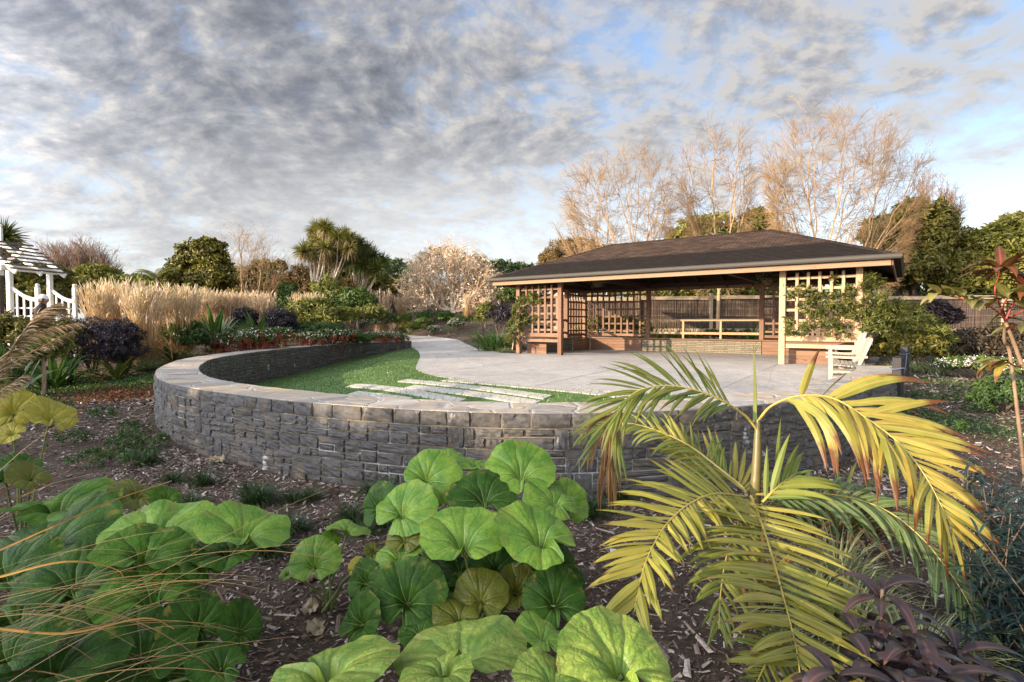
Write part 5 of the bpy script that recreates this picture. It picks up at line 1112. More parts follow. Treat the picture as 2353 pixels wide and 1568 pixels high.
def build_seat_plants():
    def conv(Z, s, rows): return [(*Z(x, y), w/s/1.0191, min(.98, h/w), d, m, sx, ro) for (x, y, w, h, d, m, sx, ro) in rows]
    s2 = 2.5376
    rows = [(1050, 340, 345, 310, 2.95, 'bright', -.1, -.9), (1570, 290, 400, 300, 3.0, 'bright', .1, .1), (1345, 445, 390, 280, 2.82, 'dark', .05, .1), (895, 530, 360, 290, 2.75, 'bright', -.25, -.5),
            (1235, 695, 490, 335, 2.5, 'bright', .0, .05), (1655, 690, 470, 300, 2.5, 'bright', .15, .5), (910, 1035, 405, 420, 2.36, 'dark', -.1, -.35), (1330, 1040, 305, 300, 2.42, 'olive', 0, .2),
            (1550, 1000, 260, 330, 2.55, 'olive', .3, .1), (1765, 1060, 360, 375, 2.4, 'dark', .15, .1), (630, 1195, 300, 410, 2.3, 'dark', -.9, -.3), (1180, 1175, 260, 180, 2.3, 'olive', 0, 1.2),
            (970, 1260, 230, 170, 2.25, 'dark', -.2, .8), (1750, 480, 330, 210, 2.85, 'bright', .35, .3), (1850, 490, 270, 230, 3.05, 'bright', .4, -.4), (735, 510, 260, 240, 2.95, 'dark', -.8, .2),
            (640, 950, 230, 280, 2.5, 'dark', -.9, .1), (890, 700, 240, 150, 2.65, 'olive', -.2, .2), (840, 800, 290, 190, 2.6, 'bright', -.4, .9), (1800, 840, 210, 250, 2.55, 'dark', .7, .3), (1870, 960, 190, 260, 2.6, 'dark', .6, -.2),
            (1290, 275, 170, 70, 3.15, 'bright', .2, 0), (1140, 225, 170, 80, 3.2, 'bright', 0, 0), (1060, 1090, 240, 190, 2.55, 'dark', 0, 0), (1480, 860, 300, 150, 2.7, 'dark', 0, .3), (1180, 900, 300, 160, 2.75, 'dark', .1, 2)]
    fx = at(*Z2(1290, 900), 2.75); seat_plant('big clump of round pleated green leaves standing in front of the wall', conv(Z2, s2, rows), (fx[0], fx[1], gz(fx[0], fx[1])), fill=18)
    rows = [(1215, 1365, 770, 330, 1.32, 'pale', -.1, .05), (470, 1520, 790, 300, 1.22, 'pale', -.25, -.35), (1080, 1530, 420, 160, 1.1, 'pale', 0, 2.6), (1740, 1540, 440, 200, 1.12, 'pale', .1, .4), (1690, 1275, 300, 150, 1.55, 'bright', .3, -.9),
            (1590, 1390, 280, 200, 1.5, 'dark', .4, .4), (2130, 1420, 650, 480, 1.18, 'pale', .15, .3)]
    fx = at(*Z2(1400, 1560), 1.45); seat_plant('nearest clump of large pale green veined leaves at the bottom edge', conv(Z2, s2, rows), (fx[0], fx[1], gz(fx[0], fx[1])))
    s1 = 2.0957
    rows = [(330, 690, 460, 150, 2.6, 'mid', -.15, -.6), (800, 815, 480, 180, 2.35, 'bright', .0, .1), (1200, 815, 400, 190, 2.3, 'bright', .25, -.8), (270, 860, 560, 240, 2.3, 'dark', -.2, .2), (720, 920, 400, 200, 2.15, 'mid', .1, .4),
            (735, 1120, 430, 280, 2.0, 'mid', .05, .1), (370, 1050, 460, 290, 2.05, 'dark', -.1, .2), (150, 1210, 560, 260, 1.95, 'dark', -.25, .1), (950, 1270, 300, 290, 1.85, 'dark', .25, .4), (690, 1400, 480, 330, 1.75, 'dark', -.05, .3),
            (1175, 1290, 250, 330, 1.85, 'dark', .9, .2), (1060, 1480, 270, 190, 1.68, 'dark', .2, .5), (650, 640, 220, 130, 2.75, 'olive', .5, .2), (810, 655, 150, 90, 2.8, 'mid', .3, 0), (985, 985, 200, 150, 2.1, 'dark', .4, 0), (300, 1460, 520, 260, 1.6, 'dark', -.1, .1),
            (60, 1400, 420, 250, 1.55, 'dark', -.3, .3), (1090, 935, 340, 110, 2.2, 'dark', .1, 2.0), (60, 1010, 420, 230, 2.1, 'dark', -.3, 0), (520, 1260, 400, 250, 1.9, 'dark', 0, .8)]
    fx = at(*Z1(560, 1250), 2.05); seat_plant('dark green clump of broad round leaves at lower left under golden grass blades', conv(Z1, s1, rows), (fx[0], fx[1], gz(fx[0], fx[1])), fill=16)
    rows = [(345, 835, 300, 255, 2.75, 'bright', -.1, .1), (545, 655, 240, 85, 2.95, 'bright', .2, .3), (440, 720, 120, 110, 2.9, 'bright', .4, 0), (600, 880, 110, 110, 2.7, 'yellow', -.4, .6), (190, 915, 110, 80, 2.7, 'bright', -.6, 0), (690, 790, 110, 90, 2.75, 'olive', .3, 1.2)]
    fx = at(*Z2(430, 880), 2.85); seat_plant('small young round-leaved plant with a yellowing leaf on bare mulch', conv(Z2, s2, rows), (fx[0], fx[1], gz(fx[0], fx[1])))
    s6 = 2.851
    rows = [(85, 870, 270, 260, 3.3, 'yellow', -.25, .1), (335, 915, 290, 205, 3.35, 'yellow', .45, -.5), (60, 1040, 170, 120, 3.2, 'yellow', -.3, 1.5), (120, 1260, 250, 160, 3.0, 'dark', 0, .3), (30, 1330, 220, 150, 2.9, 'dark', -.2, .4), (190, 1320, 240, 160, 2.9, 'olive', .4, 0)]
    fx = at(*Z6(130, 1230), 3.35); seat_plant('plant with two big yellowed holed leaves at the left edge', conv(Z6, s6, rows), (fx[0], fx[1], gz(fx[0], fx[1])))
    # far clumps: built the same way but smaller in view
    far = [(572, 753, 16.3, 'low round grey-green leaves behind the flowers, below the broad-leaved plant'), (648, 757, 18.6, 'low clump of round green leaves in the middle of the bed behind the flowers'), (690, 760, 19.6, 'low clump of cupped round leaves beside the green mound'),
           (939, 733, 31, 'round-leaved clump on the far bank, left of three near the blossom tree'), (974, 731, 31, 'round-leaved clump on the far bank in front of the blossom tree trunk'), (1027, 734, 31, 'round-leaved clump on the far bank right of the blossom tree trunk')]
    for px, py, d, lab in far:
        b = atd(px, d); top = at(px, py, d); r = thing('tractor_seat_plant', lab, 'plant', b, 'small tractor seat plants further off'); mb = MB(); h = min(.55, max(.3, top[2]-b[2]+.05))
        for k in range(15):
            a = U(0, 2*PI); q = math.sqrt(rng.random())*.48; c = b+np.array([q*math.cos(a), q*math.sin(a)*.8, h*(1.08-.9*q)*U(.85, 1.1)]); n = nrm(np.array([q*math.cos(a)*1.1, q*math.sin(a)-.55, 1.0])+rng.normal(0, .15, 3))
            seat_leaf(mb, c, n, U(-.5, .5), U(.11, .17), foot=b, cup=.2)
        mb.build('leaves', [M['lig_bright'], M['petiole']], r, smooth=True)

# ------------------------------------------------------------------ palms
def frond(parent, pts, n, Lmax, mat, side=(0, 0, 1), droop=.5, ang=.95, w=.016, conv=None, name='frond', s0=.08, taper=(.55, 1.0, .35), lr=(1, 1), rad=.0065, dry=None, jitter=.12):
    P = catmull([at(*(conv(x, y) if conv else (x, y)), d) for x, y, d in pts], 60); Pf = resample(P, 80); mb = MB()
    mb.tubes(Pf[None], np.linspace(rad, rad*.25, 80)[None], 6, mi=1)
    T = nrm(np.gradient(Pf, axis=0)); up = np.array(side, float); Ss = nrm(np.cross(T, up)); Nn = np.cross(Ss, T)
    for sg in (-1, 1):
        t = np.linspace(s0 if np.isscalar(s0) else s0[0 if sg < 0 else 1], .985, n)
        tt = np.clip(t+rng.normal(0, .004, n), 0, 1); i = (tt*79).astype(int); L = Lmax*np.interp(tt, [0, .45, 1], taper)*U(.86, 1.1, n)*lr[0 if sg < 0 else 1]
        a = (ang*(1-.45*tt))[:, None]+rng.normal(0, jitter, (n, 1)); d = nrm(T[i]*np.cos(a)+sg*Ss[i]*np.sin(a)+Nn[i]*U(.12, .32, n)[:, None]); k = 9; q = [Pf[i]]
        dd = d; dr = (droop if np.isscalar(droop) else droop[0 if sg < 0 else 1])*U(.5, 1.5, n)
        for s in range(k-1):
            dd = nrm(dd+np.array([0, 0, -1])*(dr*(s+.6)/k*.42)[:, None]); q.append(q[-1]+dd*(L/(k-1))[:, None])
        Q = np.stack(q, 1); Tq = nrm(np.gradient(Q, axis=1)); nn = Nn[i][:, None]+rng.normal(0, .25, (n, 1, 3)); S = nrm(np.cross(Tq, nn))
        pr = np.array([.35, .8, 1, 1, .95, .82, .62, .36, .05]); mb.strips(Q, np.outer(w*U(.85, 1.1, n)*np.sqrt(L/Lmax), pr), S, fold=.32)
    return mb.build(name, [M[mat], M['rachis']], parent)
def build_palm():
    b = at(*Z3(900, 735), 2.75); b[2] = gz(b[0], b[1]); r = thing('palm', 'young feather palm with yellowing and browned fronds in front of the wall', 'palm', b)
    st = [at(*Z3(898, 745), 2.75), at(*Z3(903, 640), 2.75), at(*Z3(908, 520), 2.76), at(*Z3(910, 395), 2.77)]; mb = MB(); P = catmull([b-[0, 0, .1]]+st, 30); mb.tubes(P[None], np.interp(np.linspace(0, 1, 30), [0, .5, .8, 1], [.030, .026, .021, .012])[None], 8)
    mb.build('stem', M['palm_stem'], r, smooth=True)
    mb = MB()                               # split dry sheaths at the foot of the stem
    for k in range(10):
        a = U(0, 2*PI); o = b+np.array([.06*math.cos(a), .06*math.sin(a), .1]); Pq, S = arcs(o[None], np.array([a]), np.array([U(.25, .5)]), np.array([U(1.1, 1.5)]), np.array([U(.2, 1.4)]), 7); mb.strips(Pq, np.array([[.022, .024, .02, .017, .013, .008, .001]]), S, fold=.4)
    mb.build('leaf_sheath', M['palm_dry'], r)
    c = Z3
    frond(r, [(903, 430, 2.76), (845, 365, 2.74), (700, 280, 2.70), (530, 238, 2.66), (385, 255, 2.62), (290, 330, 2.6), (240, 450, 2.6)], 30, .33, 'palm_green', side=(0, -.75, .6), droop=.25, ang=.8, w=.0105, conv=c, s0=.2, taper=(.8, 1, .85), lr=(1.0, .9))
    frond(r, [(300, 320, 2.61), (252, 420, 2.6), (240, 540, 2.6), (243, 640, 2.6)], 20, .24, 'palm_dry', side=(0, -.6, .5), droop=2.6, ang=.6, w=.006, conv=c, s0=.05, taper=(1, 1, .8), jitter=.25)
    frond(r, [(910, 395, 2.77), (975, 325, 2.72), (1100, 282, 2.66), (1250, 295, 2.6), (1400, 385, 2.5), (1550, 500, 2.4), (1660, 640, 2.3), (1740, 790, 2.22), (1790, 900, 2.2)], 30, .44, 'palm_gold', side=(.15, -.75, .6), droop=(.45, 1.3), ang=1.1, w=.021, conv=c, s0=(.34, .17), taper=(.8, 1.0, .5), jitter=.16)
    # a few stiff upright leaflets near the top of the golden frond
    mb = MB(); Pq = np.array([catmull([at(*c(1110, 275), 2.65), at(*c(1140, 180), 2.66), at(*c(1180+dx, 80-dx), 2.68)], 9) for dx in (0, 10)]); mb.strips(Pq, np.outer([.022, .015], [.5, .9, 1, 1, 1, .9, .7, .4, .1]), np.array([[1, 0, .1], [1, .2, 0]]), fold=.3)
    Pq = np.array([catmull([at(*c(1190+40*k, 288), 2.63), at(*c(1240+50*k, 235+10*k), 2.66), at(*c(1310+25*k, 180+28*k), 2.7)], 9) for k in range(3)]); mb.strips(Pq, np.outer([.016, .016, .015], [.5, .9, 1, 1, 1, .9, .7, .4, .1]), np.tile([[.6, .2, .8]], (3, 1)), fold=.3); mb.build('leaflet', M['palm_gold'], r)
    mb = MB(); Pq = np.array([catmull([at(*c(905, 400), 2.77), at(*c(903, 250), 2.79), at(*c(891, 48), 2.8)], 9)]); mb.strips(Pq, np.array([[.013, .013, .012, .011, .010, .008, .006, .004, .001]]), np.array([[1, .3, 0]]), fold=.9); mb.build('unopened_spear', M['palm_green'], r)
    frond(r, [(880, 735, 2.66), (925, 850, 2.4), (968, 980, 2.12), (1010, 1130, 1.85), (1050, 1280, 1.62), (1085, 1430, 1.46), (1105, 1575, 1.36)], 38, .36, 'palm', side=(0, -.55, .85), droop=.22, ang=1.12, w=.019, conv=c, s0=.05, taper=(.85, 1.0, .72))
    frond(r, [(850, 735, 2.7), (720, 722, 2.55), (600, 770, 2.4), (500, 860, 2.25), (430, 975, 2.1), (385, 1100, 2.0), (355, 1250, 1.93)], 34, .31, 'palm', side=(-.3, -.6, .75), droop=.25, ang=1.1, w=.018, conv=c, s0=.06, taper=(.85, 1.0, .6), lr=(.85, 1.05))
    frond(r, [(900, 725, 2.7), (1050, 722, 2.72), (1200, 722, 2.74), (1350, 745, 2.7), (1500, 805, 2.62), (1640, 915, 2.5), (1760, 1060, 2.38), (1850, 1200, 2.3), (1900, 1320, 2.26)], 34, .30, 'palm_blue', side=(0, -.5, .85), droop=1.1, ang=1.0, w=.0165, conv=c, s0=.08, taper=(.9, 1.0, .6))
    frond(r, [(850, 700, 2.8), (740, 610, 2.95), (600, 505, 3.1), (460, 440, 3.2), (320, 405, 3.25), (200, 430, 3.25), (110, 460, 3.25)], 34, .22, 'palm_green', side=(0, -.6, .8), droop=.6, ang=.9, w=.0085, conv=c, s0=.1, taper=(.8, 1.0, .5), rad=.007)
    frond(r, [(860, 720, 2.74), (830, 680, 2.85), (770, 640, 2.95), (690, 600, 3.05), (600, 560, 3.1), (520, 520, 3.15)], 17, .36, 'palm', side=(0, -.8, .5), droop=.1, ang=.75, w=.0145, conv=c, s0=.05, taper=(1, 1, .6), lr=(.6, 1))
    frond(r, [(930, 760, 2.6), (1000, 690, 2.62), (1080, 630, 2.7)], 7, .36, 'palm_green', side=(0, -.8, .5), droop=.3, ang=.7, w=.015, conv=c, s0=.1)
    frond(r, [(860, 790, 2.5), (800, 900, 2.3), (760, 1050, 2.12), (740, 1200, 2.0), (735, 1330, 1.95)], 20, .26, 'palm_green', side=(0, -.55, .85), droop=.5, ang=1.0, w=.013, conv=c)
    frond(r, [(1080, 1330, 1.75), (1010, 1400, 1.65), (950, 1480, 1.58), (900, 1580, 1.52)], 24, .15, 'palm_green', side=(0, -.5, .85), droop=.2, ang=1.1, w=.006, conv=c)
# ------------------------------------------------------------------ trees
def vase_tips(px0, px1, ytop, ylow, d, n, jd=1.6):
    out = []
    for k in range(n):
        u = (k+.5)/n; x = px0+(px1-px0)*u+rng.normal(0, 8); e = abs(2*u-1)**1.8; y = ytop+(ylow-ytop)*e+rng.normal(0, 12); out.append(at(x, y, d+rng.normal(0, jd)))
    return out
def build_trees():
    # bare crape myrtles behind the pavilion
    cg = 'bare vase-shaped trees behind the pavilion'
    fork_tree('bare tan vase-shaped tree, leftmost and shortest of those behind the roof', atd(1468, 24), [(1318, 505), (1300, 440), (1318, 385), (1370, 350), (1430, 335), (1490, 325), (1525, 350), (1545, 400), (1545, 470)], 24, 430, .0036, .085, 'bark_tan', 'twig', cg, fork=(1462, 625, 24))
    b = at(1650, 743, 24.4); b[2] = gz(b[0], b[1])
    fork_tree('bare tan vase-shaped tree seen through the pavilion opening, middle of those behind the roof', b, [(1575, 470), (1562, 400), (1572, 340), (1605, 305), (1650, 288), (1695, 305), (1722, 350), (1732, 420), (1722, 480)], 24.4, 380, .0036, .095, 'bark_tan', 'twig', cg, fork=(1652, 672, 24.4))
    fork_tree('widest and tallest bare tan tree, behind the right half of the roof', atd(1880, 23.5), [(1775, 470), (1755, 400), (1762, 330), (1795, 278), (1850, 255), (1910, 240), (1970, 255), (2020, 290), (2050, 350)], 23.5, 560, .0036, .095, 'bark_tan', 'twig', cg, fork=(1890, 632, 23.5))
    fork_tree('bare tan tree leaning far right over the dark evergreen', atd(1960, 24.5), [(2000, 265), (2045, 260), (2090, 310), (2130, 350), (2140, 400), (2120, 460), (2100, 510), (2075, 560)], 24.5, 280, .0036, .08, 'bark_tan', 'twig', cg, inner=.4, fork=(1965, 632, 24.5))
    fork_tree('slender pale bare tree leaning left beside the pylon', atd(1400, 29), [(1400, 480), (1360, 480), (1320, 488), (1285, 495), (1268, 510), (1285, 535), (1310, 560)], 29, 90, .006, .06, 'bark_tan', 'twig', None)
    for x, O, lab in ((155, [(105, 605), (105, 585), (125, 570), (155, 564), (182, 572), (190, 595)], 'far brown bare tree, the broader one left of its twin'), (208, [(172, 600), (180, 575), (205, 566), (232, 578), (252, 598), (262, 620)], 'far brown bare tree, the rounder right one above the low dome shrub')):
        fork_tree(lab, atd(x, 55), O, 55, 190, .014, .17, 'twig_far', 'twig_far', 'far bare trees on the left', rmin=.012, tl=1.3)
    fork_tree('pale spreading leafless tree behind the dark round evergreen', atd(566, 33), [(505, 590), (480, 555), (500, 530), (545, 508), (590, 525), (620, 550), (650, 575), (672, 600), (660, 625)], 33, 170, .0036, .055, 'bark_pale', 'twig', None, rmin=.005, inner=.3, tl=.9, tw=((3, .5, .5), (3, .6, .6)))
    fork_tree('wispy half bare tree rising above the right evergreen', atd(2145, 32), [(2095, 420), (2105, 395), (2140, 385), (2180, 395), (2205, 430), (2215, 470)], 32, 90, .008, .09, 'bark_dark', 'twig_far', None, rmin=.007, inner=.75)
    # evergreens
    eg = 'evergreen trees around the garden'
    leafy('evergreen_tree', 'big dark rounded evergreen tree left of the pale bare tree', 'tree', [(465, 590, 52, 36, 28), (430, 625, 40, 38, 28), (495, 635, 45, 40, 27.5), (450, 655, 60, 30, 27.5), (480, 568, 32, 18, 28), (400, 640, 28, 25, 28)], 15000, 'evergreen', 'leaf', (.16, .30), foot=(465, 28), trunk=.16, group=eg)
    leafy('evergreen_tree', 'large dark evergreen tree behind the right corner of the pavilion', 'tree', [(2120, 500, 62, 42, 30), (2060, 545, 60, 50, 29.5), (2160, 570, 60, 60, 29), (2090, 625, 90, 50, 28.5), (2020, 540, 40, 40, 30), (2190, 640, 60, 50, 28.5)], 22000, 'evergreen', 'leaf', (.16, .32), foot=(2110, 29.5), trunk=.2, group=eg)
    leafy('evergreen_tree', 'olive green tree at the right edge behind the fence', 'tree', [(2270, 575, 62, 55, 29), (2340, 550, 60, 50, 30), (2245, 640, 70, 45, 28), (2330, 640, 70, 50, 28), (2380, 590, 50, 70, 30)], 20000, 'olive_tree', 'leaf', (.15, .28), foot=(2290, 29), trunk=.18, group=eg)
    leafy('evergreen_tree', 'tall dark green tree cut by the right border of the photo', 'tree', [(2330, 520, 40, 26, 37), (2390, 530, 50, 40, 37), (2280, 545, 40, 25, 38)], 5000, 'evergreen', 'leaf', (.2, .36), foot=(2340, 37), trunk=.2, group=eg)
    leafy('conifer_tree', 'dark conifer with layered boughs showing between the bare trees', 'tree', [(1738, 505, 40, 14, 34), (1725, 530, 60, 16, 34), (1760, 545, 55, 14, 34), (1735, 488, 20, 10, 34), (1700, 555, 60, 20, 34)], 7000, 'evergreen', 'lance', (.2, .4), foot=(1735, 34), trunk=.14, group=eg)
    leafy('evergreen_tree', 'sunlit yellow-green tree behind the roof ridge between two bare trees', 'tree', [(1600, 525, 42, 26, 33), (1650, 515, 40, 22, 34), (1560, 545, 30, 20, 33), (1620, 560, 70, 25, 33)], 8000, 'olive_tree', 'leaf', (.15, .28), foot=(1610, 33), trunk=.14, group=eg)
    leafy('tan_tree', 'tan feathery bush behind the left slope of the roof', 'tree', [(1320, 572, 62, 24, 31), (1275, 592, 38, 18, 31), (1370, 585, 45, 22, 32), (1310, 610, 80, 25, 31)], 13000, 'tan_foliage', 'lance', (.10, .22), foot=(1320, 31), trunk=.1, group=eg)
    leafy('tan_tree', 'brown leafless looking tree directly behind the blossom tree', 'tree', [(1020, 592, 62, 26, 40), (985, 615, 35, 25, 40), (1075, 610, 55, 28, 40)], 8000, 'tan_foliage', 'lance', (.10, .22), foot=(1030, 40), trunk=.12, group=eg)
    leafy('evergreen_tree', 'dark trees right of the blossom tree beside the roof corner', 'tree', [(1150, 625, 45, 22, 44), (1195, 622, 35, 18, 45), (1120, 618, 30, 18, 44), (1185, 650, 60, 25, 43)], 9000, 'bluegreen_tree', 'leaf', (.22, .4), foot=(1165, 44), trunk=.2, group=eg)
    leafy('green_shrub', 'bright green bush just above the left end of the gutter', 'shrub', [(1180, 642, 25, 12, 34), (1195, 660, 30, 20, 33), (1175, 680, 28, 20, 33)], 3000, 'mid_shrub', 'leaf', (.14, .24), foot=(1185, 33), trunk=.08)
    leafy('evergreen_tree', 'far dome of dark green trees between the cabbage trees and the blossom tree', 'tree', [(915, 622, 48, 22, 70), (880, 635, 35, 22, 68), (945, 640, 30, 25, 68)], 6000, 'bluegreen_tree', 'leaf', (.4, .7), foot=(915, 70), trunk=.3, group=eg)
    leafy('evergreen_tree', 'low dark domed shrub below the two far brown trees', 'tree', [(222, 635, 48, 24, 42), (175, 645, 35, 22, 42), (262, 650, 30, 18, 42), (215, 660, 70, 18, 41)], 9000, 'olive_tree', 'leaf', (.2, .36), foot=(218, 42), trunk=.2, group=eg)
    leafy('evergreen_tree', 'dark hedge-like tree behind the white arbor', 'tree', [(40, 640, 60, 32, 26), (105, 635, 50, 30, 27), (0, 620, 50, 35, 26), (140, 660, 40, 25, 27), (70, 675, 90, 25, 26), (-60, 620, 60, 50, 26)], 12000, 'evergreen', 'leaf', (.16, .3), foot=(60, 26.5), trunk=.16, group=eg)
    leafy('evergreen_tree', 'dark mass of shrubs behind the dry grasses left of the green flag', 'tree', [(590, 640, 50, 30, 36), (545, 665, 45, 28, 35), (630, 655, 45, 28, 36), (570, 690, 70, 25, 34), (620, 612, 40, 14, 37)], 12000, 'evergreen', 'leaf', (.18, .32), foot=(590, 36), trunk=.16, group=eg)
    leafy('tan_tree', 'bronze brown bush left of the cabbage tree trunks', 'tree', [(695, 635, 38, 32, 33), (715, 665, 36, 30, 33), (670, 660, 26, 30, 34)], 6500, 'tan_foliage', 'lance', (.12, .24), foot=(700, 33), trunk=.1, group=eg)
    leafy('evergreen_tree', 'dark green understorey tree behind the cabbage trees', 'tree', [(800, 640, 50, 35, 36), (850, 650, 40, 35, 36), (760, 640, 40, 35, 36), (890, 670, 40, 25, 36)], 10000, 'evergreen', 'leaf', (.18, .32), foot=(820, 36), trunk=.14, group=eg)
    leafy('evergreen_tree', 'row of low sunlit bushes behind the tallest dry grass', 'tree', [(290, 645, 40, 14, 36), (330, 650, 40, 18, 35), (370, 665, 40, 18, 34), (300, 670, 60, 14, 34)], 7000, 'lit_shrub', 'leaf', (.16, .3), foot=(320, 35), trunk=.1, group=eg)
    leafy('hedge_shrub', 'sunlit green shrubs just beyond the fence seen through the pavilion', 'shrub', [(x, 672+4*math.sin(x), 42, 24, 29) for x in range(1480, 1800, 55)], 12000, 'lit_shrub', 'leaf', (.12, .22), foot=(1600, 29), trunk=.08)
    # far wood
    mb = MB(); bl = []
    for px in range(-300, 2700, 42): bl.append((px+U(-15, 15), 690+U(-14, 6), 40, 36+U(0, 14), 95+U(-12, 12), .6))
    foliage(mb, bl, 16000, LEAF4, (.9, 1.7), clump=25); o = mb.build('distant_wood', M['bluegreen_tree'], org=(0, 95, 1)); o['kind'] = 'stuff'
    # cabbage trees
    def swords(mb, c, r, n, droop=.9, low=-.6, w=.02):
        d = nrm(rng.normal(size=(n*2, 3))+[0, 0, .25]); d = d[d[:, 2] > low][:n]; n = len(d); L = r*U(.75, 1.1, n); k = 5; q = [np.repeat(np.array(c)[None], n, 0)]; dd = d
        for s in range(k-1): dd = nrm(dd+np.array([0, 0, -1])*(droop*(s+.5)/k*.35)); q.append(q[-1]+dd*(L/(k-1))[:, None])
        Q = np.stack(q, 1); mb.strips(Q, np.outer(w*U(.8, 1.2, n), [.7, 1, .9, .6, .05]), nrm(np.cross(d, rng.normal(size=(n, 3)))), fold=.3)
    cgp = 'cabbage trees in the middle distance'
    groups = [('cabbage tree with yellow-green tufts, leftmost of the cluster', 'cordy', (1115, 800), [(1140, 230, 92), (1210, 205, 82), (1250, 245, 80), (1170, 320, 90), (1030, 430, 95), (1100, 455, 90), (1225, 400, 90), (1110, 360, 80)], 30),
              ('cabbage tree with pale forked trunk, middle of the cluster', 'cordy', (1235, 800), [(1280, 440, 115), (1330, 300, 85), (1390, 285, 85), (1430, 310, 80), (1330, 500, 80), (1250, 330, 80), (1350, 380, 95), (1230, 470, 85), (1440, 400, 80)], 30.6),
              ('darkest green cabbage tree on the right side of the cluster', 'cordy_dark', (1510, 780), [(1480, 340, 80), (1520, 370, 85), (1600, 415, 85), (1660, 475, 85), (1740, 530, 85), (1450, 440, 90), (1550, 480, 90), (1640, 560, 85), (1700, 590, 80), (1480, 530, 90), (1580, 560, 80), (1400, 470, 90), (1530, 430, 85)], 31.5)]
    for lab, mt, foot, tufts, d in groups:
        b = atd(A2(*foot)[0], d); r = thing('cabbage_tree', lab, 'tree', b, cgp); mb = MB(); md = MB(); tg = []
        for x, y, rr in tufts:
            c = at(*A2(x, y), d+U(-1, 1)); rad = rr/3.92/1.0191*d/F; swords(mb, c, rad*1.4, 230); tg.append(c)
            n = 90; az = U(0, 2*PI, n); Pq, S = arcs(c+rng.normal(0, .05, (n, 3))-[0, 0, .05], az, rad*U(1.0, 1.9, n), U(-.9, -.1, n), U(.5, 1.3, n), 5); md.strips(Pq, np.outer(np.full(n, .016), [.7, 1, .9, .6, .1]), S, fold=.3)
        mb.build('crown', M[mt], r); md.build('hanging_leaves', M['cordy_dead' if mt == 'cordy' else 'cordy_dark'], r)
        mb = MB(); fork = b+(np.mean(tg, 0)-b)*.42; fork[0] = b[0]+.1*(fork[0]-b[0]); mb.tubes(catmull([b-[0, 0, .2], (b+fork)/2+rng.normal(0, .04, 3), fork], 10)[None], np.linspace(.13, .10, 10)[None], 8); limbs(mb, fork-[0, 0, .05], tg, .085, k=9, side=.6); mb.build('trunk', M['bark_cordy'], r, smooth=True)
    c = at(8, 548, 21); b = np.array([c[0]-.3, c[1], gz(c[0], c[1])]); r = thing('cabbage_tree', 'dark cabbage tree tuft cut by the left border above the arbor', 'tree', b, cgp)
    mb = MB(); swords(mb, c, .85, 330, .7, -.8, .026); swords(mb, c+[-.5, .2, -.1], .8, 250, .7, -.8, .026); mb.build('crown', M['cordy_dark'], r); mb = MB(); mb.tubes(catmull([b-[0, 0, .2], b+[.1, 0, 2.2], c-[0, 0, .1]], 10)[None], np.linspace(.16, .09, 10)[None], 8); mb.build('trunk', M['bark_dark'], r, smooth=True)
    # feather palm far left
    c = at(362, 640, 26); b = np.array([c[0], c[1], gz(c[0], c[1])]); r = thing('far_palm', 'small sunlit palm with ragged fronds left of the big dark evergreen', 'palm', b); mb = MB()
    for k in range(11):
        az = -.3+k*PI/8.5+U(-.1, .1); Pq, S = arcs(c[None], np.array([az]), np.array([U(.8, 1.05)]), np.array([U(.5, 1.2)]), np.array([U(.5, 1.3)]), 12); T = nrm(np.gradient(Pq[0], axis=0))
        for sg in (-1, 1):
            d = nrm(T*.7+sg*S*.7+[0, 0, -.25]); q = np.stack([Pq[0], Pq[0]+d*.16, Pq[0]+d*.30+[0, 0, -.06]], 1); mb.strips(q, np.tile([[.022, .03, .004]], (12, 1)), T)
    mb.build('fronds', M['lit_shrub'], r); mb = MB(); mb.tubes(np.array([[b-[0, 0, .1], (b+c)/2, c]]), np.array([[.12, .1, .08]]), 8); mb.build('trunk', M['bark_dark'], r, smooth=True)
    # blossom tree
    d = 33.5; b = np.array(at(1040, 743, d)); b[2] = gz(b[0], b[1])
    def blossom(r, allP):
        e = np.concatenate([p[:, -1] for p in allP[1:]]); e = e[rng.permutation(len(e))[:1700]]; n = len(e); mb = MB()
        for k in range(4): mb.scatter(*LEAF6, e, rotm(n, np.tile([0, -.2, .8], (n, 1)), .55), U(.08, .15, n))
        mb.build('blossom', M['pink_petal'], r)
        e = np.concatenate([p[:, j] for p in allP[1:] for j in (1, 2, 3)]); e = e[rng.permutation(len(e))[:7000]]; mb = MB(); mb.scatter(*LEAF4, e, rotm(len(e)), U(.04, .08, len(e))); mb.build('buds', M['tan_plume'], r)
    fork_tree('rounded blossom tree with cream pink flowers and pale spreading trunks', b, [(965, 715), (938, 695), (928, 665), (940, 630), (962, 598), (1000, 578), (1045, 570), (1085, 585), (1115, 612), (1135, 645), (1138, 675), (1115, 700)], d, 420, .008, .15, 'bark_white', 'bark_pale', None, name='blossom_tree', inner=.35, rmin=.007, frac=(.2, .4), tw=((3, .6, .7), (3, .6, .8)), tl=.9, extra=blossom)
    # trees behind and left of the camera: their shade falls over the foreground
    for x, y, h, w, lab in SHADE:
        z = gz(x, y); r = thing('evergreen_tree', lab, 'tree', (x, y, z), 'evergreen trees around the garden'); mb = MB()
        bl = [(np.array([x+U(-.5, .5)*w, y+U(-.5, .5)*w, z+h*q]), np.array([w*.55, w*.55, h*.22])) for q in (.15, .4, .6, .8)]
        foliage(mb, bl, 6000, LEAF6, (.16, .3), world=True); mb.build('foliage', M['evergreen'], r); mb = MB(); limbs(mb, np.array([x, y, z-.1]), [q for q, _ in bl], .14); mb.build('trunk', M['bark_dark'], r, smooth=True)
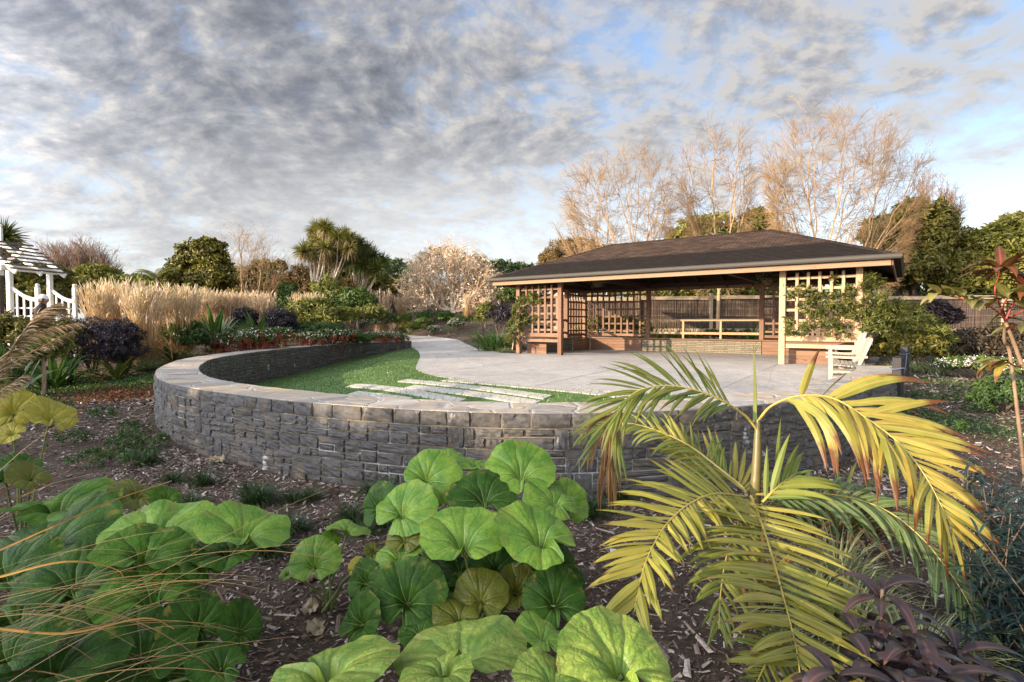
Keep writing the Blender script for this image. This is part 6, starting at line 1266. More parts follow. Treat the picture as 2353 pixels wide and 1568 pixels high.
SHADE = [(-10.5+.475*k*1.5, -1.2-.88*k*1.5+.4*math.sin(k*2.3), 2.6+.5*math.sin(k*1.7), 1.9, 'evergreen shrub %s in the hedge behind the camera' % ORD[k+4]) for k in range(-4, 5)]

# ------------------------------------------------------------------ middle distance planting
def build_middle():
    mg = 'tall dry silver grass clumps'
    src = []
    for k, (n, sp, lean) in enumerate(((210, .13, .17), (150, .12, .15), (170, .10, .08))):
        r = thing('dry_grass_clump', 'x', 'ornamental grass', (0, 0, 0), mg); a, b = MB(), MB(); misc_clump(a, b, 1.0, n, sp, lean); a.build('stems', M['tan_grass'], r); b.build('plumes', M['tan_plume'], r); src.append(r)
    #  px, top y, depth, width scale, kind, label
    L = [(238, 655, 14.0, .9, 0, 'tall dry tan grass clump beside the right trellis wing of the arbor'), (276, 644, 14.6, .95, 0, 'tall dry grass clump with the highest feathery tops, behind the dark purple shrubs'),
         (335, 654, 13.4, 1.0, 0, 'broad golden dry grass clump behind the right purple shrub, in front of its neighbours'), (246, 668, 17, .8, 1, 'dry grass clump half hidden behind the tallest one'), (306, 670, 17, .8, 1, 'dry grass clump showing between two bigger golden clumps'),
         (410, 656, 14.6, 1.05, 0, 'fan-shaped dry grass clump left of the dark broad-leaved plant'), (370, 676, 18.0, .8, 1, 'dry grass clump behind the gap left of the fan-shaped clump'), (455, 661, 20.5, 1.0, 0, 'pale sunlit dry grass clump at the left start of the long cream row'),
         (483, 668, 21.5, 1.0, 1, 'pale dry grass clump second in the long cream row'), (512, 672, 21.5, 1.0, 0, 'pale dry grass clump third in the long cream row'), (541, 674, 22, 1.0, 1, 'pale dry grass clump fourth in the long cream row'), (570, 673, 22, 1.0, 0, 'pale dry grass clump fifth in the long cream row'), (600, 671, 21.8, 1.05, 0, 'pale dry grass clump at the right end of the long cream row'),
         (697, 672, 25, .9, 1, 'small cream dry grass clump in front of the cabbage tree trunks'), (722, 676, 25.5, .8, 1, 'short dry grass clump right beside the leftmost cabbage trunk'),
         (876, 667, 31.5, .8, 2, 'narrow upright cream grass clump at the far path edge, left of the blossom tree'), (922, 680, 33, .8, 1, 'soft dry grass clump under the left side of the blossom tree'), (1074, 676, 31, .8, 2, 'narrow upright cream grass clump right of the blossom tree trunk'), (1112, 686, 31, .8, 1, 'dry grass clump between the upright clump and the pavilion')]
    for px, yt, d, ws, k, lab in L:
        b = atd(px, d); h = at(px, yt, d)[2]-b[2]; dup(src[k], b, U(0, 6.28), (h*ws, h*ws, h), label=lab)
    for s in src:
        for c in list(s.children): bpy.data.objects.remove(c)
        bpy.data.objects.remove(s)
    lf = leafy; pg = 'purple leaved shrubs'
    lf('purple_shrub', 'dark purple shrub, larger left one in front of the dry grass', 'shrub', [(200, 752, 48, 26, 12.8), (245, 760, 44, 28, 12.6), (180, 775, 30, 28, 12.4), (215, 795, 60, 22, 12.2), (230, 815, 70, 22, 12)], 16000, 'purple', 'lance', (.03, .065), foot=(212, 12.6), trunk=.03, group=pg, lowcut=-.9)
    lf('purple_shrub', 'dark purple shrub, rounder right one in front of the golden grass', 'shrub', [(280, 756, 30, 26, 12.2), (305, 772, 26, 24, 12.2), (270, 785, 40, 22, 12), (290, 805, 45, 20, 12)], 11000, 'purple', 'lance', (.03, .065), foot=(284, 12.2), trunk=.03, group=pg, lowcut=-.9)
    lf('purple_shrub', 'neat domed dark purple shrub in the middle of the flower bed', 'shrub', [(642, 733, 38, 24, 19), (642, 752, 42, 20, 19)], 14000, 'purple', 'lance', (.04, .08), foot=(642, 19), trunk=.03, group=pg, lowcut=-.9)
    lf('purple_shrub', 'small purple-brown shrub between the two broad-leaved plants', 'shrub', [(562, 728, 28, 20, 19.5), (560, 745, 30, 16, 19.5)], 4000, 'purple', 'lance', (.06, .11), foot=(562, 19.5), trunk=.03, group=pg)
    lf('purple_shrub', 'reddish purple shrub between the grass clump and the pavilion trellis', 'shrub', [(1142, 718, 32, 16, 26), (1165, 730, 30, 18, 25)], 4000, 'purple', 'leaf', (.06, .11), foot=(1146, 25.5), trunk=.03, group=pg)
    lf('purple_shrub', 'low wine dark undergrowth beneath the blossom tree', 'shrub', [(975, 722, 35, 10, 33), (1010, 726, 40, 9, 33), (1060, 726, 40, 9, 33)], 4000, 'purple', 'leaf', (.06, .11), foot=(1000, 33), trunk=.03, group=pg)
    # broad strap-leaved plants
    def straps(name, label, cat, px, base_d, n, h, w, mat, e0, droop, spread=(0, .12), group=None, k=8, prof=(.35, 1, .8, .04)):
        b = atd(px, base_d); return tuft(name, label, cat, b, n, h, mat, spread, e0, droop, w, k, .3, group, prof=list(prof))
    bg = 'broad leaved bed plants'
    straps('broad_leaf_plant', 'dark green broad upright leaves standing behind the red flowers', 'plant', 492, 16.6, 60, 1.45, .085, 'canna', (.6, 1.5), (.2, 1.1), group=bg)
    straps('broad_leaf_plant', 'dark broad-leaved plant behind the left of the domed purple shrub', 'plant', 594, 18.6, 40, 1.35, .08, 'canna', (.8, 1.5), (.2, .9), group=bg)
    straps('broad_leaf_plant', 'dark glossy clump of strap leaves behind the small pale-trunked shrub', 'plant', 118, 10.8, 46, 1.05, .05, 'canna', (.5, 1.45), (.3, 1.5), (0, .35), group=bg)
    straps('broad_leaf_plant', 'dark broad-leaved plant at the left border below the arbor post', 'plant', 14, 9.5, 26, 1.35, .07, 'canna', (.8, 1.5), (.2, 1.0), (0, .25), group=bg)
    gg = 'bromeliad rosettes beside the wall'
    straps('bromeliad', 'large arching rosette of strap leaves nearest the left curve of the wall', 'plant', 262, 11.8, 26, 1.05, .042, 'brom', (.2, 1.3), (.4, 1.6), group=gg)
    straps('bromeliad', 'small rosette of strap leaves in front of the purple shrub', 'plant', 325, 13.4, 20, .7, .036, 'brom', (.3, 1.35), (.3, 1.4), group=gg)
    straps('bromeliad', 'rosette with bronze-tipped strap leaves behind the wall capping', 'plant', 398, 13.6, 22, .85, .046, 'brom', (.3, 1.35), (.3, 1.2), group=gg)
    straps('strap_plant', 'fresh green strap-leaved clump beside the path and the trellis', 'plant', 1134, 21.0, 230, 1.25, .024, 'strap', (.6, 1.45), (.6, 1.9), (0, .7))
    for px, d, lab in ((1500, 23.2, 'green strap leaves behind the bench rail near the trellis'), (1550, 23.4, 'green strap leaves behind the rail left of the tree trunk'), (1595, 23.8, 'green strap leaves behind the rail touching the tree trunk'), (1440, 22.9, 'green strap leaves seen through the back trellis')):
        straps('strap_plant', lab, 'plant', px, d, 90, .95, .022, 'strap', (.7, 1.5), (.4, 1.6), (0, .5), group='strap leaved plants behind the pavilion')
    straps('spiky_plant', 'dark spiky rosette behind the rail right of the tree trunk', 'plant', 1730, 22.5, 22, 1.0, .04, 'canna', (.5, 1.4), (.0, .3))
    lf('low_shrub', 'low pale flowering plants behind the rail', 'shrub', [(1640+40*k, 768, 26, 12, 23.5) for k in range(5)], 4500, 'mid_shrub', 'leaf', (.05, .1), foot=(1700, 23.5), trunk=.02)
    lf('low_shrub', 'leafy plants glimpsed through the back trellis of the pavilion', 'shrub', [(1345+32*k, 752-6*(k % 2), 26, 20, 23.6) for k in range(5)], 6000, 'lit_shrub', 'leaf', (.06, .12), foot=(1400, 23.6), trunk=.02)
    lf('leafy_shrub', 'large-leaved pale green shrub behind the domed purple shrub', 'shrub', [(715, 708, 48, 22, 21), (745, 728, 45, 25, 20.8), (688, 726, 36, 20, 21), (720, 750, 50, 18, 20.6)], 4200, 'lit_shrub', 'lance', (.16, .30), foot=(718, 21), trunk=.05)
    lf('leafy_shrub', 'bushy mid green shrub below the cabbage trees, right of their trunks', 'shrub', [(811, 682, 32, 22, 26), (835, 695, 30, 20, 26), (790, 700, 25, 18, 26)], 4000, 'mid_shrub', 'leaf', (.12, .22), foot=(812, 26), trunk=.05)
    lf('leafy_shrub', 'sunlit cream-tinted shrub between the cabbage trees and the blossom tree', 'shrub', [(880, 655, 38, 24, 38), (855, 675, 32, 22, 38), (905, 672, 25, 20, 38)], 3800, 'lit_shrub', 'leaf', (.16, .28), foot=(878, 38), trunk=.06)
    lf('leafy_shrub', 'pale sage shrub among the cabbage tree trunks', 'shrub', [(755, 660, 34, 26, 28.5), (775, 690, 36, 25, 28), (740, 690, 28, 24, 28)], 4200, 'lit_shrub', 'lance', (.14, .26), foot=(757, 28.5), trunk=.05)
    lf('tan_shrub', 'small round tan bush in front of the cabbage trees', 'shrub', [(800, 658, 18, 16, 28.8)], 1500, 'tan_foliage', 'lance', (.1, .18), foot=(800, 28.8), trunk=.03)
    lf('leafy_shrub', 'compact bright green shrub right of the green flag', 'shrub', [(662, 668, 20, 16, 28.5), (672, 684, 22, 18, 28.5), (655, 692, 20, 18, 28.5)], 3000, 'mid_shrub', 'leaf', (.12, .2), foot=(664, 28.5), trunk=.05)
    lf('ferny_shrub', 'yellow-green ferny planting left of the upright cream grass', 'shrub', [(820, 722, 34, 14, 23.5), (855, 718, 28, 15, 23.5), (790, 725, 28, 14, 23)], 4200, 'lit_shrub', 'lance', (.12, .24), foot=(828, 23.5), trunk=.03)
    lf('ferny_shrub', 'yellowish feathery shrub right of the upright grass near the pavilion', 'shrub', [(1115, 712, 18, 16, 26), (1108, 726, 14, 14, 26)], 1600, 'lit_shrub', 'lance', (.12, .22), foot=(1113, 26), trunk=.03)
    lf('leafy_shrub', 'dark leafy shrub left of the broad upright leaves', 'shrub', [(422, 762, 40, 24, 14.6), (445, 778, 36, 20, 14.4), (400, 778, 30, 18, 14.5)], 5200, 'fine_green', 'leaf', (.07, .13), foot=(424, 14.6), trunk=.03)
    lf('green_mound', 'smooth fine-leaved green mound at the end of the wall', 'groundcover', [(735, 760, 50, 18, 19.8), (790, 770, 45, 14, 20.2), (825, 778, 40, 10, 21), (700, 752, 30, 12, 20), (760, 752, 40, 12, 20.4)], 16000, 'fine_green', 'lance', (.05, .10), foot=(760, 20.2), trunk=.02, lowcut=-.9)
    lf('leafy_shrub', 'dark leafy bushes hiding the foot of the white arbor', 'shrub', [(15, 762, 45, 36, 11.4), (75, 768, 45, 34, 11.4), (135, 764, 42, 38, 11.6), (60, 800, 90, 30, 11.2)], 7000, 'evergreen', 'leaf', (.06, .13), foot=(75, 11.4), trunk=.04)
    # flowering ground cover with red stems
    fg = 'flowering ground cover along the wall'
    def flowers(label, blobs, n, nf, foot, red=True, leaf='mid_shrub', petal='petal', fs=(.035, .06), name='flowering_groundcover', h=.30):
        r = leafy(name, label, 'flowers', blobs, n, leaf, 'leaf', (.05, .10), foot=foot, trunk=.012, group=fg, tname='stems', bark='red_stem' if red else 'bark_dark', lowcut=-.2)
        mb = MB(); W = [blobw(b) for b in blobs]; ar = np.array([q[0] for _, q in W]); ar /= ar.sum()
        for (c, q), a in zip(W, ar):
            k = int(nf*a); di = nrm(rng.normal(size=(k*3, 3))+[0, -.6, .5]); di = di[di[:, 2] > -.1][:k]; P = c+di*q*U(.9, 1.12, len(di))[:, None]
            for _ in range(3): mb.scatter(*LEAF4, P+rng.normal(0, .01, P.shape), rotm(len(P), np.tile([0, -.4, 1.0], (len(P), 1)), .4), U(*fs, len(P)))
        mb.build('blooms', M[petal], r)
        if red:
            mb = MB(); foliage(mb, [(bl[0], bl[1]+bl[3]*.45, bl[2]*1.03, bl[3]*.9, bl[4]-.12) for bl in blobs], int(n*.75), LANCE, (.05, .10), lowcut=-.9, inner=.05); mb.build('red_foliage', M['rust'], r)
            mb = MB(); b0 = []
            for (c, q) in W:
                k = int(200*q[0]); P0 = c+np.c_[U(-1, 1, k)*q[0], U(-1, 1, k)*q[1]*.9, np.zeros(k)]; P0[:, 2] = tz(P0[:, 0], P0[:, 1]); b0.append(P0)
            P0 = np.concatenate(b0); k = len(P0); Pq, S = arcs(P0, U(0, 6.28, k), U(.35, .62, k), U(1.1, 1.5, k), U(0, .5, k), 5); mb.strips(Pq, np.outer(np.full(k, .005), [1, 1, .9, .7, .3]), S); mb.build('red_stems', M['red_stem'], r)
        return r
    flowers('red-stemmed white flowering ground cover nearest the left curve of the wall', [(535, 782, 42, 20, 15.5), (590, 775, 40, 20, 16.0), (640, 771, 36, 18, 16.8), (500, 792, 26, 16, 15.0)], 4600, 170, (575, 15.8))
    flowers('red-stemmed white flowering ground cover in the middle stretch behind the wall', [(715, 776, 30, 14, 18.4), (760, 771, 36, 14, 19.2), (800, 770, 25, 12, 20)], 2600, 110, (752, 19))
    flowers('white flowering ground cover beside the far end of the wall and the path', [(865, 772, 28, 11, 22.3), (900, 774, 30, 11, 23.0), (925, 776, 14, 8, 23.6)], 2600, 150, (893, 22.8))
    flowers('white flowering patch on the far bank left of the round leaves', [(850, 742, 30, 8, 31), (895, 739, 32, 9, 31.5)], 2600, 200, (870, 31), red=False)
    flowers('small white flower mound on the mulch beside the far path', [(997, 757, 16, 9, 29.5)], 900, 70, (997, 29.5), red=False)
    flowers('white flower mound right of the far round leaves', [(1049, 745, 20, 12, 29.5)], 1500, 120, (1049, 29.5), red=False)
    flowers('white flowering bed with dark red leaves behind the right ground, near the dark posts', [(2190, 838, 40, 14, 12), (2245, 836, 45, 16, 12), (2300, 842, 45, 16, 11.5), (2345, 848, 40, 18, 11)], 6000, 420, (2250, 12), red=False)
    r = flowers('dark green shrub with violet flowers at the right edge', [(2300, 892, 42, 26, 8.6), (2345, 905, 40, 32, 8.3), (2265, 915, 28, 20, 8.4)], 5200, 60, (2310, 8.5), red=False, leaf='fine_green', petal='violet', fs=(.02, .035))
    for k, (px, py, mt, lab) in enumerate(((905, 728, 'mid_shrub', 'low green bank plants left of the blossom tree'), (1000, 722, 'fine_green', 'low dark green plants around the blossom tree foot'), (1090, 735, 'mid_shrub', 'low green plants right of the blossom tree foot'), (1060, 752, 'fine_green', 'small green plants on the mulch slope above the path'), (960, 748, 'lit_shrub', 'yellowish low plants on the slope left of the path bend'))):
        lf('low_shrub', lab, 'shrub', [(px-22, py, 24, 8, 31), (px+20, py+2, 24, 8, 31)], 2200, mt, 'lance', (.08, .18), foot=(px, 31), trunk=.02, group='low planting on the far bank', zmin=-1)
    # light grass tufts
    for px, d, n, h, lab in ((330, 12.6, 260, .5, 'pale fine grass tuft in front of the bronze-tipped rosette'), (352, 13.0, 160, .4, 'small pale grass tuft touching the left wall curve'), (428, 13.9, 240, .45, 'pale fine grass tuft tucked between the rosette and the red flowers'), (1088, 20.6, 200, .38, 'pale grass tuft at the path edge, left of two by the strap-leaved clump'), (1122, 19.9, 260, .45, 'pale grass tuft at the path edge below the strap-leaved clump'), (1160, 19.6, 200, .4, 'pale grass tuft beside the trellis post'),
                            (2108, 12.5, 260, .45, 'pale green grass tuft behind the dark posts'), (2155, 12.2, 240, .42, 'pale green grass tuft right of the dark posts'), (2050, 12.8, 200, .4, 'pale green grass tuft between the bench and the dark posts')):
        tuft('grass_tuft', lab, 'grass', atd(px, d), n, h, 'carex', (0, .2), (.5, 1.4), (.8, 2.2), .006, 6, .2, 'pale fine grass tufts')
    # shrubs at the right, beyond the bench
    lf('leafy_shrub', 'wide yellow-green shrub right of the bench', 'shrub', [(2075, 742, 55, 38, 14.2), (2120, 760, 50, 34, 14.2), (2030, 735, 40, 40, 14), (2155, 775, 30, 24, 14.2), (2070, 715, 40, 26, 14.5)], 8500, 'lit_shrub', 'lance', (.09, .17), foot=(2080, 14.2), trunk=.05)
    lf('leafy_shrub', 'dark green shrub beneath the yellow-green one behind the posts', 'shrub', [(2060, 795, 60, 30, 13.6), (2120, 800, 50, 26, 13.6)], 5200, 'evergreen', 'leaf', (.07, .14), foot=(2085, 13.6), trunk=.04)
    lf('bronze_shrub', 'big dim bronze-brown shrub in front of the right fence', 'shrub', [(2220, 790, 55, 32, 15), (2280, 780, 60, 36, 15), (2335, 790, 50, 34, 14.5)], 9000, 'bronze_shrub', 'leaf', (.07, .13), foot=(2270, 15), trunk=.04, lowcut=-.9)
    lf('purple_shrub', 'black-purple leafy plant against the fence above the yellow leaves', 'shrub', [(2155, 715, 26, 20, 19), (2180, 728, 24, 18, 19)], 2200, 'plum', 'lance', (.14, .26), foot=(2160, 19), trunk=.03, group=pg)
    straps('broad_leaf_plant', 'plant with broad yellow leaves in front of the right fence', 'plant', 2180, 14.8, 12, .95, .10, 'broad_olive', (.7, 1.4), (.2, .9), group=bg)
    # flat-branched little shrub with a pale trunk at the left
    b = ground(98, 912); r = thing('young_tree', 'young leafy shrub on a single pale stem at the left', 'shrub', b); d = b[1]
    tg = [at(x, y, d+rng.normal(0, .15)) for x, y in ((80, 792), (110, 785), (135, 800), (62, 802), (120, 812), (95, 775))]; mid = at(98, 818, d); mb = MB(); mb.tubes(catmull([b-[0, 0, .1], (b+mid)/2+[.03, 0, 0], mid], 10)[None], np.linspace(.035, .028, 10)[None], 8); limbs(mb, mid, tg, .02); mb.build('trunk', M['bark_pale'], r, smooth=True)
    mb = MB(); foliage(mb, [(80, 792, 32, 14, d), (118, 790, 36, 16, d), (100, 805, 45, 14, d)], 520, LANCE, (.13, .24), clump=20); mb.build('foliage', M['lit_shrub'], r)
    # groundcover weeds and moss on the mulch
    wl = [(120, 985, 'small weed tuft between the yellow leaves and the reddish patch'), (310, 1005, 'weed seedling halfway along the left wall foot'), (205, 1075, 'pair of weed sprigs above the dark leaf clump'), (350, 1035, 'tiny weed sprig right at the wall foot'), (140, 945, 'wispy weed near the reddish groundcover'), (2180, 1000, 'weed sprig on the right mulch behind the golden frond'), (2250, 950, 'weed tuft on the right mulch below the violet flowers'), (2120, 925, 'weed sprig beside the right wall end'), (234, 965, 'thin weedy seedling on the left mulch'), (165, 1020, 'low weed tuft on the mulch left of the others'), (286, 1030, 'green weed patch below the left wall foot'), (258, 1056, 'weed tuft nearest the lower left leaves'), (320, 1070, 'fine green weeds just left of the wall base')]
    for px, py, lab in wl:
        p = ground(px, py); r = thing('weed', lab, 'weed', p, 'green weeds on the left mulch'); mb = MB(); foliage(mb, [(p+[0, 0, .09], np.array([.2, .2, .1]))], 260, LANCE, (.03, .07), world=True, clump=14, lowcut=-.2); mb.build('foliage', M['fine_green'], r)
    for px, py, sx, mt, lab, n in ((275, 905, .75, 'red_leaf', 'reddish low groundcover patch left of the wall', 900), (225, 890, .9, 'mid_shrub', 'green mossy groundcover left of the wall', 2600), (310, 885, .6, 'fine_green', 'olive green groundcover against the left wall curve', 1600), (60, 905, .7, 'mondo', 'dark grassy groundcover at the far left', 900)):
        p = ground(px, py); r = thing('groundcover_patch', lab, 'groundcover', p); mb = MB(); k = n*3; q = p+np.c_[rng.normal(0, sx*.6, (k, 2)), np.zeros(k)]; q[:, 2] = tz(q[:, 0], q[:, 1])+U(.0, .06, k); mb.scatter(*LEAF6, q, rotm(k, np.tile([0, 0, 1.0], (k, 1)), .7), U(.03, .07, k)); mb.build('foliage', M[mt], r)
    for i, (px, py, sx, sy, mt, lab, n) in enumerate(((2150, 880, .9, .5, 'fine_green', 'green creeping groundcover right of the dark posts', 1800), (2200, 915, .8, .5, 'mid_shrub', 'leafy groundcover in the middle of the right mulch', 1200), (2130, 960, .5, .4, 'fine_green', 'low leafy groundcover right of the wall, nearer the camera', 800), (2260, 990, .7, .5, 'mondo', 'dark grassy groundcover at the right mulch', 1500))):
        p = ground(px, py); r = thing('groundcover_patch', lab, 'groundcover', p); mb = MB(); k = n; q = p+np.c_[rng.normal(0, sx*.6, k), rng.normal(0, sy*.8, k), np.zeros(k)]; q[:, 2] = tz(q[:, 0], q[:, 1])+U(0, .05, k); mb.scatter(*LEAF6, q, rotm(k, np.tile([0, 0, 1.0], (k, 1)), .7), U(.025, .055, k)); mb.build('foliage', M[mt], r)
    # trellis climbers
    def vine(label, foot, stems, blobs, n, size, mat='vine'):
        b = foot; r = thing('climbing_vine', label, 'vine', b); mb = MB()
        for st_ in stems: P = catmull([at(*q) for q in st_], 16); mb.tubes(P[None], np.linspace(.022, .008, 16)[None], 6)
        mb.build('stem', M['bark_pale'], r, smooth=True); mb = MB(); foliage(mb, blobs, n, LANCE, size, clump=22, spread=1.0); mb.build('foliage', M[mat], r); return r
    d = 18.6; c = lambda x, y: (*A4(x, y), d)
    vine('sparse climber with a bare pale stem on the left trellis', atd(A4(195, 1240)[0], d), [[c(195, 1250), c(210, 1150), c(240, 1030), c(330, 960), c(420, 900)], [c(225, 1100), c(250, 960), c(300, 860), c(400, 780), c(480, 700)], [c(200, 1200), c(205, 1050), c(220, 900)]],
         [(*A4(x, y), rx/4, ry/4, d, .6) for x, y, rx, ry in ((470, 700, 60, 40), (420, 790, 110, 60), (320, 780, 90, 50), (500, 800, 60, 50), (370, 980, 70, 45), (260, 900, 70, 80), (220, 1050, 70, 80), (250, 1000, 80, 60), (200, 1150, 70, 60), (440, 830, 70, 40))], 2600, (.08, .16))
    d = 13.3; c = lambda x, y, dd=13.3: (*A5(x, y), dd)
    vine('dense leafy climber covering the right trellis above the benches', atd(A5(1480, 1200)[0], 13.0), [[c(1480, 1330, 12.9), c(1470, 1100), c(1400, 950), c(1200, 900), c(1000, 850)], [c(1480, 1300), c(1520, 1000), c(1560, 800), c(1600, 650)], [c(1450, 1150), c(1250, 1000), c(1000, 980), c(780, 1080)]],
         [(*A5(x, y), rx/4, ry/4, dd, .6) for x, y, rx, ry, dd in ((1000, 860, 140, 120, 13.35), (900, 720, 80, 60, 13.4), (1120, 760, 90, 60, 13.3), (1050, 1000, 160, 90, 13.2), (850, 1080, 110, 70, 13.3), (1250, 860, 120, 100, 13.1), (1330, 740, 60, 80, 13.1), (1400, 900, 110, 110, 13.0), (1480, 1000, 150, 110, 12.9), (1230, 1090, 100, 60, 13.1), (1540, 680, 110, 120, 12.9), (1580, 820, 100, 100, 12.8), (1500, 580, 70, 50, 12.9), (1620, 960, 120, 110, 12.8), (1560, 1080, 120, 70, 12.7), (770, 1000, 50, 60, 13.4), (790, 760, 40, 50, 13.4), (1180, 600, 30, 40, 13.35))], 4600, (.07, .15))
# ------------------------------------------------------------------ foreground
def build_foreground():
    mg = 'dark mondo grass tufts along the wall foot'
    src = []
    for k in range(3):
        r = thing('mondo_grass', 'x', 'grass', (0, 0, 0), mg); mb = MB(); blades(mb, (0, 0, 0), 150, .21, (0, .05), (.5, 1.45), (.8, 2.0), .0032, 6, .3); mb.build('blades', M['mondo'], r); src.append(r)
    pts = [Z2(*q) for q in ((330, 490), (30, 505), (240, 670), (570, 605), (690, 450), (640, 700), (60, 810), (1960, 600), (760, 640), (770, 480))]+[Z1(*q) for q in ((850, 585), (1000, 605), (940, 700), (1220, 640), (1240, 700), (1445, 690), (1310, 930), (1390, 850), (720, 500))]
    pts += [(1420, 1150), (1360, 1180), (1480, 1130), (1300, 1140)]
    P = sorted([ground(*q) for q in pts], key=lambda p: p[0]/p[1])
    for i, p in enumerate(P): dup(src[i % 3], p, U(0, 6.28), U(.8, 1.25), label=f'low dark mondo grass tuft on the mulch, {ORD[i]} from the left of the row')
    for s in src:
        for c in list(s.children): bpy.data.objects.remove(c)
        bpy.data.objects.remove(s)
    cg = 'variegated sedge tufts below the palm'
    for (x, y), d, n, h, lab in ((Z3(1270, 900), 2.95, 420, .42, 'variegated pale sedge tuft under the drooping golden frond'), (Z3(1330, 1060), 2.5, 420, .40, 'variegated pale sedge tuft nearest the dark plum leaves'), (Z3(1130, 1010), 2.7, 260, .34, 'variegated sedge tuft behind the big front frond'), (Z3(1640, 1180), 2.25, 300, .42, 'sparser green sedge tuft right of the palm'), (Z3(1720, 1420), 1.75, 260, .36, 'green sedge tuft at the lower right corner'), (Z3(1900, 900), 3.2, 260, .36, 'dim sedge tuft beneath the tip of the golden frond')):
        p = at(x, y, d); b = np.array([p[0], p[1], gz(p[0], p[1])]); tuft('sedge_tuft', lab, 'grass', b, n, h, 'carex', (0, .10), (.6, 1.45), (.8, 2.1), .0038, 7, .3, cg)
    # withered clump between palm and wall
    b = np.array(at(*Z3(1270, 690), 3.9)); b[2] = gz(b[0], b[1]); r = thing('withered_clump', 'withered brown and green clump between the palm stem and the wall', 'plant', b); mb = MB(); blades(mb, b, 60, .62, (0, .35), (.4, 1.4), (.8, 2.6), .018, 7, .4); mb.build('green_leaves', M['brom'], r)
    mb = MB(); blades(mb, b, 55, .6, (0, .4), (.3, 1.3), (1.2, 3.0), .016, 7, .5); mb.build('dry_leaves', M['palm_dry'], r)
    # golden grass leaning in from the left edge
    b = np.array([-1.75, 1.25, gz(-1.7, 1.3)]); r = thing('golden_grass', 'golden brown grass blades arching in from the lower left edge', 'grass', b); mb = MB(); n = 130
    base = np.stack([U(-1.9, -1.35, n), U(.95, 1.75, n), U(-.35, .25, n)], -1); az = rng.normal(.10, .30, n)
    P, S = arcs(base, az, U(.45, 1.0, n), U(.12, .75, n), U(.25, 1.25, n), 12, 1.6); mb.strips(P, np.outer(U(.0016, .0032, n), [.8, 1, 1, 1, 1, .95, .9, .8, .7, .55, .35, .08]), S, fold=.3)
    for pts, w in (([(-60, 1290, 1.3), (120, 1210, 1.3), (260, 1150, 1.35), (395, 1105, 1.4)], .0035), ([(-40, 1175, 1.6), (60, 1080, 1.7), (170, 960, 1.9), (250, 850, 2.1)], .003), ([(-40, 1440, 1.1), (150, 1455, 1.12), (330, 1420, 1.15), (400, 1445, 1.18)], .004), ([(-20, 1330, 1.2), (150, 1290, 1.2), (270, 1310, 1.25), (285, 1355, 1.25)], .0035), ([(-40, 1190, 1.7), (120, 1100, 1.75), (260, 1030, 1.8), (380, 990, 1.9)], .002)):
        Q = catmull([at(*q) for q in pts], 16)[None]; mb.strips(Q, (w*np.linspace(1, .25, 16))[None], np.array([[.1, -.3, 1.0]]), fold=.3)
    mb.build('blades', M['gold_blade'], r)
    # big plume of a near silver grass
    b = np.array([-2.95, 2.35, gz(-2.95, 2.3)]); r = thing('plume_grass', 'large soft feathery plume leaning right at the left edge, close to the camera', 'ornamental grass', b); ms, mp = MB(), MB()
    for pts, nh, hl in (([(-60, 960, 2.5), (-20, 880, 2.5), (35, 790, 2.55), (85, 725, 2.6), (122, 702, 2.65)], 560, .125), ([(-70, 985, 2.5), (0, 905, 2.5), (30, 880, 2.5), (55, 862, 2.5)], 200, .07), ([(-40, 860, 2.7), (20, 810, 2.7), (100, 760, 2.75), (182, 742, 2.8)], 170, .07), ([(-40, 900, 2.6), (40, 830, 2.65), (110, 790, 2.7), (170, 760, 2.75)], 120, .05)):
        C = catmull([at(*q) for q in pts], 40); ms.tubes(C[None], np.linspace(.004, .0015, 40)[None], 5); T = nrm(np.gradient(C, axis=0)); t = np.clip(rng.random(nh)**.8*.92+.08, 0, .999); i = (t*39).astype(int)
        d = nrm(T[i]*.9+np.array([.35, -.1, -.55])*U(.3, 1.0, nh)[:, None]+rng.normal(0, .18, (nh, 3))); L = hl*U(.5, 1.1, nh)*np.interp(t, [0, .3, .85, 1], [.5, 1, .9, .5]); s = np.linspace(0, 1, 6)
        Q = C[i][:, None]+d[:, None]*(L[:, None]*s)[..., None]+np.array([.25, 0, -1.0])*(L[:, None]*.35*s**2)[..., None]; mp.strips(Q, np.outer(U(.0012, .0026, nh), [.5, .9, 1, 1, .7, .1]), nrm(np.cross(d, rng.normal(size=(nh, 3)))))
    mp.build('plume', M['plume_near'], r); P0 = catmull([b, at(-120, 1080, 2.45), at(-60, 960, 2.5)], 12); ms.tubes(P0[None], np.full((1, 12), .004), 5); ms.build('stem', M['gold_blade'], r)
    n = 60; mb = MB(); blades(mb, b, n, 1.25, (0, .12), (.9, 1.5), (.5, 1.6), .006, 9, .3); mb.build('blades', M['gold_blade'], r)
    # plum leaved plant, lower right
    b = np.array(at(2030, 1640, 1.55)); b[2] = gz(b[0], b[1]); r = thing('plum_leaf_plant', 'dark plum-leaved plant with drooping pointed leaves at the lower right', 'plant', b); mb, ms = MB(), MB()
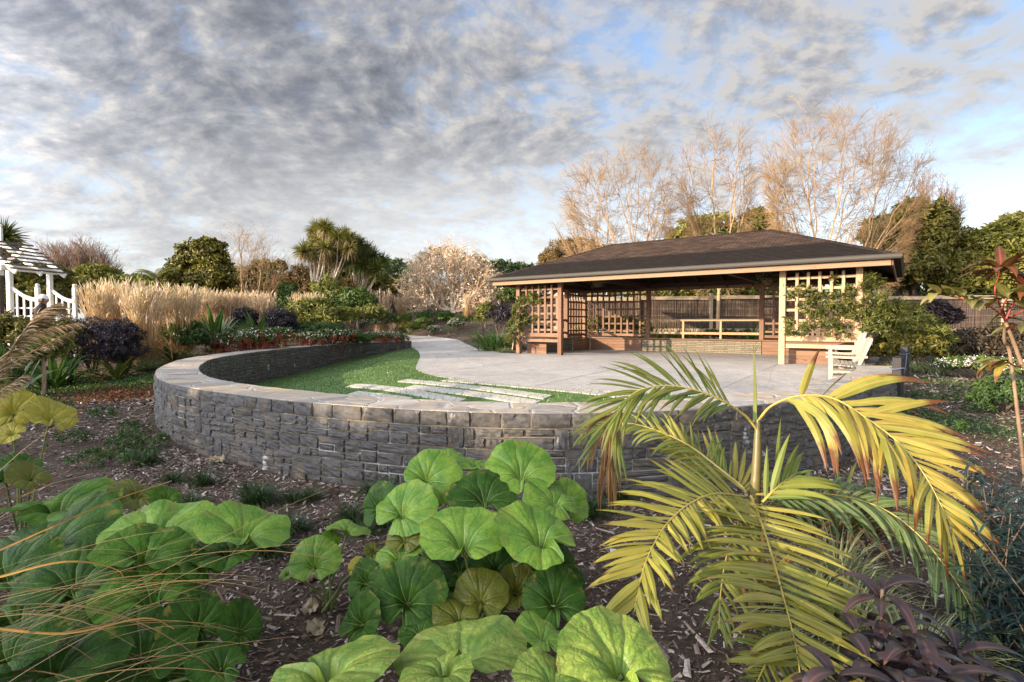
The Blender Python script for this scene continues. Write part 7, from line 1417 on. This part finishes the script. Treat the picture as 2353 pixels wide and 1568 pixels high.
    for x, y, d, k in ((1470, 1150, 1.62, 8), (1600, 1420, 1.42, 10), (1400, 1460, 1.40, 8), (1800, 1430, 1.5, 8), (1260, 1530, 1.32, 7), (1500, 1300, 1.55, 8), (1700, 1530, 1.35, 8), (1930, 1500, 1.45, 7), (1350, 1330, 1.55, 6), (1560, 1570, 1.25, 8)):
        c = at(*Z3(x, y), d); ms.tubes(catmull([b+rng.normal(0, .05, 3)*[1, 1, 0], (b+c)/2+rng.normal(0, .03, 3), c], 10)[None], np.linspace(.009, .005, 10)[None], 6)
        az = U(0, 6.28)+np.arange(k)*2.4; Pq, S = arcs(np.repeat((c+[0, 0, .0])[None], k, 0)+np.c_[np.zeros((k, 2)), -np.arange(k)*.008], az, U(.13, .21, k), U(.1, .9, k), U(1.2, 2.3, k), 9, 1.2); mb.strips(Pq, np.outer(U(.017, .025, k), [.12, .55, .9, 1, .95, .8, .55, .28, .03]), S, fold=.3)
    mb.build('leaves', M['plum'], r, smooth=True); ms.build('stem', M['bark_dark'], r, smooth=True)
    # fine blue-green bushy plant at the right edge
    b = np.array(at(2330, 1500, 2.35)); b[2] = gz(b[0], b[1]); r = thing('blue_leaf_shrub', 'dark blue-green bush with narrow leaves filling the right edge', 'shrub', b); mb, ms = MB(), MB()
    for k in range(110):
        top = at(U(2210, 2420), U(1060, 1480), U(2.0, 2.7)); 
        if top[2] < b[2]+.12: continue
        s0 = b+np.array([U(-.25, .3), U(-.3, .35), 0]); C = catmull([s0, (s0+top)/2+rng.normal(0, .03, 3), top], 14); ms.tubes(C[None], np.linspace(.004, .002, 14)[None], 4); m = 38; i = rng.integers(4, 14, m); az = U(0, 6.28, m)
        Pq, S = arcs(C[i], az, U(.06, .12, m), U(.0, .8, m), U(.4, 1.5, m), 5); mb.strips(Pq, np.outer(U(.004, .007, m), [.4, 1, .95, .6, .05]), S, fold=.3)
    mb.build('foliage', M['blue_leaf'], r); ms.build('stem', M['bark_dark'], r)
    # red stemmed broad leaved shrub at the right edge
    d = 4.4; c = lambda x, y, dd=0.0: at(*A6(x, y), d+dd); b = np.array(c(1500, 1500)); b[2] = gz(b[0], b[1]); r = thing('red_stem_shrub', 'sparse shrub with red stems and long bronze-green leaves at the right edge', 'shrub', b); ms, mb, mr, my = MB(), MB(), MB(), MB()
    def tube(pts, r0, r1): C = catmull(pts, 14); ms.tubes(C[None], np.linspace(r0, r1, 14)[None], 7); return C
    mtr = MB(); C = catmull([b-[0, 0, .05], c(1440, 1400), c(1390, 1270), c(1320, 1080), c(1270, 960)], 18); mtr.tubes(C[None], np.linspace(.019, .012, 18)[None], 8); C = catmull([b+[.05, .1, 0], c(1310, 1240, .3), c(1262, 1100, .25), c(1262, 990, .2)], 14); mtr.tubes(C[None], np.linspace(.015, .010, 14)[None], 8); mtr.build('trunk', M['bark_mid'], r, smooth=True)
    br = {}
    for nm, pts in (('top', [(1270, 960), (1215, 800), (1190, 720), (1220, 610), (1235, 550)]), ('left', [(1260, 920), (1150, 840), (1000, 795), (860, 765), (760, 748)]), ('right', [(1275, 930), (1320, 830), (1400, 720), (1450, 660)]), ('mid', [(1265, 910), (1250, 850), (1270, 800), (1300, 770)]), ('r2', [(1300, 980), (1370, 1020), (1440, 960)]), ('low', [(1395, 1290), (1320, 1270), (1270, 1235), (1200, 1228)]), ('r3', [(1290, 930), (1380, 880), (1450, 850)])):
        br[nm] = tube([c(x, y, U(-.1, .1)) for x, y in pts], .008, .004)
    def leaf(mbx, p, az, L, e=.3, dr=.9, w=.036):
        Pq, S = arcs(p[None], np.array([az]), np.array([L]), np.array([e]), np.array([dr]), 9, 1.3); mbx.strips(Pq, np.array([w*np.array([.08, .5, .85, 1, 1, .9, .68, .36, .04])]), S, fold=.22)
    for nm, k, mbx, L in (('top', 20, mr, .30), ('right', 18, mr, .30), ('mid', 18, mb, .30), ('r2', 14, mb, .27), ('r3', 20, mb, .30)):
        for j in range(k): p = br[nm][-1-int(U(0, 4))]; leaf(mbx, p, j*2.4+U(-.3, .3), L*U(.75, 1.15), U(.0, .9), U(.3, 1.3))
    for j, q in enumerate(np.linspace(4, 13, 18)): p = br['left'][int(q)]; leaf(mb, p, PI+U(-1.1, 1.1), U(.20, .30), U(.0, .7), U(.3, 1.2), .034)
    for j in range(8): p = br['low'][-1-int(U(0, 9))]; leaf(my, p, PI+U(-.7, .9), U(.2, .3), U(-.2, .3), U(.5, 1.3), .030)
    mb.build('green_leaves', M['broad_olive'], r, smooth=True); mr.build('bronze_leaves', M['red_leaf'], r, smooth=True); my.build('yellow_leaves', M['palm_gold'], r, smooth=True); ms.build('branches', M['red_stem'], r, smooth=True)
    # dry leaf and stick litter by the wall foot
    for px, py, R, lab in ((*Z1(1065, 495), .07, 'crumpled pale yellow dead leaf lying against the wall foot'), (*Z2(360, 1290), .045, 'pale curled dead leaf on the mulch left of the big clump'), (*Z2(320, 1170), .045, 'brown dead leaf on the mulch above the pale curled one'), (*Z2(290, 985), .05, 'red-brown dead leaf under the small young plant')):
        p = ground(px, py); mb = MB(); seat_leaf(mb, p+[0, 0, .04], np.array([U(-.3, .3), -.35, .9]), U(0, 6), R, cup=.35, ruff=.28, notch=.3); m = M['dead_pale'] if 'pale' in lab else M['dead_brown']; tag(mb.build('dead_leaf', m, org=p, smooth=True), lab, 'dead leaf')
M['dead_pale'] = leafmat('dead_leaf_pale', (.38, .29, .17), (.46, .38, .26), var=.4, trans=.1); M['dead_brown'] = leafmat('dead_leaf_brown', (.15, .07, .04), (.22, .11, .06), var=.4, trans=.1)

build_ground(); build_wall(); build_strips(); build_pavilion(); build_bench(); build_posts(); build_arbor(); build_fence(); build_far_things(); build_person()
build_trees(); build_middle(); build_seat_plants(); build_palm(); build_foreground()
